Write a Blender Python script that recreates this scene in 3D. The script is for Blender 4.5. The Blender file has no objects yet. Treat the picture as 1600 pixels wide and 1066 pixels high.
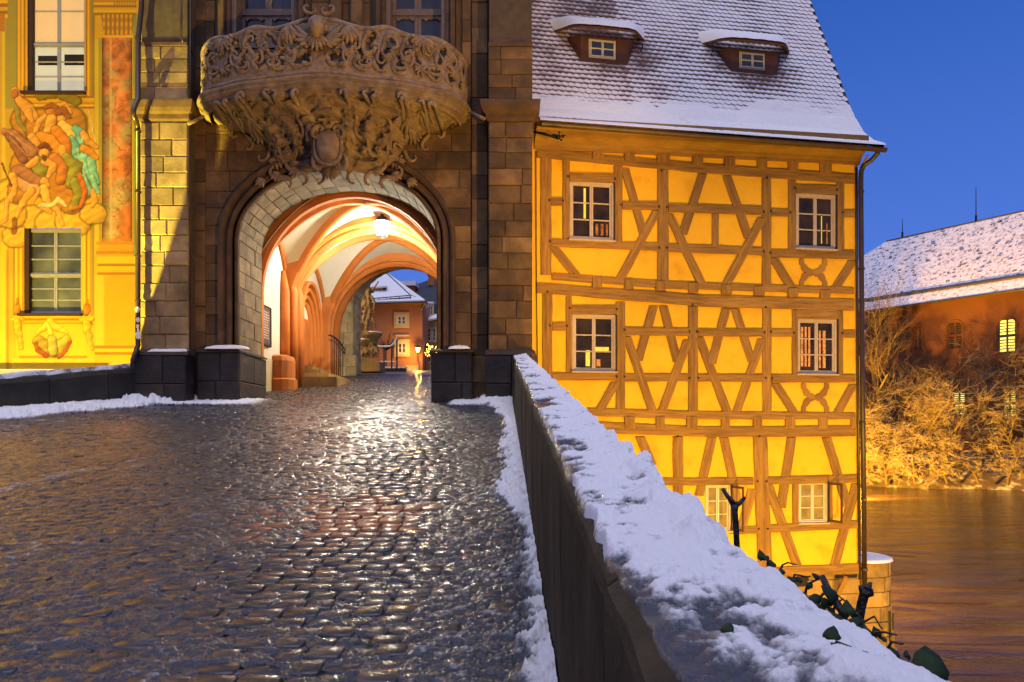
import bpy, bmesh, math, random
import numpy as np
from mathutils import Vector, Matrix
random.seed(7)
rnd = random.uniform
# ------------------------------------------------------------------ camera, sky, light
F = 1100.0; CX = 800.0; HY = 672.0; EZ = 1.5          # focal length, centre and horizon in photo pixels, eye height
S = bpy.context.scene
COL = S.collection
cd = bpy.data.cameras.new('camera'); cam = bpy.data.objects.new('camera', cd); COL.objects.link(cam)
cam.location = (0, 0, EZ); cam.rotation_euler = (math.radians(90), 0, 0)
cd.sensor_width = 36; cd.lens = 36*F/1600; cd.shift_y = (HY-533)/1600; cd.clip_start = .05; cd.clip_end = 3000
S.camera = cam
S.view_settings.view_transform = 'Standard'; S.view_settings.look = 'None'
S.view_settings.exposure = 0; S.view_settings.gamma = 1
w = bpy.data.worlds.new("World"); S.world = w; w.use_nodes = True
nt = w.node_tree; nt.nodes.clear()
N = nt.nodes.new; L = nt.links.new
out = N('ShaderNodeOutputWorld'); bg = N('ShaderNodeBackground'); tc = N('ShaderNodeTexCoord'); sp = N('ShaderNodeSeparateXYZ')
L(tc.outputs['Generated'], sp.inputs[0])
rp = N('ShaderNodeValToRGB'); L(sp.outputs['Z'], rp.inputs[0])
e = rp.color_ramp.elements
e[0].position = 0; e[0].color = (.125, .235, .78, 1)
e[1].position = .5; e[1].color = (.03, .115, .50, 1)
k = rp.color_ramp.elements.new(.2); k.color = (.085, .20, .72, 1)
k = rp.color_ramp.elements.new(1.); k.color = (.02, .085, .36, 1)
# the after-glow of the sunset, on the side of the sky behind the camera
gl = N('ShaderNodeMapRange'); gl.inputs['From Min'].default_value = .1; gl.inputs['From Max'].default_value = -1
gl.interpolation_type = 'SMOOTHSTEP'; L(sp.outputs['Y'], gl.inputs['Value'])
mx = N('ShaderNodeMix'); mx.data_type = 'RGBA'; L(gl.outputs[0], mx.inputs['Factor']); L(rp.outputs[0], mx.inputs['A'])
mx.inputs['B'].default_value = (.30, .27, .42, 1)
L(mx.outputs['Result'], bg.inputs['Color']); bg.inputs['Strength'].default_value = 1.0; L(bg.outputs[0], out.inputs[0])
sd = bpy.data.lights.new('dusk_light', 'SUN'); so = bpy.data.objects.new('dusk_light', sd); COL.objects.link(so)
sd.energy = 1.8; sd.angle = math.radians(60); sd.color = (.95, .90, .97)
so.rotation_euler = (math.radians(17), 0, math.radians(-12))
# ------------------------------------------------------------------ helpers
ORG = {}
def W(px, py, Y): return Vector(((px-CX)/F*Y, Y, EZ+(HY-py)/F*Y))
def ground(y):
    y = np.asarray(y, float)
    return np.where(y < 27.5, .1345*y, .1345*27.5+.09*(y-27.5))
def gz(y): return float(ground(y))
def props(o, label=None, cat=None, group=None, kind=None):
    if label: o['label'] = label
    if cat: o['category'] = cat
    if group: o['group'] = group
    if kind: o['kind'] = kind
    return o
def empty(name, loc, label=None, cat=None, group=None, kind=None):
    o = bpy.data.objects.new(name, None); COL.objects.link(o); o.empty_display_size = .2
    o.location = loc; ORG[o] = Vector(loc)
    return props(o, label, cat, group, kind)
def place(o, org, parent):
    ORG[o] = Vector(org)
    if parent is not None:
        o.parent = parent; o.location = ORG[o]-ORG[parent]
    else: o.location = ORG[o]
    COL.objects.link(o)
class Fr:
    def __init__(s, o, u, v, n): s.o, s.u, s.v, s.n = Vector(o), Vector(u), Vector(v), Vector(n)
    def P(s, a, b, c=0): return s.o+s.u*a+s.v*b+s.n*c
def front(Y): return Fr((0, Y, 0), (1, 0, 0), (0, 0, 1), (0, -1, 0))
class MB:
    def __init__(s): s.v = []; s.f = []; s.uv = None
    def quadprism(s, back, frnt):
        n = len(back); b = len(s.v); s.v += [tuple(p) for p in back]+[tuple(p) for p in frnt]
        for i in range(n):
            j = (i+1) % n; s.f.append((b+i, b+j, b+n+j, b+n+i))
        s.f.append(tuple(b+n+i for i in range(n))); s.f.append(tuple(b+n-1-i for i in range(n)))
    def bar(s, fr, a0, a1, b0, b1, c0, c1):
        q = [(a0, b0), (a1, b0), (a1, b1), (a0, b1)]
        s.quadprism([fr.P(x, y, c0) for x, y in q], [fr.P(x, y, c1) for x, y in q])
    def poly(s, fr, pts, c0, c1):
        s.quadprism([fr.P(x, y, c0) for x, y in pts], [fr.P(x, y, c1) for x, y in pts])
    def slab(s, fr, q, c0, c1, bev=.015, tilt=0):
        """a block with chamfered front; q = corner list anticlockwise"""
        n = len(q); b = len(s.v); q = [Vector(p) for p in q]
        ins = []
        for i in range(n):
            e1 = (q[(i+1) % n]-q[i]).normalized(); e2 = (q[i-1]-q[i]).normalized()
            ins.append(q[i]+(e1+e2)*bev)
        for p in q: s.v.append(tuple(fr.P(p.x, p.y, c0)))
        for p in q: s.v.append(tuple(fr.P(p.x, p.y, c1-bev)))
        for p in ins: s.v.append(tuple(fr.P(p.x, p.y, c1+rnd(-tilt, tilt))))
        for i in range(n):
            j = (i+1) % n
            s.f.append((b+i, b+j, b+n+j, b+n+i)); s.f.append((b+n+i, b+n+j, b+2*n+j, b+2*n+i))
        s.f.append(tuple(b+2*n+i for i in range(n)))
    def tube(s, pts, r, k=6, cap=True, flat=None):
        """r: radius or list; flat=(dir, factor) squashes along dir"""
        pts = [Vector(p) for p in pts]; m = len(pts)
        if not hasattr(r, '__len__'): r = [r]*m
        b = len(s.v); up = Vector((0, 0, 1)); prev = None
        for i, p in enumerate(pts):
            t = (pts[min(i+1, m-1)]-pts[max(i-1, 0)])
            t = t.normalized() if t.length > 1e-9 else Vector((0, 0, 1))
            if prev is None:
                a = t.cross(up if abs(t.z) < .9 else Vector((1, 0, 0))).normalized()
            else:
                a = prev-t*prev.dot(t); a = a.normalized() if a.length > 1e-6 else t.cross(up).normalized()
            prev = a; c = t.cross(a)
            for q in range(k):
                th = 2*math.pi*q/k; d = (a*math.cos(th)+c*math.sin(th))*r[i]
                if flat: d -= flat[0]*d.dot(flat[0])*(1-flat[1])
                s.v.append(tuple(p+d))
        for i in range(m-1):
            for q in range(k):
                q2 = (q+1) % k
                s.f.append((b+i*k+q, b+i*k+q2, b+(i+1)*k+q2, b+(i+1)*k+q))
        if cap:
            s.f.append(tuple(b+q for q in reversed(range(k)))); s.f.append(tuple(b+(m-1)*k+q for q in range(k)))
    def sweep(s, pts, bi, prof, closed=True):
        """profile (r, d): r along the outward normal of the path, d along bi; path planar, bi constant"""
        pts = [Vector(p) for p in pts]; bi = Vector(bi); m = len(pts); k = len(prof); b = len(s.v)
        for i, p in enumerate(pts):
            t0 = (pts[i]-pts[i-1]).normalized() if i else (pts[1]-pts[0]).normalized()
            t1 = (pts[i+1]-pts[i]).normalized() if i < m-1 else t0
            t = (t0+t1).normalized(); nrm = t.cross(bi).normalized()
            for rr, dd in prof: s.v.append(tuple(p+nrm*rr+bi*dd))
        for i in range(m-1):
            for q in range(k if closed else k-1):
                q2 = (q+1) % k
                s.f.append((b+i*k+q, b+i*k+q2, b+(i+1)*k+q2, b+(i+1)*k+q))
        if closed:
            s.f.append(tuple(b+q for q in range(k))); s.f.append(tuple(b+(m-1)*k+q for q in reversed(range(k))))
    def grid(s, G):
        """G[i][j] points"""
        b = len(s.v); m = len(G); k = len(G[0])
        for r in G: s.v += [tuple(p) for p in r]
        for i in range(m-1):
            for j in range(k-1): s.f.append((b+i*k+j, b+i*k+j+1, b+(i+1)*k+j+1, b+(i+1)*k+j))
    def ball(s, c, r, n=8, sq=(1, 1, 1)):
        c = Vector(c); G = []
        for i in range(n//2+1):
            ph = math.pi*i/(n//2)
            G.append([c+Vector((math.sin(ph)*math.cos(2*math.pi*j/n)*sq[0], math.sin(ph)*math.sin(2*math.pi*j/n)*sq[1], -math.cos(ph)*sq[2]))*r for j in range(n+1)])
        s.grid(G)
    def lathe(s, c, prof, n=14):
        c = Vector(c)
        s.grid([[c+Vector((r*math.cos(2*math.pi*j/n), r*math.sin(2*math.pi*j/n), z)) for j in range(n+1)] for r, z in prof])
    def build(s, name, mat, parent=None, smooth=False, label=None, cat=None, group=None, kind=None, solid=None):
        V = np.array(s.v, float); lo, hi = V.min(0), V.max(0)
        org = Vector(((lo[0]+hi[0])/2, (lo[1]+hi[1])/2, lo[2]))
        me = bpy.data.meshes.new(name); me.from_pydata((V-np.array(org)).tolist(), [], s.f)
        me.materials.append(mat)
        if smooth: me.polygons.foreach_set('use_smooth', [True]*len(me.polygons))
        me.validate()
        bm = bmesh.new(); bm.from_mesh(me)
        if smooth: bmesh.ops.remove_doubles(bm, verts=bm.verts, dist=1e-5)
        bmesh.ops.recalc_face_normals(bm, faces=bm.faces); bm.to_mesh(me); bm.free()
        o = bpy.data.objects.new(name, me); place(o, org, parent)
        props(o, label, cat, group, kind)
        if solid:
            md = o.modifiers.new('thickness', 'SOLIDIFY'); md.thickness = solid; md.offset = 0
        return o
def npmesh(name, V, Fq, mat, parent=None, smooth=True, attrs=None, **kw):
    """numpy verts (n,3), quads (m,4), float attributes"""
    lo, hi = V.min(0), V.max(0); org = np.array([(lo[0]+hi[0])/2, (lo[1]+hi[1])/2, lo[2]])
    me = bpy.data.meshes.new(name)
    me.vertices.add(len(V)); me.vertices.foreach_set('co', (V-org).astype('f').ravel())
    n = len(Fq); kk = Fq.shape[1]
    me.loops.add(n*kk); me.loops.foreach_set('vertex_index', Fq.astype('i').ravel())
    me.polygons.add(n); me.polygons.foreach_set('loop_start', np.arange(0, n*kk, kk, dtype='i'))
    me.polygons.foreach_set('loop_total', np.full(n, kk, 'i'))
    me.update(calc_edges=True)
    if smooth: me.polygons.foreach_set('use_smooth', np.ones(n, bool))
    for nm, a in (attrs or {}).items():
        if a.ndim == 2:
            at = me.attributes.new(nm, 'FLOAT_COLOR', 'POINT'); at.data.foreach_set('color', np.c_[a, np.ones(len(a))].astype('f').ravel())
        else:
            at = me.attributes.new(nm, 'FLOAT', 'POINT'); at.data.foreach_set('value', a.astype('f'))
    me.materials.append(mat)
    o = bpy.data.objects.new(name, me); place(o, Vector(org), parent); props(o, **kw)
    return o
def gridfaces(m, k, keep=None):
    i = np.arange(m-1)[:, None]*k+np.arange(k-1)[None, :]
    Q = np.stack([i, i+1, i+k+1, i+k], -1).reshape(-1, 4)
    return Q if keep is None else Q[keep.ravel()]
def _h(ix, iy, s):
    n = (ix.astype(np.int64)*374761393+iy.astype(np.int64)*668265263+s*974634777) & 0xffffffff
    n = ((n ^ (n >> 13))*1274126177) & 0xffffffff
    return ((n ^ (n >> 16)) & 0xffff)/65535.0
def vnoise(x, y, s=0):
    x0 = np.floor(x); y0 = np.floor(y); fx = x-x0; fy = y-y0
    fx = fx*fx*(3-2*fx); fy = fy*fy*(3-2*fy)
    a = _h(x0, y0, s); b = _h(x0+1, y0, s); c = _h(x0, y0+1, s); d = _h(x0+1, y0+1, s)
    return (a*(1-fx)+b*fx)*(1-fy)+(c*(1-fx)+d*fx)*fy
def fbm(x, y, sc, o=4, s=0, g=.5):
    t = 0; a = 1; n = 0
    for i in range(o):
        t = t+a*vnoise(x*sc+17.3*i, y*sc-9.1*i, s+i); n += a; a *= g; sc *= 2.03
    return t/n
def sst(x, a, b):
    t = np.clip((x-a)/(b-a), 0, 1); return t*t*(3-2*t)
# ------------------------------------------------------------------ materials
def newmat(name):
    m = bpy.data.materials.new(name); m.use_nodes = True; t = m.node_tree
    return m, t, t.nodes['Principled BSDF']
def stone_mat(name, cols, scale=1.5, rough=.8, bump=.4, bscale=14, rand=.25, spec=.4, stain=None, rr=.1, stretch=(1, 1, 1), coat=0):
    """cols: colour stops over noise; rand: brightness change from piece to piece; stain: (colour, amount, scale)"""
    m, t, B = newmat(name); N = t.nodes.new; L = t.links.new
    ge = N('ShaderNodeNewGeometry'); mp = N('ShaderNodeMapping'); L(ge.outputs['Position'], mp.inputs[0]); mp.inputs['Scale'].default_value = stretch
    oi = N('ShaderNodeObjectInfo')
    n1 = N('ShaderNodeTexNoise'); n1.noise_dimensions = '4D'; n1.inputs['Scale'].default_value = scale; n1.inputs['Detail'].default_value = 7; n1.inputs['Roughness'].default_value = .62
    L(mp.outputs[0], n1.inputs['Vector'])
    ad = N('ShaderNodeMath'); ad.operation = 'ADD'; L(oi.outputs['Random'], ad.inputs[0]); L(ge.outputs['Random Per Island'], ad.inputs[1])
    fr = N('ShaderNodeMath'); fr.operation = 'FRACT'; L(ad.outputs[0], fr.inputs[0])
    w4 = N('ShaderNodeMath'); w4.operation = 'MULTIPLY'; L(fr.outputs[0], w4.inputs[0]); w4.inputs[1].default_value = 3.*(rand > 0)
    L(w4.outputs[0], n1.inputs['W'])
    r = N('ShaderNodeValToRGB'); L(n1.outputs[0], r.inputs[0]); el = r.color_ramp.elements
    el[0].position = .28; el[1].position = .72
    el[0].color = (*cols[0], 1); el[1].color = (*cols[-1], 1)
    for i, c in enumerate(cols[1:-1]):
        q = el.new(.28+.44*(i+1)/(len(cols)-1)); q.color = (*c, 1)
    col = r.outputs[0]
    if stain:
        n3 = N('ShaderNodeTexNoise'); n3.inputs['Scale'].default_value = stain[2]; n3.inputs['Detail'].default_value = 6; n3.inputs['Roughness'].default_value = .65; L(ge.outputs['Position'], n3.inputs['Vector'])
        mr = N('ShaderNodeMapRange'); mr.inputs['From Min'].default_value = .5; mr.inputs['From Max'].default_value = .68; mr.inputs['To Max'].default_value = stain[1]; L(n3.outputs[0], mr.inputs[0])
        mm = N('ShaderNodeMix'); mm.data_type = 'RGBA'; L(mr.outputs[0], mm.inputs['Factor']); L(col, mm.inputs['A']); mm.inputs['B'].default_value = (*stain[0], 1); col = mm.outputs['Result']
    hs = N('ShaderNodeHueSaturation'); L(col, hs.inputs['Color'])
    mv = N('ShaderNodeMapRange'); mv.inputs['To Min'].default_value = 1-rand; mv.inputs['To Max'].default_value = 1+rand; L(fr.outputs[0], mv.inputs[0]); L(mv.outputs[0], hs.inputs['Value'])
    L(hs.outputs[0], B.inputs['Base Color'])
    n2 = N('ShaderNodeTexNoise'); n2.inputs['Scale'].default_value = bscale; n2.inputs['Detail'].default_value = 8; n2.inputs['Roughness'].default_value = .7; L(mp.outputs[0], n2.inputs['Vector'])
    if bump:
        b = N('ShaderNodeBump'); b.inputs['Strength'].default_value = bump; b.inputs['Distance'].default_value = .03; L(n2.outputs[0], b.inputs['Height']); L(b.outputs[0], B.inputs['Normal'])
    mr = N('ShaderNodeMapRange'); mr.inputs['To Min'].default_value = rough-rr; mr.inputs['To Max'].default_value = min(1, rough+rr); L(n1.outputs[0], mr.inputs[0]); L(mr.outputs[0], B.inputs['Roughness'])
    B.inputs['Specular IOR Level'].default_value = spec
    if coat:
        n9 = N('ShaderNodeTexNoise'); n9.inputs['Scale'].default_value = 120; n9.inputs['Detail'].default_value = 4; L(ge.outputs['Position'], n9.inputs['Vector'])
        b9 = N('ShaderNodeBump'); b9.inputs['Strength'].default_value = .35; b9.inputs['Distance'].default_value = .006; L(n9.outputs[0], b9.inputs['Height']); L(b9.outputs[0], B.inputs['Coat Normal'])
    if coat: B.inputs['Coat Weight'].default_value = coat; B.inputs['Coat Roughness'].default_value = .08
    return m
def plain(name, c, rough=.6, metal=0, spec=.5, emit=None, es=0, bump=0, bs=30, trans=0, alpha=1, var=.15):
    m, t, B = newmat(name); N = t.nodes.new; L = t.links.new
    ge = N('ShaderNodeNewGeometry'); n = N('ShaderNodeTexNoise'); n.inputs['Scale'].default_value = bs; n.inputs['Detail'].default_value = 5; L(ge.outputs['Position'], n.inputs['Vector'])
    r = N('ShaderNodeValToRGB'); L(n.outputs[0], r.inputs[0]); r.color_ramp.elements[0].position = .3; r.color_ramp.elements[1].position = .7
    r.color_ramp.elements[0].color = tuple(x*(1-var) for x in c)+(1,); r.color_ramp.elements[1].color = tuple(min(1, x*(1+var)) for x in c)+(1,)
    L(r.outputs[0], B.inputs['Base Color'])
    B.inputs['Roughness'].default_value = rough; B.inputs['Metallic'].default_value = metal; B.inputs['Specular IOR Level'].default_value = spec
    if bump:
        b = N('ShaderNodeBump'); b.inputs['Strength'].default_value = bump; b.inputs['Distance'].default_value = .02; L(n.outputs[0], b.inputs['Height']); L(b.outputs[0], B.inputs['Normal'])
    if emit: B.inputs['Emission Color'].default_value = (*emit, 1); B.inputs['Emission Strength'].default_value = es
    if trans: B.inputs['Transmission Weight'].default_value = trans
    if alpha < 1: B.inputs['Alpha'].default_value = alpha
    return m
def snow_mat(name, ice=(.16, .17, .20), white=(.82, .83, .86), film=.3, ir=.22, nsc=60, attr='thick', bst=.5, coat=0):
    """attribute thick: 0 = bare grey ice film, 1 = deep white snow"""
    m, t, B = newmat(name); N = t.nodes.new; L = t.links.new
    ge = N('ShaderNodeNewGeometry'); at = N('ShaderNodeAttribute'); at.attribute_name = attr
    n = N('ShaderNodeTexNoise'); n.inputs['Scale'].default_value = nsc; n.inputs['Detail'].default_value = 9; n.inputs['Roughness'].default_value = .72; L(ge.outputs['Position'], n.inputs['Vector'])
    n2 = N('ShaderNodeTexNoise'); n2.inputs['Scale'].default_value = nsc*.2; n2.inputs['Detail'].default_value = 6; n2.inputs['Roughness'].default_value = .7; L(ge.outputs['Position'], n2.inputs['Vector'])
    a = N('ShaderNodeMath'); a.operation = 'ADD'; L(at.outputs['Fac'], a.inputs[0])
    q = N('ShaderNodeMath'); q.operation = 'MULTIPLY_ADD'; L(n2.outputs[0], q.inputs[0]); q.inputs[1].default_value = 1.1; q.inputs[2].default_value = -.55; L(q.outputs[0], a.inputs[1])
    mr = N('ShaderNodeMapRange'); mr.interpolation_type = 'SMOOTHSTEP'; mr.inputs['From Min'].default_value = .2; mr.inputs['From Max'].default_value = .75; L(a.outputs[0], mr.inputs[0])
    r = N('ShaderNodeValToRGB'); L(mr.outputs[0], r.inputs[0]); r.color_ramp.elements[0].color = (*ice, 1); r.color_ramp.elements[1].color = (*white, 1)
    k = r.color_ramp.elements.new(.4); k.color = tuple(ice[i]*.5+white[i]*.3 for i in range(3))+(1,)
    L(r.outputs[0], B.inputs['Base Color'])
    rr = N('ShaderNodeMapRange'); rr.inputs['To Min'].default_value = ir; rr.inputs['To Max'].default_value = .7; L(mr.outputs[0], rr.inputs[0]); L(rr.outputs[0], B.inputs['Roughness'])
    b = N('ShaderNodeBump'); b.inputs['Strength'].default_value = bst; b.inputs['Distance'].default_value = .012; L(n.outputs[0], b.inputs['Height']); L(b.outputs[0], B.inputs['Normal'])
    if coat:
        b9 = N('ShaderNodeBump'); b9.inputs['Strength'].default_value = .55; b9.inputs['Distance'].default_value = .006; L(n.outputs[0], b9.inputs['Height']); L(b9.outputs[0], B.inputs['Coat Normal'])
    cw = N('ShaderNodeMapRange'); cw.inputs['To Min'].default_value = coat; cw.inputs['To Max'].default_value = 0; L(mr.outputs[0], cw.inputs[0]); L(cw.outputs[0], B.inputs['Coat Weight']); B.inputs['Coat Roughness'].default_value = .08; B.inputs['Specular IOR Level'].default_value = .3
    return m
M = {}
M['tower'] = stone_mat('tower_sandstone', [(.040, .022, .010), (.105, .060, .026), (.20, .125, .055)], 1.3, .82, .5, 9, .42, stain=((.03, .022, .018), .8, 1.1))
M['tower_lit'] = stone_mat('tower_lit_sandstone', [(.12, .085, .045), (.24, .17, .09), (.38, .29, .16)], 1.6, .85, .5, 9, .3, stain=((.07, .055, .04), .7, 1.5))  # paler copy for left pilaster; part of its floodlight is put into colour
M['mortar'] = stone_mat('lime_mortar', [(.05, .038, .028), (.10, .075, .05)], 5, .95, .3, 40, 0)
M['mould'] = stone_mat('moulded_sandstone', [(.040, .022, .012), (.085, .048, .027), (.14, .085, .048)], 2.4, .8, .35, 20, .1, stain=((.03, .022, .02), .6, 1.7))
M['plinth'] = stone_mat('dark_damp_plinth_stone', [(.010, .007, .006), (.034, .022, .015), (.075, .050, .035)], 2.2, .7, .9, 10, .25, spec=.5, rr=.2)
M['balcony'] = stone_mat('carved_balcony_stone', [(.10, .066, .045), (.22, .155, .108), (.33, .245, .18)], 5, .75, .3, 40, .08, stain=((.10, .075, .06), .6, 3))
M['plaster_w'] = stone_mat('white_vault_plaster', [(.54, .51, .42), (.62, .59, .50)], .8, .9, .1, 20, 0)
M['rib'] = stone_mat('orange_painted_rib', [(.33, .09, .012), (.44, .132, .020), (.48, .165, .032)], 1.6, .7, .15, 30, .05)
M['dado'] = stone_mat('ochre_dado', [(.45, .37, .2), (.55, .46, .27)], 2, .85, .2, 20, 0)
M['plaster'] = stone_mat('yellow_house_plaster', [(.80, .42, .014), (.88, .49, .025)], .9, .9, .25, 22, 0, stain=((.58, .26, .010), .55, 1.6))
M['timber'] = stone_mat('weathered_oak', [(.18, .085, .017), (.30, .155, .031), (.40, .225, .05)], 3, .8, .6, 20, .12, stretch=(1, 1, 1), stain=((.13, .065, .018), .75, 13))
_t = M['timber'].node_tree
for _n in list(_t.nodes):
    if _n.type == 'TEX_NOISE':
        _a = _t.nodes.new('ShaderNodeAttribute'); _a.attribute_name = 'grain'
        for _l in list(_n.inputs['Vector'].links): _t.links.remove(_l)
        _m = _t.nodes.new('ShaderNodeMapping'); _m.inputs['Scale'].default_value = (.35, 6.5, 6.5); _t.links.new(_a.outputs['Vector'], _m.inputs[0]); _t.links.new(_m.outputs[0], _n.inputs['Vector'])
        if _n.noise_dimensions != '4D': _n.inputs['Scale'].default_value = 5
M['timber_dark'] = plain('dark_peg', (.04, .02, .012), .8)
M['cornice'] = stone_mat('ochre_cornice_wood', [(.20, .10, .022), (.34, .185, .04)], 2, .7, .3, 12, .05, stretch=(1, 1, 4))
M['win_wood'] = stone_mat('grey_white_window_wood', [(.42, .33, .27), (.55, .45, .38)], 8, .6, .2, 40, .05)
M['win_dim'] = stone_mat('dim_brown_window_wood', [(.13, .09, .075), (.20, .145, .12)], 8, .6, .2, 40, .05)
M['win_white'] = stone_mat('pale_window_paint', [(.50, .45, .33), (.60, .55, .42)], 8, .5, .1, 40, .05)
M['win_grey'] = stone_mat('green_grey_window_paint', [(.28, .32, .33), (.37, .40, .40)], 8, .5, .1, 40, .03)
M['glass'] = plain('dark_window_glass', (.030, .018, .010), .10, 0, .35, bs=2.5, var=.6, bump=.12)  # faint reflections painted in as mottled pane colour, here and in the glasses below
M['glass_b'] = plain('blue_dusk_glass', (.012, .022, .05), .07, 0, .9, bs=1.5, var=.6, bump=.1)
M['glass_g'] = plain('green_grey_glass', (.10, .12, .06), .1, 0, .8, bs=1.2, var=.7, bump=.08)
M['glass_y'] = plain('painted_reflection_glass', (.30, .22, .07), .12, 0, .8, bs=3, var=.35, bump=.15)  # yellow reflected light put into the pane colour
M['lit_peach'] = plain('lit_peach_blind', (.3, .2, .1), .8, emit=(1, .58, .20), es=.68, bs=1.5)
M['lit_white'] = plain('lit_white_blind', (.28, .28, .22), .8, emit=(1, .90, .58), es=.48, bs=1.5)
M['lit_church'] = plain('lit_leaded_glass', (.5, .5, .2), .4, emit=(1, .88, .14), es=1.15, bs=1.2, var=.5)
M['black'] = plain('dark_interior', (.01, .009, .008), .9)
M['iron'] = plain('black_wrought_iron', (.012, .011, .011), .45, .6)
M['pipe'] = stone_mat('dark_copper_pipe', [(.022, .013, .010), (.05, .03, .02)], 3, .4, .1, 20, .1, spec=.6)
M['gutter'] = stone_mat('brown_copper_gutter', [(.05, .028, .015), (.10, .055, .028)], 3, .4, .1, 20, .1, spec=.6)
M['parapet'] = stone_mat('wet_dark_parapet_stone', [(.010, .008, .006), (.042, .032, .021), (.11, .082, .05)], 1.9, .72, 1.0, 24, .12, spec=.2, rr=.15, stretch=(1, 1, .6))
M['parapet'].node_tree.nodes['Principled BSDF'].inputs['Specular IOR Level'].default_value = .22
M['lparapet'] = stone_mat('mossy_dark_parapet_stone', [(.012, .011, .009), (.03, .026, .02), (.05, .042, .03)], 2.5, .7, .8, 16, .2, rr=.2)
M['pier'] = stone_mat('yellow_pier_stone', [(.16, .095, .03), (.30, .185, .06), (.42, .27, .10)], 1.1, .85, .5, 9, .22, stain=((.14, .09, .04), .8, 1.6))
M['redhouse'] = stone_mat('terracotta_render', [(.34, .13, .055), (.44, .185, .08)], .5, .9, .2, 10, 0)
M['yelhouse'] = stone_mat('yellow_render', [(.50, .33, .10), (.60, .42, .15)], .6, .9, .2, 10, 0)
M['church'] = stone_mat('rust_brown_render', [(.075, .028, .010), (.12, .046, .016)], .12, .9, .1, 3, 0, stain=((.05, .022, .010), .6, .25))
M['roofdark'] = stone_mat('dark_slate', [(.03, .028, .032), (.07, .065, .07)], 1.2, .6, .3, 6, .3)
M['bronze'] = stone_mat('weathered_statue_stone', [(.06, .035, .015), (.22, .14, .055), (.34, .23, .10)], 4, .55, .6, 12, 0)
M['snow'] = plain('fresh_snow', (.80, .80, .83), .65, bump=.35, bs=14, var=.05)
M['slush'] = snow_mat('slush_and_snow', nsc=85, ice=(.036, .044, .060), white=(.80, .81, .85), bst=.7, ir=.42, coat=.6)
M['psnow'] = snow_mat('parapet_ice_and_snow', nsc=130, ice=(.055, .06, .075), white=(.80, .81, .86), bst=.6, ir=.2, coat=.6)
M['bark'] = plain('dark_bark', (.05, .034, .02), .85, bump=.4, bs=40, var=.4)
M['twig'] = stone_mat('frosted_twig', [(.06, .04, .022), (.20, .15, .10), (.55, .52, .50)], 1.6, .8, 0, 10, 0)
M['leaf'] = stone_mat('ivy_leaf_green', [(.008, .020, .008), (.028, .048, .018)], 30, .5, .4, 60, .3, spec=.2)
M['stub'] = plain('black_wet_branch', (.014, .009, .006), .5, bump=.6, bs=60, var=.4)
M['brass'] = plain('brown_window_stay', (.10, .05, .02), .5)
M['drapery'] = plain('dim_curtain', (.30, .12, .035), .9, bs=12, var=.6)
# ------------------------------------------------------------------ terrain, road, river
ZW = -4.4                                                # water level
PL1 = np.array([-8.0, 15.7]); PLd = np.array([-.514, -.857]); PLn = np.array([.857, -.514])   # left parapet: end at the tower, direction, normal towards the road
def xin(y): return .23-.0148*y                            # inner face of the right parapet
def road_mat():
    m = stone_mat('dark_granite_setts', [(.012, .012, .014), (.028, .027, .030), (.055, .052, .055)], 5, .5, .45, 45, .35, spec=.3, rr=.1, coat=.8)
    t = m.node_tree; N = t.nodes.new; L = t.links.new; B = t.nodes['Principled BSDF']
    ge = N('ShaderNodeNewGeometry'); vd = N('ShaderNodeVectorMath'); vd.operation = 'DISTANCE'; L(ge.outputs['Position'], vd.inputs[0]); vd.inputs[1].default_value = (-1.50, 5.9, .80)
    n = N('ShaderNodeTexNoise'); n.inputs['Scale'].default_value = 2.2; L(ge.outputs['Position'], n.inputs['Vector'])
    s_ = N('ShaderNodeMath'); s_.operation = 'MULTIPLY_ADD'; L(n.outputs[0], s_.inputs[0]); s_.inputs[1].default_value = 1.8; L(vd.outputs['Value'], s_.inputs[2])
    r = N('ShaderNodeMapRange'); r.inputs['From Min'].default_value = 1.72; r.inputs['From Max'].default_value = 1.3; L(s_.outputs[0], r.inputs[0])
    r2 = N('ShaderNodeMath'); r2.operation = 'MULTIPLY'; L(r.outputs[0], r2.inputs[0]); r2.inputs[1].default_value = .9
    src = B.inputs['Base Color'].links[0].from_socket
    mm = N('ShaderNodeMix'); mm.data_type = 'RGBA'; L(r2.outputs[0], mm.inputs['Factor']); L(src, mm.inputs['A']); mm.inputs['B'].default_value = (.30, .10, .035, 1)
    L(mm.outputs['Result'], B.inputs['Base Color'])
    return m
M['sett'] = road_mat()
M['bed'] = stone_mat('wet_joint_grit', [(.012, .011, .010), (.03, .027, .024)], 12, .5, .5, 90, 0)
M['street'] = stone_mat('wet_dark_street', [(.04, .038, .04), (.09, .085, .085)], 5, .3, .5, 25, 0, spec=.6)
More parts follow.
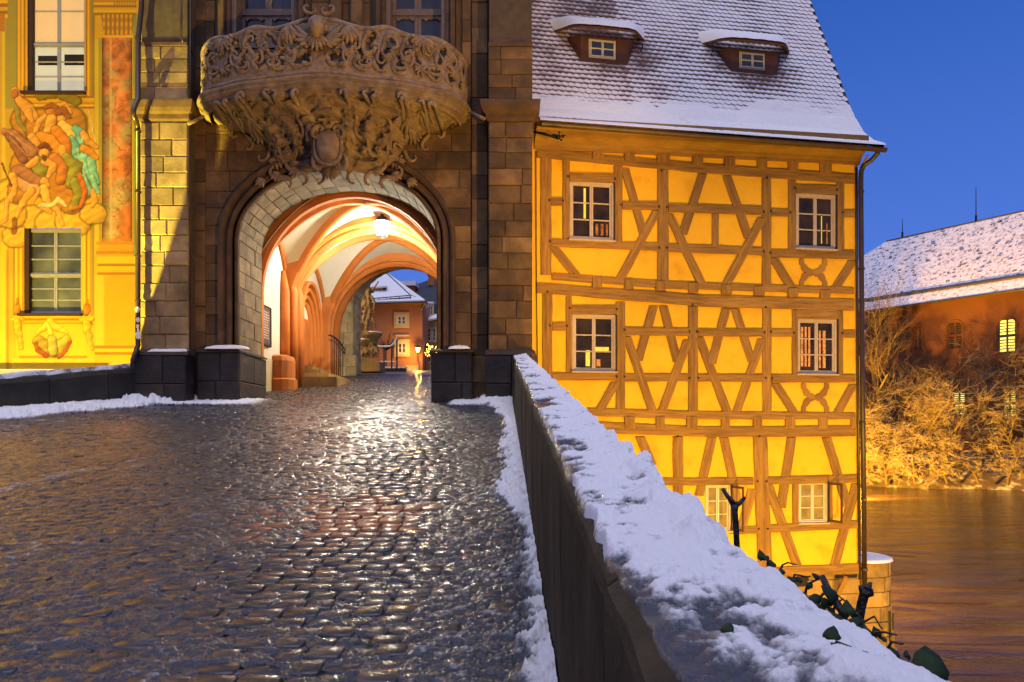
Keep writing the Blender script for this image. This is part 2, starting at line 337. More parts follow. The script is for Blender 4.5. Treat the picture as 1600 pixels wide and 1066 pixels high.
def water_mat():
    m, t, B = newmat('brown_river_water'); N = t.nodes.new; L = t.links.new
    ge = N('ShaderNodeNewGeometry'); mp = N('ShaderNodeMapping'); mp.inputs['Scale'].default_value = (.10, .32, 1); mp.inputs['Rotation'].default_value = (0, 0, .5); L(ge.outputs['Position'], mp.inputs[0])
    n = N('ShaderNodeTexNoise'); n.inputs['Scale'].default_value = 1.6; n.inputs['Detail'].default_value = 7; n.inputs['Roughness'].default_value = .6; n.inputs['Distortion'].default_value = 1.2; L(mp.outputs[0], n.inputs['Vector'])
    r = N('ShaderNodeValToRGB'); L(n.outputs[0], r.inputs[0]); r.color_ramp.elements[0].position = .4; r.color_ramp.elements[1].position = .68
    r.color_ramp.elements[0].color = (.018, .009, .004, 1); r.color_ramp.elements[1].color = (.10, .055, .028, 1)
    L(r.outputs[0], B.inputs['Base Color'])
    b = N('ShaderNodeBump'); b.inputs['Strength'].default_value = .5; b.inputs['Distance'].default_value = .35; L(n.outputs[0], b.inputs['Height']); L(b.outputs[0], B.inputs['Normal'])
    B.inputs['Roughness'].default_value = .13; B.inputs['Specular IOR Level'].default_value = .36
    return m
M['water'] = water_mat()
M['bankm'] = stone_mat('snowy_river_bank', [(.025, .017, .01), (.05, .035, .025), (.40, .39, .40)], .9, .9, .5, 6, 0)
M['far'] = stone_mat('dark_winter_ground', [(.05, .045, .04), (.5, .5, .53)], .05, .9, .2, 2, 0)
def sheet(name, mat, pts, kind='structure', label=None):
    b = MB(); b.v = [tuple(p) for p in pts]; b.f = [tuple(range(len(pts)))]
    return b.build(name, mat, kind=kind, label=label)
sheet('terrain', M['far'], [(-1500, -1500, -6), (1500, -1500, -6), (1500, 1500, -6), (-1500, 1500, -6)])
sheet('river', M['water'], [(-200, -200, ZW), (200, -200, ZW), (200, 160, ZW), (-200, 160, ZW)])
# far bank: waterline runs from px 1350 (Y 74) to px 1600 (Y 50)
def bank():
    xs = np.linspace(14, 100, 120); ts = np.r_[np.linspace(-2, 14, 40), np.linspace(16, 140, 20)]
    V = []
    for x in xs:
        for t_ in ts:
            y = 95-.42*x*1.55+t_*1.1 if False else 97.5-.62*x-2.2*np.sin(x*.35)*.6+t_
            z = ZW-.5+1.0*float(fbm(np.array([x]), np.array([0.]), .35, 3, 5)[0]-.5)*sst(t_, -1.5, 1)+2.0*sst(t_, -1, 4.5)+1.3*sst(t_, 3, 16)+.5*fbm(np.array([x]), np.array([y]), .6, 3)[0]*sst(t_, -1, 2)
            V.append((x, y, float(z)))
    npmesh('river_bank', np.array(V), gridfaces(len(xs), len(ts)), M['bankm'], kind='structure')
bank()
def bank_y(x): return 97.5-.62*x-2.2*math.sin(x*.35)*.6
# road bed and bridge body
def road():
    ys = np.r_[np.linspace(-4, 27.5, 64)]
    V = []
    for y in ys:
        xl = -8.0+(y-15.7)*.6-.02 if y < 15.7 else -8.0
        xr = xin(y)+.02 if y < 15.6 else -1.0
        for t_ in (0, .25, .5, .75, 1): V.append((xl+(xr-xl)*t_, y, gz(y)-.018))
    return npmesh('road', np.array(V), gridfaces(len(ys), 5), M['bed'], kind='structure', smooth=False)
ROAD = road()
b = MB()
for y0, y1 in ((-4, 1), (1, 6), (6, 11), (11, 15.6)):
    q = [(-8.3+(y0-15.7)*.6, y0), (.5, y0), (.5, y1), (-8.3+(y1-15.7)*.6, y1)]
    b.quadprism([(x, y, ZW-1) for x, y in q], [(x, y, gz(y)-.03) for x, y in q])
b.build('bridge_body', M['lparapet'], kind='structure')
def in_road(x, y):
    if y < 15.7:
        return ((x-PL1[0])*PLn[0]+(y-PL1[1])*PLn[1]) > .02 and x < xin(y)-.02
    return -6.62 < x < -1.3
def setts():
    th = [(-1, -.72), (-.84, -1), (.84, -1), (1, -.72), (1, .72), (.84, 1), (-.84, 1), (-1, .72)]
    th = np.array(th)
    cells = []; y = 2.2; r = 0
    rg = np.random.RandomState(3)
    while y < 27.3:
        d = .118+rg.rand()*.02; x = -9.5-rg.rand()*.2 if y < 15.7 else -6.7
        while x < .3:
            wd = .14+rg.rand()*.07
            cx = x+wd/2; cy = y+d/2+.05*math.sin(cx*1.3)+.035*cx
            if in_road(cx-wd*.4, cy) and in_road(cx+wd*.4, cy) and abs(cx)/max(cy, .1) < .95: cells.append((cx, cy, wd, d))
            x += wd
        y += d
    C = np.array(cells); n = len(C)
    hw = C[:, 2]/2-.004-rg.rand(n)*.005; hd = C[:, 3]/2-.004-rg.rand(n)*.004
    rot = (rg.rand(n)-.5)*.09; tx = (rg.rand(n)-.5)*.10; ty = (rg.rand(n)-.5)*.10; dz = (rg.rand(n)-.5)*.016
    V = np.zeros((n, 25, 3))
    jit = (rg.rand(n, 8, 2)-.5)*.010
    for ring, (ins, z) in enumerate(((0, -.05), (0, -.006), (.008, 0))):
        for i in range(8):
            lx = th[i, 0]*(hw-ins)+jit[:, i, 0]; ly = th[i, 1]*(hd-ins)+jit[:, i, 1]
            V[:, ring*8+i, 0] = lx*np.cos(rot)-ly*np.sin(rot); V[:, ring*8+i, 1] = lx*np.sin(rot)+ly*np.cos(rot)
            V[:, ring*8+i, 2] = z
    V[:, 24, 2] = .0015
    V[:, :, 2] += V[:, :, 0]*tx[:, None]+V[:, :, 1]*ty[:, None]+dz[:, None]
    V[:, :, 0] += C[:, 0, None]; V[:, :, 1] += C[:, 1, None]
    V[:, :, 2] += ground(V[:, :, 1])
    Fc = []
    for i in range(8):
        j = (i+1) % 8; Fc.append((i, j, 8+j, 8+i)); Fc.append((8+i, 8+j, 16+j, 16+i))
    for i in range(0, 8, 2): Fc.append((16+i, 16+(i+1) % 8, 16+(i+2) % 8, 24))
    Fc = np.array(Fc)
    px = CX+F*C[:, 0]/C[:, 1]
    vis = (px > -20) & (C[:, 1] > 3.0) & (px < 900)
    order = np.argsort(np.where(vis, C[:, 1], 1e9))
    near = set(order[:300].tolist())
    for i in order[:300]:
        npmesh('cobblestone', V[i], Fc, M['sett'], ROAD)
    rest = np.array([i for i in range(n) if i not in near])
    VV = V[rest].reshape(-1, 3); FF = (Fc[None]+np.arange(len(rest))[:, None, None]*25).reshape(-1, 4)
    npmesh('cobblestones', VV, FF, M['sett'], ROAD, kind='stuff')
setts()
def slush():
    m, k = 620, 640
    ys = 2.75*(16.2/2.75)**np.linspace(0, 1, m)
    tt = np.linspace(-.80, .09, k)
    Y, T = np.meshgrid(ys, tt, indexing='ij')
    X = Y*T
    # pull the columns in between the parapets
    xr = xin(Y)-.0
    X = np.minimum(X, xr+(T-.09)*.6*Y*0-.0)
    X = np.where(Y*T > xr, xr-.001*(k-np.arange(k))[None, :]*.0, X)
    dl = (X-PL1[0])*PLn[0]+(Y-PL1[1])*PLn[1]           # distance from the left parapet
    dr = xr-X                                           # distance from the right one
    warp = fbm(X, Y, 3, 3, 5)-.5
    big = fbm(X*1.0, Y*.8, .55, 3, 11)
    mid = fbm(X+warp*.3, Y, 3.2, 4, 21)
    fine = fbm(X, Y*1.3, 14, 5, 31, .62)
    tiny = fbm(X, Y, 60, 3, 41)
    # slush coverage: more towards the right edge and the left half; a clear worn lane under the lamp
    lane = np.exp(-((X+1.15-(Y-5)*-.02)/.55)**2)*sst(Y, 3.6, 4.6)*(1-sst(Y, 9, 12))
    lane2 = np.exp(-((X+.95)/.5)**2)*(1-sst(Y, 3.2, 4.3))*.7
    lanen = np.exp(-((X-(-2.6-(Y-4)*.25))/.9)**2)*.0
    cov = .445+.40*(big-.5)+.75*(mid-.5)+.95*(fine-.5)-.50*lane-.40*lane2+.22*sst(-dr, -1.0, -.1)
    cov -= .12*sst(Y, 8, 15)
    cov += .10*sst(X, -1.4, -.3)*(1-sst(Y, 8, 11))
    # rut with thrown-up slush running diagonally towards the arch
    for (x0, y0, x1, y1, wd, am) in ((-4.9, 7.0, -2.6, 15.2, .10, .35), (-4.55, 7.0, -2.3, 15.2, .09, .28), (-3.9, 5.6, -2.2, 15.0, .05, .12)):
        tl = (Y-y0)/(y1-y0); xc = x0+(x1-x0)*tl+.05*np.sin(Y*2.2)
        g = np.exp(-((X-xc)/wd)**2)*sst(tl, -.15, .05)*(1-sst(tl, .75, 1.0)*.6)
        cov += am*.85*g*(.3+1.4*mid)
    h = (cov-.42)*.032+.022*(fine-.5)+.013*(tiny-.5)
    h = np.where(h > 0, h*.8, h)
    thick = sst(cov, .45, 1.0)*.34+.22*(fine-.5)
    # snow piled along the right parapet
    edge = .24+.18*(fbm(X*0+3, Y, 1.1, 3, 3)-.5)*2+.28*(mid-.5)+.25*(fine-.5)
    edge = edge*(.75+.25*sst(Y, 3, 9))+.45*sst(Y, 13.6, 15.6)
    pr = sst(edge-dr, -.03, .13)
    h += pr*(.030+.05*sst(edge-dr, 0, .25)+.035*(fine-.3)+.012*(tiny-.5)); thick = np.maximum(thick, pr*(.75+.5*(mid-.4)))
    # snow along the left parapet
    el = .95+.8*(mid-.5)-.5*sst(Y, 12.5, 15.5)+.4*(fine-.5)+.25*sst(Y, 13, 15.5)
    pl = sst(el-dl, -.05, .22)
    h += pl*(.05+.10*sst(el-dl, .1, .6)+.05*(fine-.4)); thick = np.maximum(thick, pl*(.85+.4*(mid-.5)))
    ef = .25+.5*(mid-.5)+.3*(fine-.5)
    # snow in front of the tower foot left of the arch
    df = 15.35-Y; pf = sst(ef+.10-df, -.05, .2)*(1-sst(X, -5.9, -5.3))
    h += pf*(.05+.03*fine); thick = np.maximum(thick, pf*.9)
    # right of the arch
    pf = sst(ef+.25-df, -.05, .2)*sst(X, -1.55, -1.2); h += pf*(.05+.04*fine); thick = np.maximum(thick, pf*.85)
    # old grey snow film in the left foreground
    gl_ = sst(2.6-dl, 0, 1.4)*(fbm(X, Y*2.2, 1.8, 4, 77)-.45)*1.2
    thick = np.maximum(thick, np.clip(gl_, 0, .45))
    h += np.clip(gl_, 0, .5)*.02
    Z = ground(Y)+h-.001
    keep = (Y*T <= xr+.02)[:-1, :-1] & (dl > -.02)[:-1, :-1] & (h[:-1, :-1] > -.012)
    V = np.stack([X, Y, Z], -1).reshape(-1, 3)
    Q = gridfaces(m, k, keep)
    us = np.unique(Q); mp = np.full(len(V), -1); mp[us] = np.arange(len(us))
    npmesh('slush', V[us], mp[Q], M['slush'], attrs={'thick': thick.ravel()[us]}, kind='stuff', label='grey slush and snow lying over the wet cobbles of the bridge', cat='slush')
slush()
# ------------------------------------------------------------------ right parapet with its snow
def ptop(y):
    r = ground(y)+.955+.006*np.asarray(y, float)
    return r if r.ndim else float(r)
PAR = empty('bridge_parapet', (.4, 0, 0), 'long dark wet stone parapet running from the foreground up to the tower, snow on top', 'parapet')
PY = [-1.5, .55, 1.55, 2.75, 4.0, 5.3, 6.7, 8.1, 9.5, 11.0, 12.5, 14.0, 15.45]
for y0, y1 in zip(PY[:-1], PY[1:]):
    b = MB(); a = y0+.007; c = y1-.007; n = 10
    G = []
    for i in range(n+1):
        y = a+(c-a)*i/n; x0 = xin(y)+rnd(-.002, .002); x1 = x0+.33; zt = ptop(y); zb = gz(y)-.12
        j = lambda s_: rnd(-s_, s_)
        G.append([Vector((x0+.012, y, zb)), Vector((x0+.006+j(.004), y, zb+.35)), Vector((x0+.0+j(.004), y, zt-.3)), Vector((x0-.002+j(.003), y, zt-.05)), Vector((x0+.006+j(.004), y, zt-.018)), Vector((x0+.028+j(.004), y, zt)), Vector((x1-.03, y, zt+.004)), Vector((x1, y, zt-.03)), Vector((x1, y, zb-.6)), Vector((x0+.012, y, zb-.6)), Vector((x0+.012, y, zb))])
    b.grid(G); b.f.append(tuple(range(10))); m_ = len(b.v)-11; b.f.append(tuple(m_+i for i in reversed(range(10))))
    b.build('parapet_block', M['parapet'], PAR)
def parapet_snow():
    m, k = 900, 210
    ys = .55*(15.5/.55)**np.linspace(0, 1, m); s = np.linspace(0, 1, k)
    Y, U = np.meshgrid(ys, s, indexing='ij')
    x0 = xin(Y); wd = .335+.13*(1-sst(Y, .9, 1.7))
    X = x0-.004+wd*U
    mid = fbm(X, Y, 4.5, 4, 51); fine = fbm(X, Y, 16, 5, 61, .6); tiny = fbm(X, Y, 75, 4, 71, .6); lump = fbm(X, Y, 7.5, 3, 81); big = fbm(X, Y, 1.7, 2, 91)
    prof = sst(U, 0.0, .13)*(1-sst(U, .93, 1.0)*.75)
    cov = .27+.34*U**.8+1.15*(mid-.5)+.5*(fine-.5)+.45*(big-.5)+.12*sst(Y, 6, 14)
    cov *= sst(U, .01, .10)
    cov = cov+.3*sst(U, .6, .95)
    white = sst(cov, .02, .62)
    h = .012+.030*white+.020*np.clip(lump-.42, 0, 1)*3.8*sst(U, .35, .85)*white+.019*(fine-.5)*(white*.8+.25)+.011*(tiny-.5)
    # big clumps on the outer edge
    for (cy, cu, r, a) in ((5.6, .93, .07, .028), (3.35, .95, .09, .03), (2.55, .85, .10, .045), (2.2, .72, .07, .04), (1.95, .93, .09, .05), (1.72, .78, .07, .035), (1.42, .93, .08, .018), (1.18, .7, .08, .012), (1.2, .95, .06, .010), (.98, .9, .07, .012), (2.95, .9, .08, .03), (1.05, .55, .06, .02)):
        h += a*np.exp(-(((Y-cy)/r)**2+((U-cu)*.34/(r*.7))**2)**1.2)*(.8+.5*fine)
    h *= prof
    over = sst(U, .93, 1.0)
    Z = ptop(Y)-.004+h-over*.05*(1+mid)-.02*sst(U, .5, .95)*(1-sst(Y, 1.1, 1.6))
    edgew = fbm(X*0+2, Y, 9, 5, 141, .6); X = X+over*.015*(mid-.5);  bd = .015+.17*np.clip(edgew-.42, 0, 1)+.10*np.clip(mid-.5, 0, 1); X = np.maximum(X, x0+.012); Z = Z-.05*(1-sst(U, bd, bd+.05))
    V = np.stack([X, Y, Z], -1).reshape(-1, 3)
    streak = fbm(X*1.0, Y*.35, 22, 4, 131, .6); th = np.clip(white*.9*(.5+1.0*fine)+.35*(tiny-.5)+.5*(streak-.5), -.3, 1.2)
    npmesh('parapet_snow', V, gridfaces(m, k), M['psnow'], attrs={'thick': th.ravel()}, kind='stuff', label='crusted snow and grey ice lying along the top of the long stone parapet', cat='snow')
parapet_snow()
# ------------------------------------------------------------------ left parapet
LP = empty('left_parapet', (PL1[0], PL1[1], gz(15.7)), 'low dark rounded stone parapet at the left, in front of the painted house', 'parapet')
def lpt(s, off, z):                                       # s metres from the tower end, off metres outward, z above the road
    x = PL1[0]+PLd[0]*s-PLn[0]*off; y = PL1[1]+PLd[1]*s-PLn[1]*off
    yy = PL1[1]+PLd[1]*s
    return Vector((x, y, gz(yy)+z-(.045*min(s, 6) if z > .5 else 0)))
ss = [0, 1.0, 2.15, 3.2, 4.4, 5.5, 6.8, 8.0, 9.5]
LH = .86
for s0, s1 in zip(ss[:-1], ss[1:]):
    b = MB(); G = []
    for i in range(6):
        s_ = s0+.006+(s1-s0-.012)*i/5
        G.append([lpt(s_, o_+rnd(-.006, .006), z_+rnd(-.006, .006)) for o_, z_ in ((0, -.15), (.0, .3), (.01, LH-.14), (.05, LH-.05), (.12, LH), (.20, LH), (.26, LH-.06), (.28, LH-.15), (.28, -1.4), (0, -1.4))])
        G[-1].append(G[-1][0])
    b.grid(G); b.f.append(tuple(range(10))); b.f.append(tuple(55+i for i in reversed(range(10))))
    b.build('parapet_block', M['lparapet'], LP)
def lsnow():
    m, k = 260, 40
    s = np.linspace(.0, 8.5, m); o = np.linspace(0, 1, k); A, O = np.meshgrid(s, o, indexing='ij')
    n1 = fbm(A, O*.5, 3, 4, 7); n2 = fbm(A, O*.5, 14, 4, 9)
    off = .035+.12*(fbm(A, O*0, 2.4, 3, 15)-.3)*(1-O)*1.0+.21*O
    h = (.02+.07*n1+.03*n2)*np.sin(np.pi*np.clip(O, 0.02, .98))**.5
    z = LH-.012-.09*(1-sst(off, .03, .14))-.06*sst(off, .2, .27)+h
    x = PL1[0]+PLd[0]*A-PLn[0]*off; y = PL1[1]+PLd[1]*A-PLn[1]*off
    Z = ground(PL1[1]+PLd[1]*A)+z-.045*np.minimum(A, 6)
    npmesh('parapet_snow', np.stack([x, y, Z], -1).reshape(-1, 3), gridfaces(m, k), M['psnow'], attrs={'thick': np.clip(.35+1.5*(n1-.35), 0, 1).ravel()}, kind='stuff', label='thin snow lying on top of the low left parapet', cat='snow')
lsnow()
# ------------------------------------------------------------------ the gate tower
T = empty('gate_tower', (-3.96, 15.5, gz(15.5)), 'dark baroque sandstone gate tower with an arched passage and a carved balcony', 'tower')
AX = -3.96; AR = 2.25; AB = 1.60; ZS = 1.5+(672-375)/F*16            # arch axis, half width, rise, springing height (front arch)
def tq(px0, px1, py0, py1, Y):                         # rectangle in local front-plane coordinates
    return (px0-CX)/F*Y, (px1-CX)/F*Y, EZ+(HY-py1)/F*Y, EZ+(HY-py0)/F*Y
def courses(parent, fr, a0, a1, b0, b1, ch, lens, c0, c1, mat, name='stone_block', left=None, right=None, bev=.016, gap=.006, counter=None, jit=.012):
    b = b0; r = 0
    n = max(1, round((b1-b0)/ch)); hts = [rnd(.86, 1.14) for _ in range(n)]; sc = (b1-b0)/sum(hts)
    for h in hts:
        h *= sc; t = b+h
        xa0 = left(b) if left else a0; xa1 = left(t) if left else a0
        xb0 = right(b) if right else a1; xb1 = right(t) if right else a1
        W_ = min(xb0, xb1)-max(xa0, xa1)
        if W_ > .03:
            cuts = []; x = max(xa0, xa1)+rnd(*lens)*rnd(.5, 1)
            while x < min(xb0, xb1)-lens[0]*.45: cuts.append(x); x += rnd(*lens)
            xs0 = [xa0]+cuts+[xb0]; xs1 = [xa1]+cuts+[xb1]
            for i in range(len(xs0)-1):
                q = [(xs0[i]+gap/2, b+gap/2), (xs0[i+1]-gap/2, b+gap/2), (xs1[i+1]-gap/2, t-gap/2), (xs1[i]+gap/2, t-gap/2)]
                m = MB(); m.slab(fr, q, c0, c1+rnd(-jit, jit), bev, .0); m.build(name, mat, parent)
        b = t; r += 1
# core masses (behind the facing stones)
def core():
    f = front(16.0)
    b = MB()
    # wall with the arched opening, as strips over the arch
    zt = 22; n = 40
    for x0, x1 in ((-8.1, AX-AR-.02), (AX+AR+.02, .45)): b.bar(f, x0, x1, -6, ZS, -1.5, 0)
    xs = [AX-AR-.02+(2*AR+.04)*i/n for i in range(n+1)]
    def za(x): return ZS+.02+AB*math.sqrt(max(0, 1-((x-AX)/(AR+.02))**2))
    for i in range(n):
        q = [(xs[i], za(xs[i])), (xs[i+1], za(xs[i+1])), (xs[i+1], 10.15), (xs[i], 10.15)]
        b.poly(f, q, -1.5, 0)
    for x0, x1 in ((-8.1, AX-AR-.02), (AX+AR+.02, .45)): b.bar(f, x0, x1, ZS, 10.15, -1.5, 0)
    # upper storey with two window openings
    wl = tq(362, 462, -120, 75, 16); wr = tq(603, 697, -120, 75, 16)
    for x0, x1 in ((-8.1, wl[0]), (wl[1], wr[0]), (wr[1], .45)): b.bar(f, x0, x1, 10.15, zt, -1.5, 0)
    for q in (wl, wr): b.bar(f, q[0], q[1], q[3], zt, -1.5, 0)
    b.bar(Fr((0, 0, 0), (1, 0, 0), (0, 0, 1), (0, -1, 0)), -8.1, -6.75, -6, zt, -27.6, -17.5)
    b.bar(Fr((0, 0, 0), (1, 0, 0), (0, 0, 1), (0, -1, 0)), -1.17, .45, -6, zt, -27.6, -17.5)
    b.bar(Fr((0, 0, 0), (1, 0, 0), (0, 0, 1), (0, -1, 0)), -6.75, -1.17, 9.2, zt, -27.6, -17.5)
    b.build('wall', M['mortar'], T)
core()
# left and right pilasters
PIL = []
for side, (pl, pr) in enumerate(((219, 293), (763, 832))):
    f = front(15.5); q = tq(pl, pr, 0, 0, 15.5)
    a0, a1 = q[0], q[1]
    z = lambda py: EZ+(HY-py)/F*15.5
    m = MB(); m.bar(f, a0+.02, a1-.02, -6 if side else -1, 22, -.6, -.03)
    P_ = m.build('pilaster', M['mortar'], T)
    courses(P_, f, a0, a1, z(548), z(190), .36, (.45, .95), -.1, .0, M['tower_lit'] if side == 0 else M['tower'], bev=.022)
    courses(P_, f, a0, a1, z(158), z(72), .34, (.4, .8), -.1, .0, M['tower_lit'] if side == 0 else M['tower'], bev=.012)
    aa = a0+.08 if side == 0 else a0+.10
    courses(P_, f, aa, a1-.02, z(64), z(-70), .5, (.5, .9), -.3, -.10, M['tower_lit'] if side == 0 else M['tower'], bev=.012)
    for k_, (y0, y1, ex, pr_) in enumerate(((72, 66, .0, .02), (66, 60, -.04, -.02))):
        m = MB(); m.slab(f, [(a0-ex, z(y0)), (a1+ex, z(y0)), (a1+ex, z(y1)), (a0-ex, z(y1))], -.3, pr_, .01); m.build('string_course', M['mould'], P_)
    # cornice: stacked mouldings sweeping round the pilaster front
    prof = [(190, .0), (187, .05), (180, .055), (177, .11), (172, .15), (163, .17), (160, .17), (158, .0)]
    G = []
    for y_, p_ in prof: G.append([f.P(a0-p_, z(y_), -.4), f.P(a0-p_, z(y_), p_), f.P(a1+p_, z(y_), p_), f.P(a1+p_, z(y_), -.4)])
    m = MB(); m.grid(G); m.build('capital_cornice', M['mould'], P_)
    # plinth
    zb = gz(15.3)-.15
    ww = .05 if side == 0 else .02
    courses(P_, f, a0-.06, a1+.10 if side else a1+.02, zb, z(556), .5, (.6, 1.1), -.3, .14, M['plinth'], bev=.02)
    m = MB(); m.grid([[f.P(a0-e_, z(y_), -.3), f.P(a0-e_, z(y_), p_), f.P(a1+e_, z(y_), p_), f.P(a1+e_, z(y_), -.3)] for y_, e_, p_ in ((556, .07, .15), (551, .06, .13), (546, .02, .02), (546, -.2, -.05))]); m.build('plinth_moulding', M['plinth'], P_)
    PIL.append(P_)
# dark return strips between the pilasters and the arch wall
for x0, x1 in ((294, 321), (737, 762)):
    q = tq(x0, x1, -60, 628, 16.3); f = front(15.93 if x0 < 400 else 15.93)
    q = tq(x0, x1, -60, 628, 15.95)
    courses(T, f, q[0], q[1], gz(16)-.1, 20, .55, (1, 2), -.1, 0, M['tower'], bev=.01)
# wall field round the arch
fw = front(16.0); za_ = lambda py: EZ+(HY-py)/F*16
AO = AR+.42; BO = AB+.42                                # outer line of the archivolt
def leftedge(b): return AX-(AO if b < ZS else AO*math.sqrt(max(0, 1-((b-ZS)/BO)**2)))
def rightedge(b): return 2*AX-leftedge(b)
WF = MB(); WF.bar(fw, -7.05, -6.6, gz(16), 8, -.05, .0); WF = WF.build('wall_field', M['mortar'], T)
wl0, wl1 = tq(322, 0, 0, 0, 16)[0], tq(0, 736, 0, 0, 16)[1]
ztop_ = ZS+BO-.02
courses(WF, fw, wl0, 0, za_(548), ztop_, .40, (.35, .9), -.06, .05, M['tower'], right=leftedge, bev=.012)
courses(WF, fw, 0, wl1, za_(548), ztop_, .40, (.35, .9), -.06, .05, M['tower'], left=rightedge, bev=.012)
courses(WF, fw, wl0, wl1, ztop_, za_(135), .42, (.6, 1.2), -.06, .05, M['tower'], bev=.012)
# upper storey field: strips beside and between the windows
for x0, x1 in ((322, 336), (488, 578), (722, 736)):
    q = tq(x0, x1, -60, 135, 16)
    courses(WF, fw, q[0], q[1], q[2], q[3], .45, (.5, .9), -.06, .05, M['tower'], bev=.01)
# arch: jambs, archivolt, voussoirs
def archpath(R, B, n=28, zb=None, Y=16.0, ax=AX, zs=ZS):
    zb = gz(16)+1.2 if zb is None else zb
    p = [(ax-R, Y, zb), (ax-R, Y, (zb+zs)/2)]
    for i in range(n+1):
        t = math.pi*(1-i/n); p.append((ax+R*math.cos(t), Y, zs+B*math.sin(t)))
    p += [(ax+R, Y, (zb+zs)/2), (ax+R, Y, zb)]
    return p
ARCH = MB(); ARCH.sweep(archpath(AR+.30, AB+.30, zb=za_(548)), (0, 1, 0), [(.0, -.06), (.02, -.12), (.07, -.15), (.12, -.15), (.14, -.10), (.14, .1), (0, .1)])
ARCH = ARCH.build('archivolt', M['mould'], T, smooth=False)
m = MB(); m.sweep(archpath(AR+.14, AB+.14, zb=za_(548)), (0, 1, 0), [(.0, -.02), (.0, -.07), (.03, -.10), (.08, -.10), (.10, -.05), (.15, -.04), (.15, .1), (0, .1)]); m.build('archivolt_band', M['mould'], ARCH)
m = MB(); m.sweep(archpath(AR, AB, zb=za_(548)), (0, 1, 0), [(.0, .02), (.0, -.02), (.03, -.05), (.07, -.03), (.10, .0), (.15, .0), (.15, .1), (0, .1)]); m.build('archivolt_band', M['mould'], ARCH)
# reveal stones: jamb courses on both sides (front Y 16.0 to 17.5), soffit voussoirs
REV = MB(); REV.sweep(archpath(AR+.1, AB+.1, Y=16.05, zb=gz(16)), (0, 1, 0), [(0, 0), (0, 1.45), (.3, 1.45), (.3, 0)]); REV = REV.build('arch_reveal', M['mortar'], T)
M['reveal'] = stone_mat('pale_reveal_sandstone', [(.10, .08, .045), (.20, .155, .095), (.28, .22, .14)], 2.2, .85, .5, 14, .2, stain=((.08, .06, .045), .7, 2))
for sgn in (-1, 1):
    fr = Fr((AX+sgn*AR, 16.0, 0), (0, 1, 0), (0, 0, 1), (-sgn, 0, 0))
    if sgn > 0: fr = Fr((AX+AR, 17.5, 0), (0, -1, 0), (0, 0, 1), (-1, 0, 0))
    courses(REV, fr, .03, 1.47, za_(548), ZS, .34, (.38, .75), -.08, .0, M['reveal'], bev=.012)
nv = 22
for i in range(nv):
    t0 = math.pi*i/nv+.004; t1 = math.pi*(i+1)/nv-.004
    cuts = [.03, .03+rnd(.35, .6), rnd(.8, 1.1), 1.47]
    for j in range(3):
        m = MB(); y0 = 16+cuts[j]+.004; y1 = 16+cuts[j+1]-.004; o_ = rnd(0, .012)
        def pt(t, y, r): return (AX+(AR+r)*math.cos(t), y, ZS+(AB+r)*math.sin(t))
        q0 = [(t0, y0), (t1, y0), (t1, y1), (t0, y1)]; tm = (t0+t1)/2; ym = (y0+y1)/2
        back = [pt(t, y, .08) for t, y in q0]; mid_ = [pt(t, y, .012-o_) for t, y in q0]
        fr_ = [pt(t+(.005 if t < tm else -.005), y+(.012 if y < ym else -.012), -o_) for t, y in q0]
        bb = len(m.v); m.v += back+mid_+fr_
        for a_ in range(4):
            c_ = (a_+1) % 4; m.f.append((bb+a_, bb+c_, bb+4+c_, bb+4+a_)); m.f.append((bb+4+a_, bb+4+c_, bb+8+c_, bb+8+a_))
        m.f.append((bb+8, bb+9, bb+10, bb+11)); m.build('voussoir', M['reveal'], REV)
# jamb plinths both sides of the opening, projecting
for sgn, (x0, x1) in ((-1, (308, 380)), (1, (680, 738))):
    f = front(15.75); q = tq(x0, x1, 545, 628, 15.75)
    zb = gz(15.7)-.15; zt_ = q[3]
    xe = AX-AR+.10 if sgn < 0 else AX+AR-.10
    a0, a1 = (q[0], xe) if sgn < 0 else (xe, q[1])
    courses(T, f, a0, a1, zb, zt_-.08, .55, (.5, .8), -.35, .02, M['plinth'], bev=.02)
    m = MB(); m.grid([[f.P(a0-e_, z_, -.3), f.P(a0-e_, z_, p_), f.P(a1+e_, z_, p_), f.P(a1+e_, z_, -1.72)] for z_, e_, p_ in ((zt_-.085, .03, .05), (zt_-.04, .03, .05), (zt_, -.05, -.06), (zt_+.004, -.2, -.16))]); m.build('plinth_moulding', M['plinth'], T)
    fr = Fr((xe, 15.75, 0), (0, 1, 0), (0, 0, 1), (1, 0, 0)) if sgn < 0 else Fr((xe, 17.55, 0), (0, -1, 0), (0, 0, 1), (-1, 0, 0))
    courses(T, fr, .02, 1.78, zb, zt_-.08, .55, (.7, 1.1), -.1, .0, M['plinth'], bev=.02)
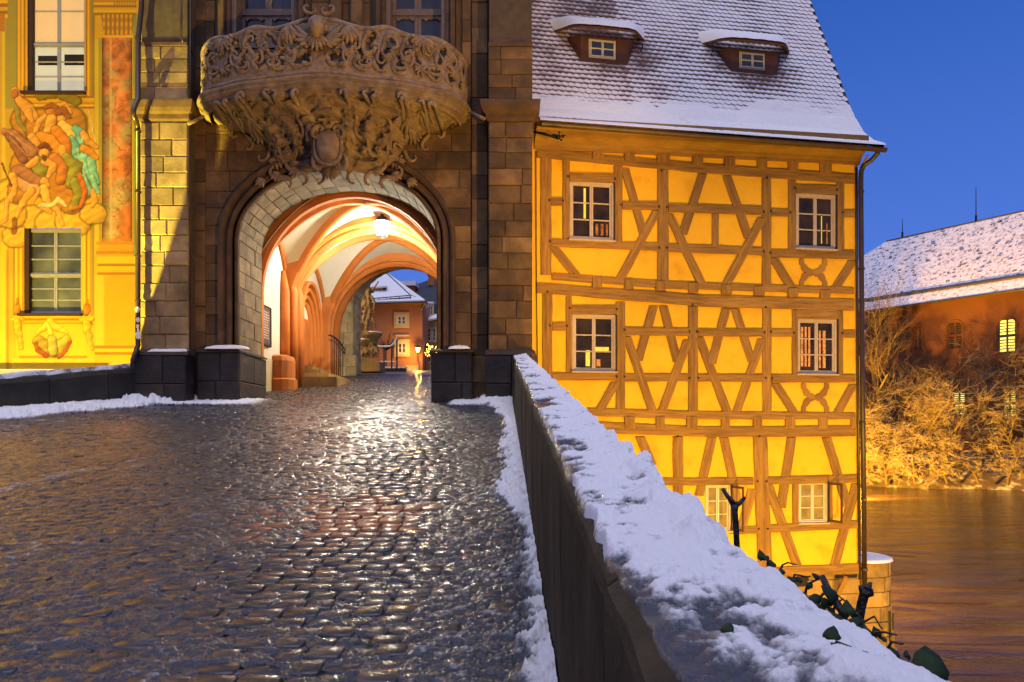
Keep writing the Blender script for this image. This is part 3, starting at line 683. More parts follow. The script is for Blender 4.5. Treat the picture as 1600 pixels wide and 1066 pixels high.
# upper windows behind the balcony
def window(parent, fr, a0, a1, b0, b1, cas=2, rows=3, fw_=.05, depth=.12, mat=None, pm=None, name='window', mun=.022, transom=None, cut=None, jamb=.0):
    """frame at depth behind fr plane; cas casements each with `rows` panes (one column), panes as sub-parts"""
    m = MB(); c0, c1 = -depth, -depth+.06
    m.bar(fr, a0, a0+fw_, b0, b1, -depth-.02, jamb); m.bar(fr, a1-fw_, a1, b0, b1, -depth-.02, jamb)
    m.bar(fr, a0+fw_, a1-fw_, b1-fw_, b1, -depth-.02, jamb); m.bar(fr, a0+fw_, a1-fw_, b0, b0+fw_, -depth-.02, jamb+.01)
    ia0, ia1, ib0, ib1 = a0+fw_, a1-fw_, b0+fw_, b1-fw_
    W_ = (ia1-ia0)/cas; st = fw_*.75; panes = []
    tiers = [(ib0, ib1)]
    if transom: zt = ib0+(ib1-ib0)*transom; m.bar(fr, ia0, ia1, zt-st*.6, zt+st*.6, c0, c1+.03); tiers = [(ib0, zt-st*.6), (zt+st*.6, ib1)]
    for tb0, tb1 in tiers:
        for i in range(cas):
            x0 = ia0+W_*i+.003; x1 = x0+W_-.006
            m.bar(fr, x0, x0+st, tb0, tb1, c0, c1); m.bar(fr, x1-st, x1, tb0, tb1, c0, c1)
            m.bar(fr, x0+st, x1-st, tb0, tb0+st, c0, c1); m.bar(fr, x0+st, x1-st, tb1-st, tb1, c0, c1)
            hh = (tb1-tb0-2*st)/rows
            for r in range(rows):
                y0 = tb0+st+hh*r; y1 = y0+hh
                if r: m.bar(fr, x0+st, x1-st, y0-mun/2, y0+mun/2, c0+.01, c1-.008)
                panes.append((x0+st, x1-st, y0+(mun/2 if r else 0), y1-(mun/2 if r < rows-1 else 0)))
    Wd = m.build(name, mat or M['win_wood'], parent)
    for p in panes:
        g = MB(); g.bar(fr, *p, c0+.02, c0+.028+rnd(0, .003)); g.build('pane', pm or M['glass'], Wd)
    return Wd
for x0, x1 in ((362, 462), (603, 697)):
    q = tq(x0, x1, -120, 75, 16)
    wd = window(T, fw, q[0], q[1], q[2], q[3], 2, 1, .10, .40, M['win_dim'], M['glass_b'], mun=.10, transom=.33)
    # curved heads of the lights
    for i in range(2):
        xa = q[0]+.19+i*.64; m = MB(); zc = q[2]+.84
        m.sweep([(xa+.40*t_/8, 16.36, zc+.10*math.sin(math.pi*t_/8)) for t_ in range(9)], (0, 1, 0), [(-.05, -.03), (.05, -.03), (.05, .04), (-.05, .04)]); m.build('curved_glazing_bar', M['win_dim'], wd)
    for sx in (-1, 1):
        xe = q[0] if sx < 0 else q[1]
        for j, (wd_, pr_) in enumerate(((.10, .10), (.11, .18), (.09, .07))):
            o_ = sum((.10, .11, .09)[:j])
            m = MB(); a_, b_ = (xe-o_-wd_, xe-o_) if sx < 0 else (xe+o_, xe+o_+wd_)
            m.slab(fw, [(a_, 8.3), (b_, 8.3), (b_, 14), (a_, 14)], -.1, pr_, .02); m.build('window_surround', M['mould'], T)
for x0 in (516, 548):
    q = tq(x0, x0+18, -60, 75, 15.9); m = MB(); m.slab(front(15.95), [(q[0], q[2]), (q[1], q[2]), (q[1], q[3]), (q[0], q[3])], -.1, .12, .03); m.build('fluted_strip', M['tower'], T)
# thin conductor lines on the upper left pilaster
m = MB(); m.tube([W(283, 60, 15.3), W(283, -60, 15.3)], .025); m.tube([W(283, 60, 15.3), W(287, 66, 15.3)], .025); m.build('rain_pipe', M['pipe'], T, smooth=True)
m = MB(); m.tube([W(297, 545, 15.6), W(297, 180, 15.6), W(297, -60, 15.6)], .02); m.build('rain_pipe', M['pipe'], T, smooth=True)
# ------------------------------------------------------------------ balcony
BC = AX; BW = 2.92
DZ = 1.5
def proj(x, z=8):
    """how far the balcony stands out from the wall at distance x from its axis: bowed centre, curved ends"""
    u = abs(x)/BW
    if u >= 1: return 0
    p = 1.42*(1-u**5)**.55
    p -= .10*math.exp(-((u-.72)/.13)**2)
    p += .10*math.exp(-(u/.35)**2)
    return p
def bpath(scale=1., n=60, add=0):
    pts = []
    for i in range(n+1):
        th = math.pi*(1-i/n); x = math.cos(th)*BW*.999
        pts.append((BC+x*scale, proj(x)*scale+add))
    return pts
def ring(scale, z, add=0): return [Vector((x, 16-p, z+.0)) for x, p in bpath(scale, add=add)]
def zsl(x): return 8.96+.10*math.exp(-((x-BC)/1.0)**2)                 # floor line rises at the centre
m = MB(); G = []
for s_, z_ in ((1.0, 0), (1.045, -.02), (1.05, -.07), (1.03, -.10), (1.035, -.16), (1.01, -.20), (1.0, -.27), (.97, -.30), (.955, -.36)):
    G.append([Vector((v.x, v.y, zsl(v.x)+z_)) for v in ring(s_, 0)])
G.insert(0, [Vector((v.x, 16.0, zsl(v.x)+.0)) for v in ring(1.0, 0)])
m.grid(G); BAL = m.build('balcony', M['balcony'], T, smooth=False)
# corbel body
m = MB(); G = []
sec = [(8.78, .95, .93), (8.66, .93, .86), (8.56, .86, .74), (8.47, .72, .62), (8.34, .59, .52), (8.18, .52, .45), (8.05, .50, .38), (7.9, .47, .31), (7.75, .41, .25), (7.62, .34, .20), (7.54, .26, .14)]
def cs(z):
    for (z0, a0, b0), (z1, a1, b1) in zip(sec[:-1], sec[1:]):
        if z1 <= z <= z0:
            t = (z0-z)/(z0-z1); return a0+(a1-a0)*t, b0+(b1-b0)*t
    return sec[0][1:] if z > 8.5 else sec[-1][1:]
for i in range(66):
    z_ = 8.78-(8.78-7.54)*i/65; a_, b_ = cs(z_)
    row = []
    for x, p in bpath(1, 260):
        u = (x-BC)/BW
        ribs = .085*math.cos(u*24)*sst(z_, 7.4, 8.1)*(1-sst(z_, 8.45, 8.6))
        xs_ = abs(x-BC)*a_; nn = float(fbm(np.array([xs_+3*z_]), np.array([z_*1.3-xs_*.6]), 3.4, 2, 12)[0]); nn2 = float(fbm(np.array([xs_]), np.array([z_]), 9, 3, 22)[0])
        rel = .16*(1-abs(nn*2-1)*2.2)*float(sst(z_, 7.54, 7.75))*(1-float(sst(z_, 8.55, 8.75)))+.05*(nn2-.5)
        row.append(Vector((BC+(x-BC)*a_, 16-p*b_-(float(ribs)+rel)*(1 if p > .2 else 0), z_)))
    G.append(row)
m.grid(G); m.build('corbel', M['balcony'], BAL, smooth=True)
def ysurf(x, z):
    """front surface of the corbel / balustrade at x (world), z"""
    if z > 8.6: return 16-proj(x-BC)
    a_, b_ = cs(z); xx = (x-BC)/a_
    return 16-proj(xx)*b_
def scroll(x, z, size, ang, kind='C', mirror=1, r=.045, turns=2.1, surf=ysurf, out=.02, yy=None, name='scroll_ornament', mat=None, par=None):
    """rococo C- or S-scroll: curvature grows towards the ends; tapered round bead lying on the surface"""
    z += DZ; n = 46; L_ = 1.0; pts = [(0, 0)]; th = 0
    for i in range(n):
        s_ = (i+.5)/n*2-1
        kc = (.9+turns*3.1*abs(s_)**1.15)
        if kind == 'S' and s_ < 0: kc = -kc
        th += kc*2/n
        pts.append((pts[-1][0]+math.cos(th)/n, pts[-1][1]+math.sin(th)/n))
    P2 = np.array(pts); P2 -= P2[n//2]
    t0 = math.atan2(P2[n//2+1][1]-P2[n//2-1][1], P2[n//2+1][0]-P2[n//2-1][0])
    c, s__ = math.cos(ang-t0), math.sin(ang-t0)
    P2 = (P2@np.array([[c, s__], [-s__, c]]))*size*1.35
    out_pts = []; rr = []
    for i, (a, b_) in enumerate(P2):
        xx = x+mirror*a; zz = z+b_
        y = (surf(xx, zz) if yy is None else yy)-out
        s_ = abs(i/n*2-1)
        out_pts.append((xx, y, zz)); rr.append(r*(1.1-.72*s_**2) if s_ < .94 else r*.7)
    m = MB(); m.tube(out_pts, rr, 6)
    return m.build(name, mat or M['balcony'], par or BAL, smooth=True)
def shell(x, z, size, n=7, spread=1.9, ang=-math.pi/2, surf=ysurf, out=.05, yy=None, par=None, name='shell_ornament', mat=None):
    """a fan of tapered lobes"""
    z += DZ
    m = MB()
    for i in range(n):
        a = ang+(i/(n-1)-.5)*spread; l = size*(1-.25*abs(i/(n-1)-.5)*2)
        pts = []
        for t in range(6):
            q = t/5; xx = x+math.cos(a+.25*q*(i/(n-1)-.5))*l*q; zz = z+math.sin(a)*l*q
            y = (surf(xx, zz) if yy is None else yy)-out-.03*math.sin(q*math.pi)
            pts.append((xx, y, zz))
        m.tube(pts, [size*.05, size*.10, size*.13, size*.14, size*.12, size*.04], 5)
    return m.build(name, mat or M['balcony'], par or BAL, smooth=True)
# balustrade: bottom rail, top rail with raised centre, pierced rocaille panels
def ztop(x):
    d = abs(x-BC)
    return zsl(x)+.98+.34*math.exp(-(d/.6)**2)*.45+.10*math.exp(-((d-1.35)/.28)**2)+.07*math.exp(-((d-2.3)/.3)**2)
for nm, zf, r_, sc in (('bottom_rail', lambda x: zsl(x)+.04, .06, 1.0), ('top_rail', ztop, .065, 1.0), ('top_rail', lambda x: ztop(x)-.10, .035, .99)):
    pts = [Vector((x, 16-p*sc, zf(x))) for x, p in bpath(sc, 90)]
    m = MB(); m.tube(pts, r_, 8); m.build(nm, M['balcony'], BAL, smooth=True)
def pierced():
    """the carved slab between the rails, with real openings, bowed to the plan"""
    th = np.linspace(math.pi, 0, 420); xs = np.cos(th)*BW*.998
    arc = np.cumsum(np.r_[0, np.hypot(np.diff(xs), np.diff([proj(x) for x in xs]))]); arc -= arc[-1]/2
    nz = 64; hole = np.zeros((len(xs), nz), bool)
    A = np.repeat(arc[:, None], nz, 1); Zt = np.array([ztop(x+BC)-.06 for x in xs]); Zb = np.array([zsl(x+BC)+.05 for x in xs])
    tz = np.linspace(0, 1, nz); Zg = Zb[:, None]+(Zt-Zb)[:, None]*tz[None]
    h = (Zg-Zb[:, None])
    rg = random.Random(4)
    S_ = []
    for sg in (-1, 1):
        for c in (.62, 1.02, 1.42, 1.8, 2.55, 2.95, 3.3):
            S_.append((sg*c, .66+rg.uniform(-.04, .04), .085, .19, sg*.3)); S_.append((sg*(c-.17), .25+rg.uniform(-.03, .03), .10, .085, 0)); S_.append((sg*(c+.19), .42+rg.uniform(-.05, .05), .05, .11, -sg*.4))
    S_ += [(-.28, .28, .09, .10, 0), (.28, .28, .09, .10, 0)]
    for (ca, cz, ra, rb, sh) in S_:
        dx = A-ca-sh*(h-cz); dz = h-cz
        wv = 1.35+.25*np.sin(np.arctan2(dz, dx)*3+ca*5)
        hole |= (dx/ra)**2+(dz/rb)**2 < wv
    n1 = fbm(A, h, 9, 3, 4)
    X = np.repeat((xs+BC)[:, None], nz, 1); Yb = np.array([16-proj(x) for x in xs])[:, None]
    # relief: edges of the openings swell
    rel = np.zeros_like(A)
    for (ca, cz, ra, rb, sh) in S_:
        d = np.sqrt(((A-ca-sh*(h-cz))/ra)**2+((h-cz)/rb)**2); rel = np.maximum(rel, np.exp(-((d-1.25)/.22)**2))
    Y = Yb-.05*rel-.05*(n1-.5)+0*A
    V = np.stack([X, Y, Zg], -1).reshape(-1, 3)
    keep = ~(hole[:-1, :-1])
    Q = gridfaces(len(xs), nz, keep)
    us = np.unique(Q); mp = np.full(len(V), -1); mp[us] = np.arange(len(us))
    o = npmesh('pierced_balustrade', V[us], mp[Q], M['balcony'], BAL)
    md = o.modifiers.new('thickness', 'SOLIDIFY'); md.thickness = .09; md.offset = 0
pierced()
rb_ = lambda x, z: 16-proj(x-BC)
R2 = random.Random(8)
for sg in (-1, 1):
    for c, z_, sz, a_, k_ in ((.5, 7.85, .5, 1.5, 'S'), (.82, 8.15, .5, 1.9, 'C'), (1.2, 7.9, .55, 1.2, 'S'), (1.55, 8.2, .45, 2.2, 'C'), (1.9, 7.85, .5, 1.5, 'C'), (2.15, 8.2, .5, 1.2, 'S'), (2.5, 7.95, .55, 1.7, 'S'), (2.75, 8.05, .5, 1.4, 'C')):
        scroll(BC+sg*c, z_+.1, sz*.95, a_, k_, sg, .031, 2, rb_, .07)
    for c, z_ in ((.95, 7.72), (1.65, 7.72), (2.35, 7.74)):
        scroll(BC+sg*c, z_, .40, .1, 'C', sg, .032, 2.2, rb_, .07)
    # drapery and foliage bosses
    shell(BC+sg*.62, 8.55, .42, 6, 1.2, -math.pi/2, rb_, .06, name='drapery_ornament')
    shell(BC+sg*2.1, 8.45, .34, 7, 2.4, -math.pi/2, rb_, .06)
    shell(BC+sg*2.05, 7.78, .18, 8, 5.8, 0, rb_, .08, name='rosette')
    for j in range(9):
        m = MB(); aa = j*2.4; x_ = BC+sg*(1.95+.09*math.cos(aa)*math.sqrt(j)); z_ = 9.78+.07*math.sin(aa)*math.sqrt(j)
        m.ball((x_, rb_(x_, 8)-.09, z_), .05, 7, (1, .8, .9)); m.build('fruit_ornament', M['balcony'], BAL, smooth=True)
# cherub bust at the middle of the rail
cy = 16-proj(0)-.10
m = MB()
G = []
for i in range(17):
    ph = math.pi*i/16; row = []
    for j in range(25):
        th = 2*math.pi*j/24; d = Vector((math.sin(ph)*math.sin(th), -math.sin(ph)*math.cos(th), math.cos(ph)))
        r = .19*(1+.10*(d.z > .0)*d.z); x_, y_, z_ = d.x*r*.88, d.y*r, d.z*r*1.12
        f_ = max(0, -d.y)
        nose = math.exp(-((d.x/.12)**2+((d.z+.12)/.16)**2))*f_; eye = sum(math.exp(-(((d.x-e_)/.14)**2+((d.z-.08)/.10)**2)) for e_ in (-.33, .33))*f_
        mouth = math.exp(-((d.x/.22)**2+((d.z+.45)/.06)**2))*f_; chin = math.exp(-((d.x/.25)**2+((d.z+.75)/.16)**2))*f_
        cheek = sum(math.exp(-(((d.x-e_)/.22)**2+((d.z+.28)/.2)**2)) for e_ in (-.45, .45))*f_
        y_ -= .07*nose-.045*eye-.022*mouth+.03*chin+.025*cheek
        row.append((BC-.02+x_, cy-.06+y_, 9.92+z_))
    G.append(row)
m.grid(G); BUST = m.build('cherub_head', M['balcony'], BAL, smooth=True)
shell(BC-.02, 8.32, .36, 7, 1.7, -math.pi/2, None, 0, yy=cy-.02, name='cherub_drapery')
m = MB(); m.tube([(BC-.02, cy, 9.7), (BC-.02, cy, 9.85)], [.10, .06], 10); m.build('cherub_neck', M['balcony'], BAL, smooth=True)
m = MB()
for j in range(34):
    a_ = R2.uniform(-.3, math.pi+.3); e_ = R2.uniform(-.3, 1.2)
    p = Vector((math.cos(a_)*.175, R2.uniform(-.02, .14), .04+math.sin(a_)*.19)); m.ball((BC-.02+p.x, cy-.04+p.y, 9.92+p.z), R2.uniform(.03, .045), 6)
m.build('cherub_hair', M['balcony'], BAL, smooth=True)
for sg in (-1, 1):
    for j in range(5):
        m = MB(); a_ = .5-.38*j; l = .42-.03*j
        m.tube([(BC+sg*(.13+l*t*math.cos(a_)), cy-.02+.03*t, 9.72+l*t*math.sin(a_)+.1*t*t) for t in (0, .3, .6, .85, 1)], [.03, .05, .05, .035, .01], 6, flat=(Vector((0, 1, 0)), .5)); m.build('cherub_wing_feather', M['balcony'], BAL, smooth=True)
    scroll(BC+sg*.22, 8.78, .4, .4 if sg > 0 else .4, 'C', sg, .035, 2, rb_, .06)
# corbel ornaments
for sg in (-1, 1):
    for x_, z_, sz, a_, k_, r_, tn in ((2.55, 6.98, .75, 2.2, 'C', .06, 2.0), (2.25, 6.95, .5, 1.2, 'C', .05, 2.0), (2.0, 6.72, .9, .75, 'S', .06, 1.8), (1.75, 7.0, .55, 1.5, 'C', .07, 2.1), (1.62, 6.93, .45, 4.6, 'C', .055, 2.1), (1.05, 7.02, .5, .2, 'C', .055, 2.2), (1.3, 6.55, .85, 1.1, 'S', .06, 1.9), (1.55, 6.3, .7, 1.9, 'S', .055, 2.1), (1.2, 6.25, .55, 1.3, 'C', .055, 2.2), (.8, 6.35, .6, 1.5, 'S', .05, 2.1), (.6, 6.75, .7, 1.1, 'S', .06, 2.0), (.95, 6.12, .5, .3, 'C', .045, 2.2), (.55, 7.02, .45, 1.4, 'C', .06, 2.2)):
        scroll(BC+sg*x_*(.93 if x_ > 2 else 1), 7.08-(7.0-z_)*.85, sz*(.62 if x_ > 1.9 else .85), a_, k_, sg, r_*.8, tn, ysurf, .05)
    shell(BC+sg*1.0, 7.05, .25, 6, 2.0, -math.pi/2, ysurf, .07)
    shell(BC+sg*1.72, 7.0, .34, 6, 1.6, -math.pi/2, ysurf, .10)
    shell(BC+sg*.42, 6.9, .55, 5, .9, -1.9 if sg > 0 else -1.24, ysurf, .05)
    shell(BC+sg*1.35, 6.4, .3, 7, 2.2, -math.pi/2, ysurf, .08)
    # acanthus sprays over the arch head
    for j, (dx, dz, an) in enumerate(((.5, 6.16, .35), (.9, 6.06, .15), (1.25, 5.92, -.1))):
        scroll(BC+sg*dx, dz, .85-.1*j, an, 'S', sg, .05, 1.5, None, 0, yy=15.84, name='acanthus_scroll')
        shell(BC+sg*(dx+.35), dz-.05, .26, 5, 1.3, -.5 if sg > 0 else -2.64, None, 0, yy=15.85, name='acanthus_leaf')
# central cartouche
m = MB(); G = []
for i in range(12):
    r = i/11; G.append([(BC-.02+.29*r*math.sin(t)*(1+.12*math.cos(2*t)), 15.22-.14*math.sqrt(max(0, 1-r*r))-.02, 7.88+.36*r*math.cos(t)*(1-.06*math.cos(3*t))) for t in [2*math.pi*j/28 for j in range(29)]])
m.grid(G); m.build('cartouche', M['balcony'], BAL, smooth=True)
m = MB(); m.tube([(BC-.02+.33*math.sin(t)*(1+.12*math.cos(2*t)), 15.22, 7.88+.40*math.cos(t)) for t in [2*math.pi*j/32 for j in range(33)]], .045, 7); m.build('cartouche_rim', M['balcony'], BAL, smooth=True)
for sg in (-1, 1):
    scroll(BC+sg*.36, 6.1, .55, 1.7, 'C', sg, .05, 2.1, None, 0, yy=15.3); scroll(BC+sg*.3, 6.72, .45, 2.2, 'C', sg, .05, 2.1, None, 0, yy=15.15)
shell(BC-.02, 6.02, .30, 7, 1.6, -math.pi/2, None, 0, yy=15.5, name='acanthus_leaf')
m = MB(); G = []                                            # rolled keystone console above the cartouche
for i in range(15):
    t = i/14*5.2; r = .20*(1-.09*t); G.append([(BC+x_, 15.0-r*math.cos(t)*1.0, 8.45+r*math.sin(t)) for x_ in (-.17, -.15, .15, .17)])
m.grid(G); m.build('rolled_console', M['balcony'], BAL, smooth=True)
for sx, (p0, p1) in ((-1, (W(294, 194, 15.3), W(318, 182, 15.6))), (1, (W(757, 186, 15.3), W(735, 176, 15.6)))):
    m = MB(); m.tube([p0+Vector((0, 0, .24)), p1+Vector((0, 0, .24))], .035, 8); m.build('spout', M['balcony'], BAL, smooth=True)
BAL.location.z -= .24
# snow dabs on ledges of the tower
def snowpatch(name, pts, h, label, parent=None):
    """irregular low heap over a polygon outline of world points"""
    c = sum((Vector(p) for p in pts), Vector())/len(pts); m = MB(); n = len(pts); G = []
    dense = []
    for i in range(n):
        a, b_ = Vector(pts[i]), Vector(pts[(i+1) % n])
        for t in range(6): dense.append(a.lerp(b_, t/6)+Vector((rnd(-.02, .02), rnd(-.015, .015), 0)))
    for r, z_ in ((1.0, 0), (.93, .5), (.75, .85), (.4, 1), (.01, 1.05)):
        row = [c+(p-c)*r+Vector((0, 0, h*z_*rnd(.6, 1.3))) for p in dense]; row.append(row[0]); G.append(row)
    m.grid(G); return m.build(name, M['snow'], parent, smooth=True, kind='stuff', label=label, cat='snow')
zt = EZ+(672-545)/F*15.75
for (xa, xb), lb in (((318, 385), 'small snow heap on the plinth left of the arch'), ((700, 733), 'small snow heap on the plinth right of the arch')):
    a, b_ = (xa-CX)/F*15.65, (xb-CX)/F*15.65
    snowpatch('snow', [(a, 15.66, zt-.01), (b_, 15.66, zt-.01), (b_, 15.85, zt+.0), (a, 15.85, zt+.0)], .07, lb)
a, b_ = (232-CX)/F*15.4, (292-CX)/F*15.4
snowpatch('snow', [(a, 15.37, EZ+(672-549)/F*15.4-.01), (b_, 15.37, EZ+(672-549)/F*15.4-.01), (b_, 15.5, EZ+(672-546)/F*15.4), (a, 15.5, EZ+(672-546)/F*15.4)], .03, 'thin line of snow on the plinth of the left pilaster')
# ------------------------------------------------------------------ the vaulted passage
PW = 6.55+AX; XL, XR = -6.55, -1.37; HWX = (XR-XL)/2
VZ = 4.92
def vz(x, y, y0, y1, drop=0):
    u = (x-AX)/HWX; v = (y-(y0+y1)/2)/((y1-y0)/2)
    mm = min(abs(u), abs(v)) if abs(u) <= 1.001 and abs(v) <= 1.001 else 1
    Bz = 2.78-.70*u*u-.13*v*v
    return VZ+gz(y)*.0+Bz*math.sqrt(max(0, 1-mm*mm))-drop
BAYS = ((17.5, 20.5), (20.5, 24.6))
INT = MB()
INT.bar(Fr((XL, 0, 0), (0, 1, 0), (0, 0, 1), (1, 0, 0)), 17.5, 26, 1, 9.1, -.2, 0)
INT.build('passage_wall', M['plaster_w'], T); INT = MB()
INT.bar(Fr((XR, 0, 0), (0, 1, 0), (0, 0, 1), (-1, 0, 0)), 17.5, 26, 1, 9.1, -.2, 0)
INT = INT.build('passage_wall', M['plaster_w'], T)
for (y0, y1) in BAYS+((24.6, 26.0),):
    n = 48; m = MB()
    m.grid([[Vector((XL+(XR-XL)*i/n, y0+(y1-y0)*j/n, vz(XL+(XR-XL)*i/n, y0+(y1-y0)*j/n, y0, y1))) if y1 < 25.5 else Vector((XL+(XR-XL)*i/n, y0+(y1-y0)*j/n, VZ+2.65*math.sqrt(max(0, 1-((i/n*2-1))**2)))) for j in range(n+1)] for i in range(n+1)])
    m.build('vault', M['plaster_w'], T, smooth=True)
# front-wall infill above the arch reveal back face
def lunette(Y, R, B, zs, ax, mat, name, th=.15, out=HWX, top=9.1):
    n = 40; m = MB(); f = front(Y); xs = [ax-R+2*R*i/n for i in range(n+1)]
    z = lambda x: zs+B*math.sqrt(max(0, 1-((x-ax)/R)**2))
    for i in range(n): m.poly(f, [(xs[i], z(xs[i])), (xs[i+1], z(xs[i+1])), (xs[i+1], top), (xs[i], top)], -th, 0)
    m.bar(f, AX-out, ax-R, 1, top, -th, 0); m.bar(f, ax+R, AX+out, 1, top, -th, 0)
    return m.build(name, mat, T)
lunette(17.52, AR+.05, AB+.05, ZS, AX, M['rib'], 'inner_front_wall', .03)
RIBP = [(-.20, -.13), (-.24, -.06), (-.24, .06), (-.20, .13), (-.06, .17), (.1, .17), (.1, -.17), (-.06, -.17)]
def ribcurve(p0, p1, y0, y1, n=36, drop=0, zb=None):
    pts = []
    for i in range(n+1):
        t = (1-math.cos(math.pi*i/n))/2; x = p0[0]+(p1[0]-p0[0])*t; y = p0[1]+(p1[1]-p0[1])*t
        pts.append(Vector((x, y, vz(x, y, y0, y1, drop))))
    return pts
def rib(p0, p1, y0, y1, name='vault_rib', sc=1., inset=.0):
    pts = ribcurve(p0, p1, y0, y1)
    d = Vector((p1[0]-p0[0], p1[1]-p0[1], 0)).normalized(); bi = Vector((0, 0, 1)).cross(d)
    n_ = len(pts)
    # start from the floor along the wall
    g0 = gz(p0[1]); g1 = gz(p1[1])
    pts = [Vector((p0[0], p0[1], g0)), Vector((p0[0], p0[1], (g0+VZ)/2+.4))]+pts+[Vector((p1[0], p1[1], (g1+VZ)/2+.4)), Vector((p1[0], p1[1], g1))]
    m = MB(); m.sweep(pts, bi, [(a*sc*.62, b_*sc*.60) for a, b_ in RIBP]); return m
for y0, y1 in BAYS:
    e_ = .06
    for p0, p1 in (((XL+e_, y0+.04), (XR-e_, y1-.04)), ((XL+e_, y1-.04), (XR-e_, y0+.04))):
        m = rib(p0, p1, y0, y1); m.v = [(x, y, z) for x, y, z in m.v]; m.build('diagonal_rib', M['rib'], T)
    # wall ribs on the left and right walls
    for xw in (XL+.05, XR-.05):
        m = rib((xw, y0+.12), (xw, y1-.12), y0, y1, sc=.62); m.build('wall_rib', M['rib'], T)
def transverse(Y, w, dr, name, sc):
    pts = [Vector((AX+math.cos(math.pi*(1-i/40))*(HWX-.04-dr*.3), Y, VZ+(2.66-dr)*math.sin(math.pi*(1-i/40)))) for i in range(41)]
    g = gz(Y); pts = [Vector((pts[0].x, Y, g))]+pts+[Vector((pts[-1].x, Y, g))]
    m = MB(); m.sweep(pts, (0, 1, 0), [(-.16*sc, -w*.5), (-.24*sc, -w*.25), (-.24*sc, w*.25), (-.16*sc, w*.5), (.3, w*.5), (.3, -w*.5)]); m.build(name, M['rib'], T)
transverse(17.72, .30, .0, 'transverse_rib', 1.0)
for dy, w_, dr in ((-.28, .15, .03), (-.10, .16, .15), (.08, .16, .15), (.26, .15, .03)): transverse(20.5+dy, w_, dr, 'transverse_rib', .75)
for dy, w_, dr in ((-.25, .2, .0), (0, .3, .14)): transverse(24.6+dy, w_, dr, 'transverse_rib', 1.0)
transverse(25.8, .3, -.02, 'transverse_rib', .8)
# clustered pier at the middle of the left wall and its rounded base block
for dy, dx in ((-.5, .10), (-.25, .26), (.05, .32), (.35, .26), (.6, .12)):
    m = MB(); m.tube([(XL+dx, 20.5+dy, gz(20)), (XL+dx, 20.5+dy, VZ+.5), (XL+dx*.5, 20.5+dy, VZ+1.1)], [.15, .14, .06], 8); m.build('pier_shaft', M['rib'], T, smooth=True)
m = MB(); m.lathe((XL+.12, 19.55, gz(19.5)), [(.0, -.1), (.46, -.1), (.46, .26), (.40, .30), (.40, .78), (.36, .90), (.2, .95), (.0, .95)], 16); m.build('pier_base', M['rib'], T, smooth=False)
# ochre dado on the left wall
m = MB(); m.bar(Fr((XL, 0, 0), (0, 1, 0), (0, 0, 1), (1, 0, 0)), 17.52, 19.9, 1.5, 3.42, .0, .03); m.build('dado', M['dado'], T)
# portal with nested mouldings, steps and hand rail
fl = Fr((XL, 0, 0), (0, 1, 0), (0, 0, 1), (1, 0, 0))
for j, (hw, zt_, th_) in enumerate(((1.10, 5.2, .26), (.95, 5.12, .19), (.80, 5.05, .12), (.65, 5.0, .06))):
    zb = gz(22.2)+.45; pts = [Vector((XL, 22.2-hw, zb)), Vector((XL, 22.2-hw, zt_-.6))]
    for i in range(1, 12): t = i/12; pts.append(Vector((XL, 22.2-hw*math.cos(math.pi*t), zt_-.6+(hw+.45)*math.sin(math.pi*t))))
    pts += [Vector((XL, 22.2+hw, zt_-.6)), Vector((XL, 22.2+hw, zb))]
    m = MB(); m.sweep(pts, (1, 0, 0), [(-.04, 0), (-.04, th_), (.0, th_+.04), (.08, th_), (.10, 0)]); m.build('portal_moulding', M['rib'], T)
m = MB(); m.bar(fl, 21.58, 22.82, gz(22)+.45, 5.0, .0, .035); D_ = m.build('door', M['rib'], T)
m = MB(); m.ball((XL+.08, 21.75, gz(22)+1.4), .05, 8); m.build('door_knob', M['iron'], D_, smooth=True)
for j in range(4):
    m = MB(); e_ = .30*j; z_ = gz(22)+.48-.13*j
    m.bar(fl, 21.2-e_*.8, 23.3+e_*.8, 1.5, z_, .0, .55+e_); m.build('step', M['pier'], T)
m = MB()
for j in range(6):
    y = 23.5-.28*j; m.tube([(XL+.9, y, gz(y)+.1), (XL+.9, y, gz(y)+1.25+.04*j)], .016, 5)
pts = [(XL+.9, 23.7-.2*j, gz(23.7-.2*j)+1.05+.45*math.sin(j/10*1.6)) for j in range(11)]
m.tube(pts, .028, 6); m.tube([(x, y, z-.14) for x, y, z in pts], .015, 5)
m.tube([(XL+.9, 23.7+.1*math.sin(t), gz(23.7)+.98+.1*math.cos(t)) for t in [i*.5 for i in range(9)]], .02, 5)
m.build('iron_handrail', M['iron'], None, smooth=True, label='curled black iron handrail beside the steps in the passage', cat='handrail')
# plaques
M['plaque'] = plain('dark_red_plaque', (.12, .035, .025), .45, bs=20, var=.5); M['plaque_b'] = plain('dark_bronze_plaque', (.09, .065, .05), .4, bs=20, var=.4)
def plaque(y0, y1, z0, z1, mat, label):
    t = empty('wall_plaque', (XL, (y0+y1)/2, z0), label, 'plaque')
    m = MB(); m.bar(fl, y0, y1, z0, z1, .0, .05); m.build('panel', mat, t)
    m = MB()
    for a in ((y0-.03, y0, z0-.03, z1+.03), (y1, y1+.03, z0-.03, z1+.03), (y0, y1, z0-.03, z0), (y0, y1, z1, z1+.03)): m.bar(fl, *a, .0, .07)
    m.build('frame', M['iron'], t)
    m = MB()
    for k_ in range(11):
        zz = z1-.15-(z1-z0-.25)*k_/11; m.bar(fl, y0+.08, y1-rnd(.08, .2), zz, zz+.03, .05, .054)
    m.build('inscription_line', M['win_wood'], t)
plaque(23.35, 23.85, 3.95, 5.5, M['plaque'], 'tall dark red framed plaque between the portal and the far pier')
plaque(18.35, 18.95, 3.75, 4.75, M['plaque_b'], 'dark bronze plaque on the white passage wall nearest the front arch')
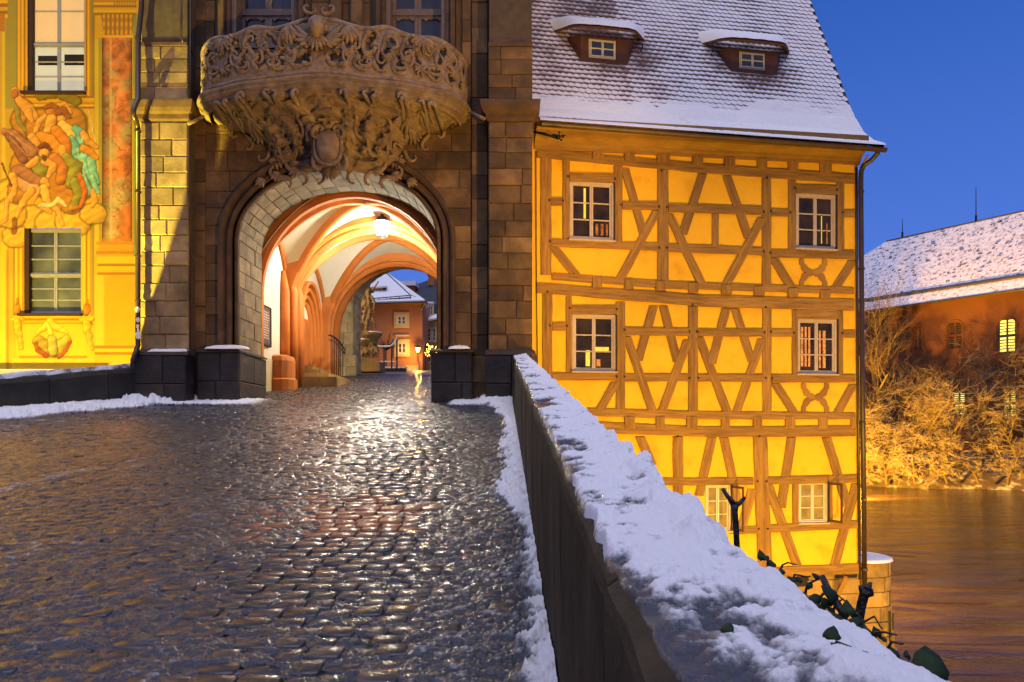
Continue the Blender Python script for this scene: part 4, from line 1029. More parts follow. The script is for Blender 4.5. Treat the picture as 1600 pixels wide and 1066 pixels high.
# far arch (stone), near face at Y 26
ZF = 6.27; BF = 1.54; RF = 1.94
lunette(26.25, RF+.02, BF+.02, ZF, AX, M['mortar'], 'far_wall', 1.25, top=9.1)
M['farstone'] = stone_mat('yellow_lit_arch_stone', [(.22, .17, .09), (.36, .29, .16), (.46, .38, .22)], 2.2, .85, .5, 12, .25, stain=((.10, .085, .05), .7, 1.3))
ff = front(26.2)
FA = MB(); FA.bar(ff, XL, XL+.2, gz(26), 8, -.05, 0); FA = FA.build('far_arch', M['mortar'], T)
courses(FA, ff, XL, AX-RF, gz(26)+.75, ZF, .42, (.3, .6), -.04, .12, M['farstone'], bev=.012)
courses(FA, ff, XL, AX-RF+.12, gz(26)-.1, gz(26)+.75, .4, (.5, .8), -.04, .2, M['farstone'], bev=.02)
courses(FA, ff, AX+RF, XR, gz(26), ZF, .42, (.3, .6), -.04, .12, M['farstone'], bev=.012)
for i in range(19):
    t0 = math.pi*i/19+.006; t1 = math.pi*(i+1)/19-.006
    ro = .62
    q = [(AX+RF*math.cos(t0), ZF+BF*math.sin(t0)), (AX+(RF+ro)*math.cos(t0), ZF+(BF+ro)*math.sin(t0)), (AX+(RF+ro)*math.cos(t1), ZF+(BF+ro)*math.sin(t1)), (AX+RF*math.cos(t1), ZF+BF*math.sin(t1))]
    m = MB(); m.slab(ff, q, -.05, .12, .015); m.build('voussoir', M['farstone'], FA)
    for ya, yb in ((26.1, 26.7), (26.71, 27.5)):
        m = MB(); P3 = lambda t, y, r: (AX+(RF+r)*math.cos(t), y, ZF+(BF+r)*math.sin(t))
        a = [P3(t, y, .05) for t, y in ((t0, ya), (t1, ya), (t1, yb), (t0, yb))]; c = [P3(t, y, rnd(-.012, 0)) for t, y in ((t0, ya), (t1, ya), (t1, yb), (t0, yb))]
        m.quadprism(a, c); m.build('voussoir', M['farstone'], FA)
for sgn in (-1, 1):
    fr = Fr((AX-RF, 26.08, 0), (0, 1, 0), (0, 0, 1), (1, 0, 0)) if sgn < 0 else Fr((AX+RF, 27.5, 0), (0, -1, 0), (0, 0, 1), (-1, 0, 0))
    courses(FA, fr, 0, 1.42, gz(26)-.1, ZF, .45, (.5, .9), -.05, .0, M['farstone'], bev=.012)
# lantern
LX, LY, LZ = -3.69, 20.0, 6.98
t = empty('hanging_lantern', (LX, LY, LZ), 'glowing lantern hanging under the vault of the archway', 'lantern')
M['lampglow'] = plain('lit_lantern_glass', (1, .95, .8), .5, emit=(1, .90, .68), es=110, var=.02)
m = MB(); m.lathe((LX, LY, LZ), [(.0, .02), (.14, .03), (.22, .42), (.0, .43)], 8); m.build('glass_body', M['lampglow'], t)
m = MB(); m.lathe((LX, LY, LZ), [(.0, -.03), (.05, .0), (.14, .0), (.14, .03), (.0, .03)], 8); m.build('base_ring', M['iron'], t)
m = MB(); m.lathe((LX, LY, LZ), [(.23, .42), (.22, .46), (.13, .56), (.05, .60), (.05, .66), (.0, .68)], 8); m.build('cap', M['iron'], t)
m = MB(); m.tube([(LX, LY, LZ+.66), (LX, LY, vz(LX, LY, 17.5, 20.5)-.1)], .015, 6); m.build('hanging_rod', M['iron'], t)
for j in range(4):
    a_ = math.pi/2*j+.4; m = MB(); m.tube([(LX+.135*math.cos(a_), LY+.135*math.sin(a_), LZ+.02), (LX+.205*math.cos(a_), LY+.205*math.sin(a_), LZ+.44)], .010, 5); m.build('glazing_bar', M['iron'], t)
def lamp(name, kind, loc, e, col, r=.05, **kw):
    l = bpy.data.lights.new(name, kind); o = bpy.data.objects.new(name, l); COL.objects.link(o); o.location = loc; l.energy = e; l.color = col; l.shadow_soft_size = r
    if 'target' in kw:
        d = Vector(kw['target'])-Vector(loc); o.rotation_euler = d.to_track_quat('-Z', 'Y').to_euler(); l.spot_size = math.radians(kw.get('size', 60)); l.spot_blend = kw.get('blend', .5)
    return o
lamp('lantern_light', 'POINT', (LX, LY-.1, LZ-.6), 440, (1, .92, .72), .10)
lamp('lantern_light', 'POINT', (LX, LY+.34, LZ-.7), 360, (1, .92, .72), .10)
# ------------------------------------------------------------------ timber-framed house
A0 = Vector((.587, 17, 0)); B0 = Vector((9.116, 18.4, 0)); hu = (B0-A0).normalized(); hn = Vector((hu.y, -hu.x, 0))
HF = Fr(A0, hu, (0, 0, 1), hn)
def hp(px, py, c=0):
    """photo pixel to (a, b) in the facade plane"""
    dx = (px-CX)/F; o = A0+hn*c
    Y = (o.x*hu.y-o.y*hu.x)/(dx*hu.y-hu.x)
    p = Vector((dx*Y, Y, 0)); return (p-A0).dot(hu), EZ+(HY-py)/F*Y
H = empty('timber_house', (A0.x, A0.y, -4.4), 'yellow half-timbered house over the river with a steep snowy tiled roof', 'house')
WINS = [(889.6, 958.5, 285, 376), (1243, 1304.6, 304, 390), (894, 961.5, 492, 581), (1245, 1306.5, 499, 585), (1102, 1141, 757, 830), (1247, 1292, 752, 817)]
def hrect(x0, x1, y0, y1):
    a0, bt = hp(x0, (y0+y1)/2); a1 = hp(x1, (y0+y1)/2)[0]; xm = (x0+x1)/2
    return a0, a1, hp(xm, y1)[1], hp(xm, y0)[1]
WR = [hrect(*w_) for w_ in WINS]
a_r = hp(1338, 600)[0]; a_l = hp(833, 400)[0]; zbot = hp(1290, 893)[1]; zeave = hp(1100, 236)[1]
def holed(fr, a0, a1, b0, b1, holes, c0, c1):
    xs = sorted({a0, a1}|{h[0] for h in holes}|{h[1] for h in holes}); ys = sorted({b0, b1}|{h[2] for h in holes}|{h[3] for h in holes})
    m = MB()
    for x0, x1 in zip(xs[:-1], xs[1:]):
        run = None
        for y0, y1 in zip(ys[:-1], ys[1:]):
            cx, cy = (x0+x1)/2, (y0+y1)/2
            if any(h[0] < cx < h[1] and h[2] < cy < h[3] for h in holes):
                if run: m.bar(fr, x0, x1, run[0], run[1], c0, c1); run = None
            else: run = (run[0], y1) if run else (y0, y1)
        if run: m.bar(fr, x0, x1, run[0], run[1], c0, c1)
    return m
holed(HF, a_l-.1, a_r+.03, zbot, zeave+.25, WR, -.3, 0).build('plaster_wall', M['plaster'], H)
m = MB(); m.bar(HF, a_l, a_r-.05, zbot, zeave, -7, -.75)
m.build('dark_room', M['black'], H)
m = MB(); m.bar(HF, a_r-.3, a_r+.03, zbot, zeave+.25, -8, -.31); m.build('gable_wall', M['plaster'], H)
NT = [0]
def timber(pts, th=.035, name='timber_beam', wob=.007, mat=None):
    """pts: 4 photo pixels (quad, either winding): the beam runs along p0-p1 / p3-p2"""
    P_ = [Vector(hp(*p)) for p in pts]
    NT[0] += 1
    n = max(2, int((P_[1]-P_[0]).length/.28)); m = MB(); th = th+(NT[0] % 13)*.0012
    top = []; bot = []
    for i in range(n+1):
        t = i/n; a = P_[0].lerp(P_[1], t); b_ = P_[3].lerp(P_[2], t)
        e1 = rnd(-wob, wob) if 0 < i < n else 0; e2 = rnd(-wob, wob) if 0 < i < n else 0
        d = (a-b_).normalized(); top.append(a+d*e1); bot.append(b_+d*e2)
    for i in range(n+1):
        tm = top[i].lerp(bot[i], .5)
        for q, c in ((top[i], -.02), (top[i], th-.008), (top[i].lerp(tm, .12), th+rnd(-.002, .002)), (bot[i].lerp(tm, .12), th+rnd(-.002, .002)), (bot[i], th-.008), (bot[i], -.02)): m.v.append(tuple(HF.P(q.x, q.y, c)))
    for i in range(n):
        for q in range(5): m.f.append((i*6+q, i*6+q+1, (i+1)*6+q+1, (i+1)*6+q))
    m.f.append((0, 1, 2, 3, 4, 5)); m.f.append(tuple(n*6+q for q in (5, 4, 3, 2, 1, 0)))
    o = m.build(name, mat or M['timber'], H); g = []; off = rnd(0, 50)
    for i in range(n+1):
        for q in (0, .03, .06, .2, .23, .26): g += [off+(P_[1]-P_[0]).length*i/n, off+q, off*.7]
    at = o.data.attributes.new('grain', 'FLOAT_VECTOR', 'POINT'); at.data.foreach_set('vector', g)
    return o
def V_(x0, x1, y0, y1, dx=0, **k): timber([(x0, y0), (x0+dx, y1), (x1+dx, y1), (x1, y0)], **k)
def H_(x0, x1, yl0, yl1, yr0=None, yr1=None, **k):
    yr0 = yl0 if yr0 is None else yr0; yr1 = yl1 if yr1 is None else yr1
    timber([(x0, yl0), (x1, yr0), (x1, yr1), (x0, yl1)], **k)
def Br(x0, y0, x1, y1, w_=13, **k):
    d = Vector((x1-x0, y1-y0)).normalized(); h = w_/2/max(.3, abs(d.y)); timber([(x0-h, y0), (x1-h, y1), (x1+h, y1), (x0+h, y0)], th=.031, **k)
# rails and beams (storey by storey)
H_(839, 1100, 232, 247, 256.5, 271); H_(1100, 1335, 256.5, 271, 273, 288.5)
H_(862, 1044, 427, 438, 439.5, 451.5); H_(1044, 1190, 439.5, 451.5, 445, 456); H_(1190, 1333, 445, 456, 450, 460)
H_(838, 1100, 442, 458, 461.5, 480); H_(1100, 1333, 461.5, 480, 468, 486)
H_(900, 1100, 637, 650, 643, 656); H_(1100, 1335, 643, 656, 645, 655.5)
H_(930, 1100, 659, 677, 667, 683); H_(1100, 1335, 667, 683, 665.5, 682)
H_(1140, 1342, 889, 905, 880, 896, th=.05)
# storey 3
for a in ((844.5, 861.5, 247, 430), (879, 890, 250, 373), (959, 972, 260, 383), (1027, 1044, 266, 441), (1190, 1204, 279, 448), (1231, 1243, 281, 391), (1306, 1318, 286, 392), (1112, 1122.5, 335, 386)): V_(*a)
H_(890, 959, 270.5, 285, 272, 286); H_(1243, 1306, 289, 303, 291, 305)
H_(861, 880, 309.5, 322); H_(972, 1027, 315, 328, 316, 329); H_(1044, 1190, 319, 332, 323.5, 336.5); H_(1204, 1231, 326, 338, 327, 339); H_(1318, 1334, 328, 340)
H_(862, 1027, 373, 386, 380, 393); H_(1044, 1190, 381, 394, 387, 399.5); H_(1204, 1334, 390, 403, 391.5, 405)
for a in ((976, 264, 1005, 366), (1026, 331, 969, 436), (864, 386, 898, 428), (1097.5, 273, 1066, 367), (1045, 336, 1095, 443), (1135.5, 277, 1169.5, 373), (1190, 342, 1134, 445), (1208, 404, 1234, 447), (1332, 408, 1305, 450)): Br(*a)
# storey 2
for a in ((847.5, 863, 460, 600), (884, 893, 464, 582), (962, 976.5, 473, 645), (1075, 1090, 480, 644), (1191, 1204.5, 482, 645), (1237, 1246, 485, 587), (1306.5, 1316, 486, 588)): V_(*a)
H_(893, 962, 477, 492); H_(1244, 1307, 484, 499)
H_(863, 884, 504, 517); H_(976, 1075, 511.5, 524.5, 513, 525.5); H_(1090, 1191, 514, 526); H_(1204, 1238, 514, 526); H_(1316, 1335, 516, 528)
H_(863, 962, 582, 594.5, 583, 595); H_(976, 1075, 584, 596.5); H_(1090, 1191, 584.5, 597); H_(1205, 1335, 585, 598)
for a in ((1021, 479, 997, 564), (1036, 479, 1058, 566), (979, 527, 1019, 642), (1074, 532, 1034, 643), (961, 598, 937, 641), (1092, 528, 1136, 645), (1134, 483, 1111.5, 569), (1148, 483, 1174.5, 566), (1190, 530, 1150, 645), (1211, 600, 1240, 645), (1333, 601, 1308, 645)): Br(*a)
# storey 1
V_(1051, 1067, 683, 790); V_(1176, 1198, 683, 890, 8); V_(1238, 1247, 755, 818); V_(1291.5, 1300, 752, 816)
H_(985, 1176, 747, 759, 746, 758); H_(1198, 1337, 745, 757, 741, 754)
H_(1140, 1182, 822, 834); H_(1202, 1340, 820, 832, 813, 825.5)
for a in ((1000, 683, 1018, 726), (1112, 684, 1092, 775), (1131, 684, 1153, 790), (1175, 764, 1156, 835), (1236, 684, 1220, 794), (1291, 684, 1324, 792), (1200, 758, 1246, 886), (1337, 756, 1304, 882)): Br(*a, w_=14)
# joist ends
for x0, x1 in ((925, 942), (975, 991), (1026, 1046), (1081, 1097), (1131, 1147), (1182, 1197), (1230, 1246), (1280, 1298)):
    t = (x0-842)/(1333-842); V_(x0, x1, 234+t*22, 244+t*30, th=.055, name='joist_end')
for x0, x1 in ((925, 940), (975, 989), (1024, 1039), (1075, 1090), (1126, 1142), (1177, 1193), (1230, 1245), (1280, 1295)):
    t = (x0-862)/(1333-862); V_(x0, x1, 431+t*26, 447+t*23, th=.06, name='joist_end')
for x0, x1 in ((975, 991), (1024, 1037), (1072, 1088), (1126, 1139), (1176, 1189), (1226, 1241), (1278, 1292), (1328, 1335)): V_(x0, x1, 651, 670, th=.06, name='joist_end')
# carved cross ornaments under the right-hand windows
for (xl, xr, y0, y1) in ((1250, 1290, 405, 449), (1253, 1293, 598, 645)):
    c = Vector(hp((xl+xr)/2, (y0+y1)/2)); a_, b_ = Vector(hp(xl, y0)), Vector(hp(xr, y1)); hw, hh = (b_.x-a_.x)/2, abs(a_.y-b_.y)/2
    for sx in (-1, 1):
        for sy in (-1, 1):
            m = MB(); L_ = []; R_ = []
            for i in range(15):
                t = i/14; x_ = sx*hw*(.95*t**.7+.12*math.sin(t*3.1)); y_ = sy*hh*(1.0*t**1.1-.12*math.sin(t*3.1))
                wv = .055+.028*math.sin(t*9)**2+.02*(t > .35)*(t < .5)
                L_.append((c.x+x_-wv*sx*.75, c.y+y_+wv*sy*.65)); R_.append((c.x+x_+wv*sx*.75, c.y+y_-wv*sy*.65))
            th = .03+.0014*(sx+2*sy+3)
            for i in range(15):
                for q, cc in ((L_[i], -.02), (L_[i], th), (R_[i], th), (R_[i], -.02)): m.v.append(tuple(HF.P(q[0], q[1], cc)))
            for i in range(14):
                for q in range(4): m.f.append((i*4+q, i*4+(q+1) % 4, (i+1)*4+(q+1) % 4, (i+1)*4+q))
            m.f.append((0, 1, 2, 3)); m.f.append((59, 58, 57, 56)); m.build('carved_brace', M['timber'], H)
# pegs
PG = [(887, 277), (960, 281), (1033, 268), (858, 314), (879, 315), (970, 321), (1029, 324), (1041, 325), (859, 378), (1029, 388), (1041, 388), (1197, 279), (1192, 332), (1203, 331), (1233, 333), (1192, 394), (1202, 396), (1240, 295), (1306, 298), (1315, 333), (890, 482), (963, 484), (859, 509.5), (885, 510), (975, 516), (1076, 519), (1088, 519), (963, 589), (975, 589), (1076, 591), (1090, 591), (1195, 481), (1193, 520), (1203, 519), (1239, 521), (1195, 591), (1205, 592), (1314, 521), (1185, 682), (1058, 682), (1182, 752), (1196, 752), (1184, 826), (1198, 826), (1081, 477), (855, 457)]
for p in PG:
    a_, b_ = hp(*p); m = MB(); m.bar(HF, a_-.02, a_+.02, b_-.02, b_+.02, .03, .068); m.build('peg', M['timber_dark'], H)
# windows
hl = ['dark two-light window with wooden muntins, upper left', 'two-light window with lit things inside, upper right', 'two-light window showing a table with a yellow cloth, middle left', 'two-light window with striped curtains, middle right', 'low window with its casement standing open', 'small pale window reflecting yellow light, lowest right']
for i, r in enumerate(WR):
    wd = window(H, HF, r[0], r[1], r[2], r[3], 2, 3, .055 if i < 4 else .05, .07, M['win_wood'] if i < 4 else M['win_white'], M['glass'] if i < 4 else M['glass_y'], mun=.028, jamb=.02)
    wd['label'] = hl[i]
    m = MB(); m.bar(HF, r[0]-.03, r[1]+.03, r[2]-.03, r[2]+.005, -.02, .09); m.build('sill', M['win_wood'], wd)
    m = MB(); m.bar(HF, r[1], r[1]+.025, r[2]-.01, r[3], .03, .075); m.build('shutter_edge', M['timber_dark'], wd)
# things seen behind / reflected in the panes; their lit look is emission
M['dimyel'] = plain('glowing_cloth', (.5, .4, .1), .9, emit=(1, .7, .05), es=.55, bs=10, var=.5); M['pinkc'] = plain('glowing_striped_curtain', (.5, .22, .08), .9, emit=(.7, .28, .05), es=.25, bs=14, var=.7)  # cloth and curtain glow by themselves in place of room light
def inpane(i, u0, u1, v0, v1, mat, name='curtain'):
    r = WR[i]; m = MB(); a_ = r[0]+(r[1]-r[0])*u0; b_ = r[0]+(r[1]-r[0])*u1; c = r[2]+(r[3]-r[2])*v0; d = r[2]+(r[3]-r[2])*v1
    m.bar(HF, a_, b_, c, d, -.042, -.036); m.build(name, mat, H)
inpane(2, .32, .42, .10, .38, M['dimyel'], 'lit_chair'); inpane(2, .54, .86, .36, .44, M['dimyel'], 'lit_tablecloth'); inpane(2, .57, .66, .10, .22, M['pinkc'], 'lit_cup')
for a in ((.12, .18), (.22, .27), (.31, .36)): inpane(3, a[0], a[1], .14, .86, M['pinkc'])
for a in ((.58, .63), (.68, .75)): inpane(3, a[0], a[1], .12, .80, M['pinkc'])
inpane(1, .67, .69, .12, .62, M['dimyel'], 'lit_candle_arch'); inpane(1, .81, .825, .12, .5, M['pinkc'], 'lit_candle_arch')
inpane(0, .33, .38, .38, .90, M['dimyel'], 'lit_post')
for a in ((.60, .66), (.72, .78), (.84, .88)): inpane(0, a[0], a[1], .10, .30, M['drapery'])
# open casement at the low windows
for i in (4, 5):
    r = WR[i]; wf = Fr(HF.P(r[1], 0, .03), (hn+hu*.25).normalized(), (0, 0, 1), (hu-hn*.25).normalized())
    m = MB()
    for q in ((0, .45, r[2]+.03, r[2]+.09), (0, .45, r[3]-.09, r[3]-.03), (0, .05, r[2]+.09, r[3]-.09), (.40, .45, r[2]+.09, r[3]-.09)): m.bar(wf, *q, 0, .035)
    m.build('open_casement', M['brass'], H)
# timber cornice under the eaves
zc = hp(1100, 240)[1]
prof = [(-.02, -.02), (.05, -.02), (.06, .06), (.10, .08), (.12, .14), (.22, .22), (.30, .25), (.31, .34), (.36, .37), (.40, .50), (.40, .60), (-.02, .60)]
zc = [hp(842, 233)[1], hp(1335, 257)[1]]
m = MB(); G = []
for i in range(9):
    t = i/8; a_ = a_l+.02+(a_r+.05-a_l)*t; z_ = zc[0]+(zc[1]-zc[0])*t; G.append([HF.P(a_, z_+dz, c) for c, dz in prof])
m.grid(G); n_ = len(prof); m.f.append(tuple(range(n_))); m.f.append(tuple(8*n_+i for i in reversed(range(n_)))); m.build('eaves_cornice', M['cornice'], H)
# roof surface
RE = .55; ae0 = -.05; ae1 = (Vector((9.42, 17.9, 0))-A0).dot(hu)+.02
RP = [(-RE, 8.74), (-.15, 8.97), (.25, 9.35), (.62, 9.9), (1.6, 12.03), (2.7, 14.4), (4.2, 17.6)]      # (back from facade, z)
def rs(t):
    """distance t up the slope -> (depth, z)"""
    for (d0, z0), (d1, z1) in zip(RP[:-1], RP[1:]):
        l = math.hypot(d1-d0, z1-z0)
        if t <= l: return d0+(d1-d0)*t/l, z0+(z1-z0)*t/l
        t -= l
    return d1, z1
RLEN = sum(math.hypot(b_[0]-a_[0], b_[1]-a_[1]) for a_, b_ in zip(RP[:-1], RP[1:]))
m = MB(); G = []
for i in range(26):
    d, z = rs(RLEN*i/25); G.append([HF.P(ae0, z-.05, -d), HF.P(ae1, z-.05, -d)])
G.append([HF.P(ae0, 8.6, -8.9), HF.P(ae1, 8.6, -8.9)])
m.grid(G); m.build('roof', M['roofdark'], H); RO = [o for o in H.children if o.name.startswith('roof')][-1]
m = MB(); G = []
for i in range(26):
    d, z = rs(RLEN*i/25); G.append([HF.P(ae1+.0, z-.14, -d), HF.P(ae1+.03, z+.03, -d), HF.P(ae1-.02, z+.05, -d)])
m.grid(G); m.build('verge_board', M['roofdark'], RO)
def roof_tile_mat():
    m = snow_mat('snowy_clay_tile', ice=(.10, .042, .036), white=(.80, .78, .84), ir=.7, nsc=9, bst=.2); return m
M['tile'] = roof_tile_mat()
DORM = [(876, 990, 26, 97), (1103, 1220, 52, 113)]       # px boxes
def tiles():
    tw = .172; tl = .168; rows = int(RLEN/tl)-2; out_ = []
    rg = np.random.RandomState(5)
    for r in range(1, rows):
        t0 = r*tl; off = (r % 2)*tw/2
        n = int((ae1-ae0)/tw)
        for c in range(n+1):
            a = ae0+c*tw+off
            if a+tw > ae1+.03: continue
            out_.append((r, t0, a+tw/2))
    allV = []; info = []
    for r, t0, ac in out_:
        d0, z0 = rs(t0); d1, z1 = rs(t0+tl*1.25)
        sl = Vector((0, d1-d0, z1-z0)).normalized(); nm = Vector((0, -sl.z, sl.y))      # in (a, back, z)
        jz = rg.rand()*.008; wv = tw/2-.003
        prof_ = [(-wv, .035), (-wv*.72, .008), (-wv*.3, -.012), (wv*.3, -.012), (wv*.72, .008), (wv, .035)]
        P_ = []
        for lift, th in ((.030, 0), (.030, -.018)):
            for x, y in prof_: P_.append((ac+x, y, lift+th+jz))
            for x in (wv, -wv): P_.append((ac+x, tl*1.2, .008+th+jz))
        mid_ = [(ac+x, tl*.45, .024+jz) for x in (-wv, wv)]
        vs = []
        for a, s_, h_ in P_+mid_:
            d = d0+sl.y*s_+nm.y*h_; z = z0+sl.z*s_+nm.z*h_
            vs.append(tuple(HF.P(a, z, -d)))
        allV.append(vs)
        # snow amount: full on the lower flare, thin over the middle, melted near the dormers
        u = (ac-ae0)/(ae1-ae0); s_ = t0/RLEN
        n1 = fbm(np.array([ac]), np.array([t0]), .55, 3, 3)[0]
        sn = .72+1.0*(n1-.5)+.55*(1-min(1, t0/2.5))+.35*max(0, u-.35)-.22*(u < .3)*1-.0*s_
        for (x0, x1, y0, y1) in DORM:
            ax_ = hp((x0+x1)/2, (y0+y1)/2, -2.2)[0]; td = 3.4 if x0 < 1000 else 2.9
            sn -= .5*math.exp(-((ac-ax_)/1.0)**2-((t0-td)/.9)**2)
        info.append(sn)
    allV = np.array(allV); n = len(allV)
    # faces: top fan (0..5, 6,7), mid points 16,17
    FT = [(0, 1, 16, 16), (1, 2, 17, 16), (2, 3, 17, 17), (3, 4, 17, 17), (4, 5, 17, 17), (16, 17, 6, 7)]
    FT += [(0, 8, 9, 1), (1, 9, 10, 2), (2, 10, 11, 3), (3, 11, 12, 4), (4, 12, 13, 5)]
    Fp = []
    for f in FT:
        g = [];
        for q in f:
            if q not in g: g.append(q)
        Fp.append(tuple(g))
    def mk(vs, name, parent, att, kind=None):
        V = np.array(vs).reshape(-1, 3); k = len(V)//18
        org = (V.min(0)+V.max(0))/2; me = bpy.data.meshes.new(name)
        fs = [tuple(q+18*i for q in f) for i in range(k) for f in Fp]
        me.from_pydata((V-org).tolist(), [], fs); at = me.attributes.new('thick', 'FLOAT', 'POINT'); at.data.foreach_set('value', np.array(att, 'f'))
        me.materials.append(M['tile']); o = bpy.data.objects.new(name, me); place(o, Vector(org), parent); props(o, kind=kind)
    def att(s_): 
        a = np.full(18, s_); a[0:6] = s_-.45; a[8:14] = -.6; a[16:18] = s_+.05; a[6:8] = s_+.18; return a
    lo = [i for i in range(n) if 14 <= out_[i][0]]
    lo = lo[:300]; ls = set(lo)
    for i in lo: mk(allV[i], 'roof_tile', RO, att(info[i]))
    rest = [i for i in range(n) if i not in ls]
    mk(allV[rest], 'roof_tiles', RO, np.concatenate([att(info[i]) for i in rest]), 'stuff')
tiles()
def roofsnow():
    m, k = 220, 90; A_, T_ = np.meshgrid(np.linspace(ae0+.02, ae1+.01, m), np.linspace(-.075, 2.8, k), indexing='ij')
    D = np.zeros_like(A_); Z = np.zeros_like(A_)
    for j in range(k):
        d, z = rs(max(0, T_[0, j])); D[:, j] = d+min(0, T_[0, j]); Z[:, j] = z+min(0, T_[0, j])*.55
    n1 = fbm(A_, T_, 1.1, 4, 2); n2 = fbm(A_, T_, 7, 4, 6)
    edge = 1.95+.55*(n1-.5)*2+.25*(n2-.5)+.55*sst(A_, ae1*.5, ae1)
    h = (.060+.012*(n2-.5))*(1-sst(T_, edge-.9, edge+.1)*.75)-.03*sst(T_, edge-.25, edge+.05)
    # little slides / footprints
    for (a_, t_, sl_, w_, dpt) in ((3.2, 1.55, -1.0, .05, .035), (3.6, 1.2, -.75, .06, .045), (4.9, 1.3, -.95, .035, .035), (3.0, .7, -.8, .03, .02)):
        x_ = a_-sl_*(t_-T_); h -= dpt*np.exp(-((A_-x_)/w_)**2)*(T_ < t_)*(T_ > .05)*(n2 > .47)
    h *= sst(T_, -.08, .0)*.7+.3
    bare = .035*sst(.9-np.hypot((A_-.6)/1.6, (T_-.45)/.35), 0, .6); h = h-bare
    P_ = np.array(HF.o)+A_[..., None]*np.array(HF.u)-(D+0*A_)[..., None]*np.array(HF.n)*1.0+np.stack([0*A_, 0*A_, Z], -1)
    nrm = np.array((HF.n.x*.7, HF.n.y*.7, .7)); P_ = P_+h[..., None]*nrm
    V = P_.reshape(-1, 3)
    npmesh('roof_snow', V, gridfaces(m, k, (T_ < edge+.05)[:-1, :-1]), M['snow'], RO, kind='stuff')
roofsnow()
# dormers
M['dorm'] = stone_mat('dark_red_dormer_wood', [(.06, .022, .014), (.11, .042, .025)], 3, .8, .4, 20, .1)
for di, (x0, x1, y0, y1) in enumerate(DORM):
    fx0, fx1 = ((920, 967) if di == 0 else (1155, 1200)); c = -1.35 if di == 0 else -1.35
    # find depth where the roof passes the sill
    ysill = y1-2
    best = None
    for i in range(400):
        d, z = rs(RLEN*i/400)
        if d > .4:
            b_ = hp((fx0+fx1)/2, ysill, -d+.05)[1]
            if abs(b_-z) < .05: best = (d, z); break
    d0, z0 = best if best else (1.5, 11.8)
    cc = -(d0-.02); a0 = hp(fx0-14, ysill, cc)[0]; a1 = hp(fx1+14, ysill, cc)[0]
    zt_ = hp((fx0+fx1)/2, y0+(33 if di == 0 else 27), cc)[1]
    DO = MB(); DO.bar(HF, a0, a1, z0-.1, zt_+.05, cc-1.2, cc-.06); DO = DO.build('dormer', M['dorm'], H)
    w0, w1 = hp(fx0, 80, cc)[0], hp(fx1-5, 80, cc)[0]; wz0, wz1 = z0+.10, zt_-.06
    for q in ((a0, w0, z0-.05, zt_), (w1, a1, z0-.05, zt_), (w0, w1, z0-.08, wz0), (w0, w1, wz1, zt_)):
        m = MB(); m.slab(HF, [(q[0]+.003, q[2]), (q[1]-.003, q[2]), (q[1]-.003, q[3]), (q[0]+.003, q[3])], cc-.1, cc+.02, .01); m.build('board', M['dorm'], DO)
    window(DO, Fr(HF.P(0, 0, cc), HF.u, HF.v, HF.n), w0, w1, wz0, wz1, 2, 2, .035, .03, M['win_white'], M['glass_b'], mun=.025)
    # swept roof: flat front edge, flaring down to the main roof at both sides
    am = (a0+a1)/2; hw = (a1-a0)/2; m = MB(); G = []; G2 = []
    for i in range(25):
        u = -1+2*i/24; a = am+u*hw*2.2; au = abs(u)
        drop = .0 if au < .48 else -.62*float(sst(au, .45, 1.02))*.0
        zf = zt_+.08+.26*au**2
        fr_out = .30*(1-float(sst(au, .5, 1.0))*1.25)
        row = []; row2 = []
        for j in range(9):
            t = j/8; zz = zf+(.54*t)*(1-.25*au)+.06*math.sin(t*3.1); dd = (d0-fr_out)+1.1*t*(.55+.0*au)+au*au*.55*(1-t)
            # never below the roof: find roof z at that depth
            row.append(HF.P(a, zz, -dd)); row2.append(HF.P(a, zz+.055*(1-au**4)+.015*rnd(0, 1), -dd+.03))
        G.append(row); G2.append(row2)
    m.grid(G); m.build('dormer_roof', M['dorm'], DO, solid=.05)
    m = MB(); m.grid(G2); m.build('dormer_snow', M['snow'], DO, smooth=True, kind='stuff')
    for sx in (-1, 1):                                  # cheek infill boards under the flared roof
        m = MB(); ae = a0 if sx < 0 else a1; al = am+sx*hw*1.75
        P0 = [HF.P(ae, z0-.05, cc), HF.P(ae, zt_+.06, cc), HF.P(al, zt_+.02, -(d0+.55))]; m.v = [tuple(p) for p in P0]+[tuple(p+HF.n*-.05+HF.v*-.03) for p in P0]; m.f = [(0, 1, 2), (3, 5, 4), (0, 3, 4, 1), (1, 4, 5, 2), (2, 5, 3, 0)]
        m.build('cheek_board', M['dorm'], DO)
# snow hooks
for px, py in ((1001, 78), (1110, 85), (1226, 92)):
    i0 = 0
    for i in range(400):
        d, z = rs(RLEN*i/400)
        if d > .4 and abs(hp(px, py, -d)[1]-z) < .05: break
    a = hp(px, py, -d)[0]; m = MB(); m.tube([HF.P(a, z-.02, -d), HF.P(a+.02, z+.1, -d+.12), HF.P(a, z+.18, -d+.08)], .015, 5); m.build('roof_hook', M['iron'], RO)
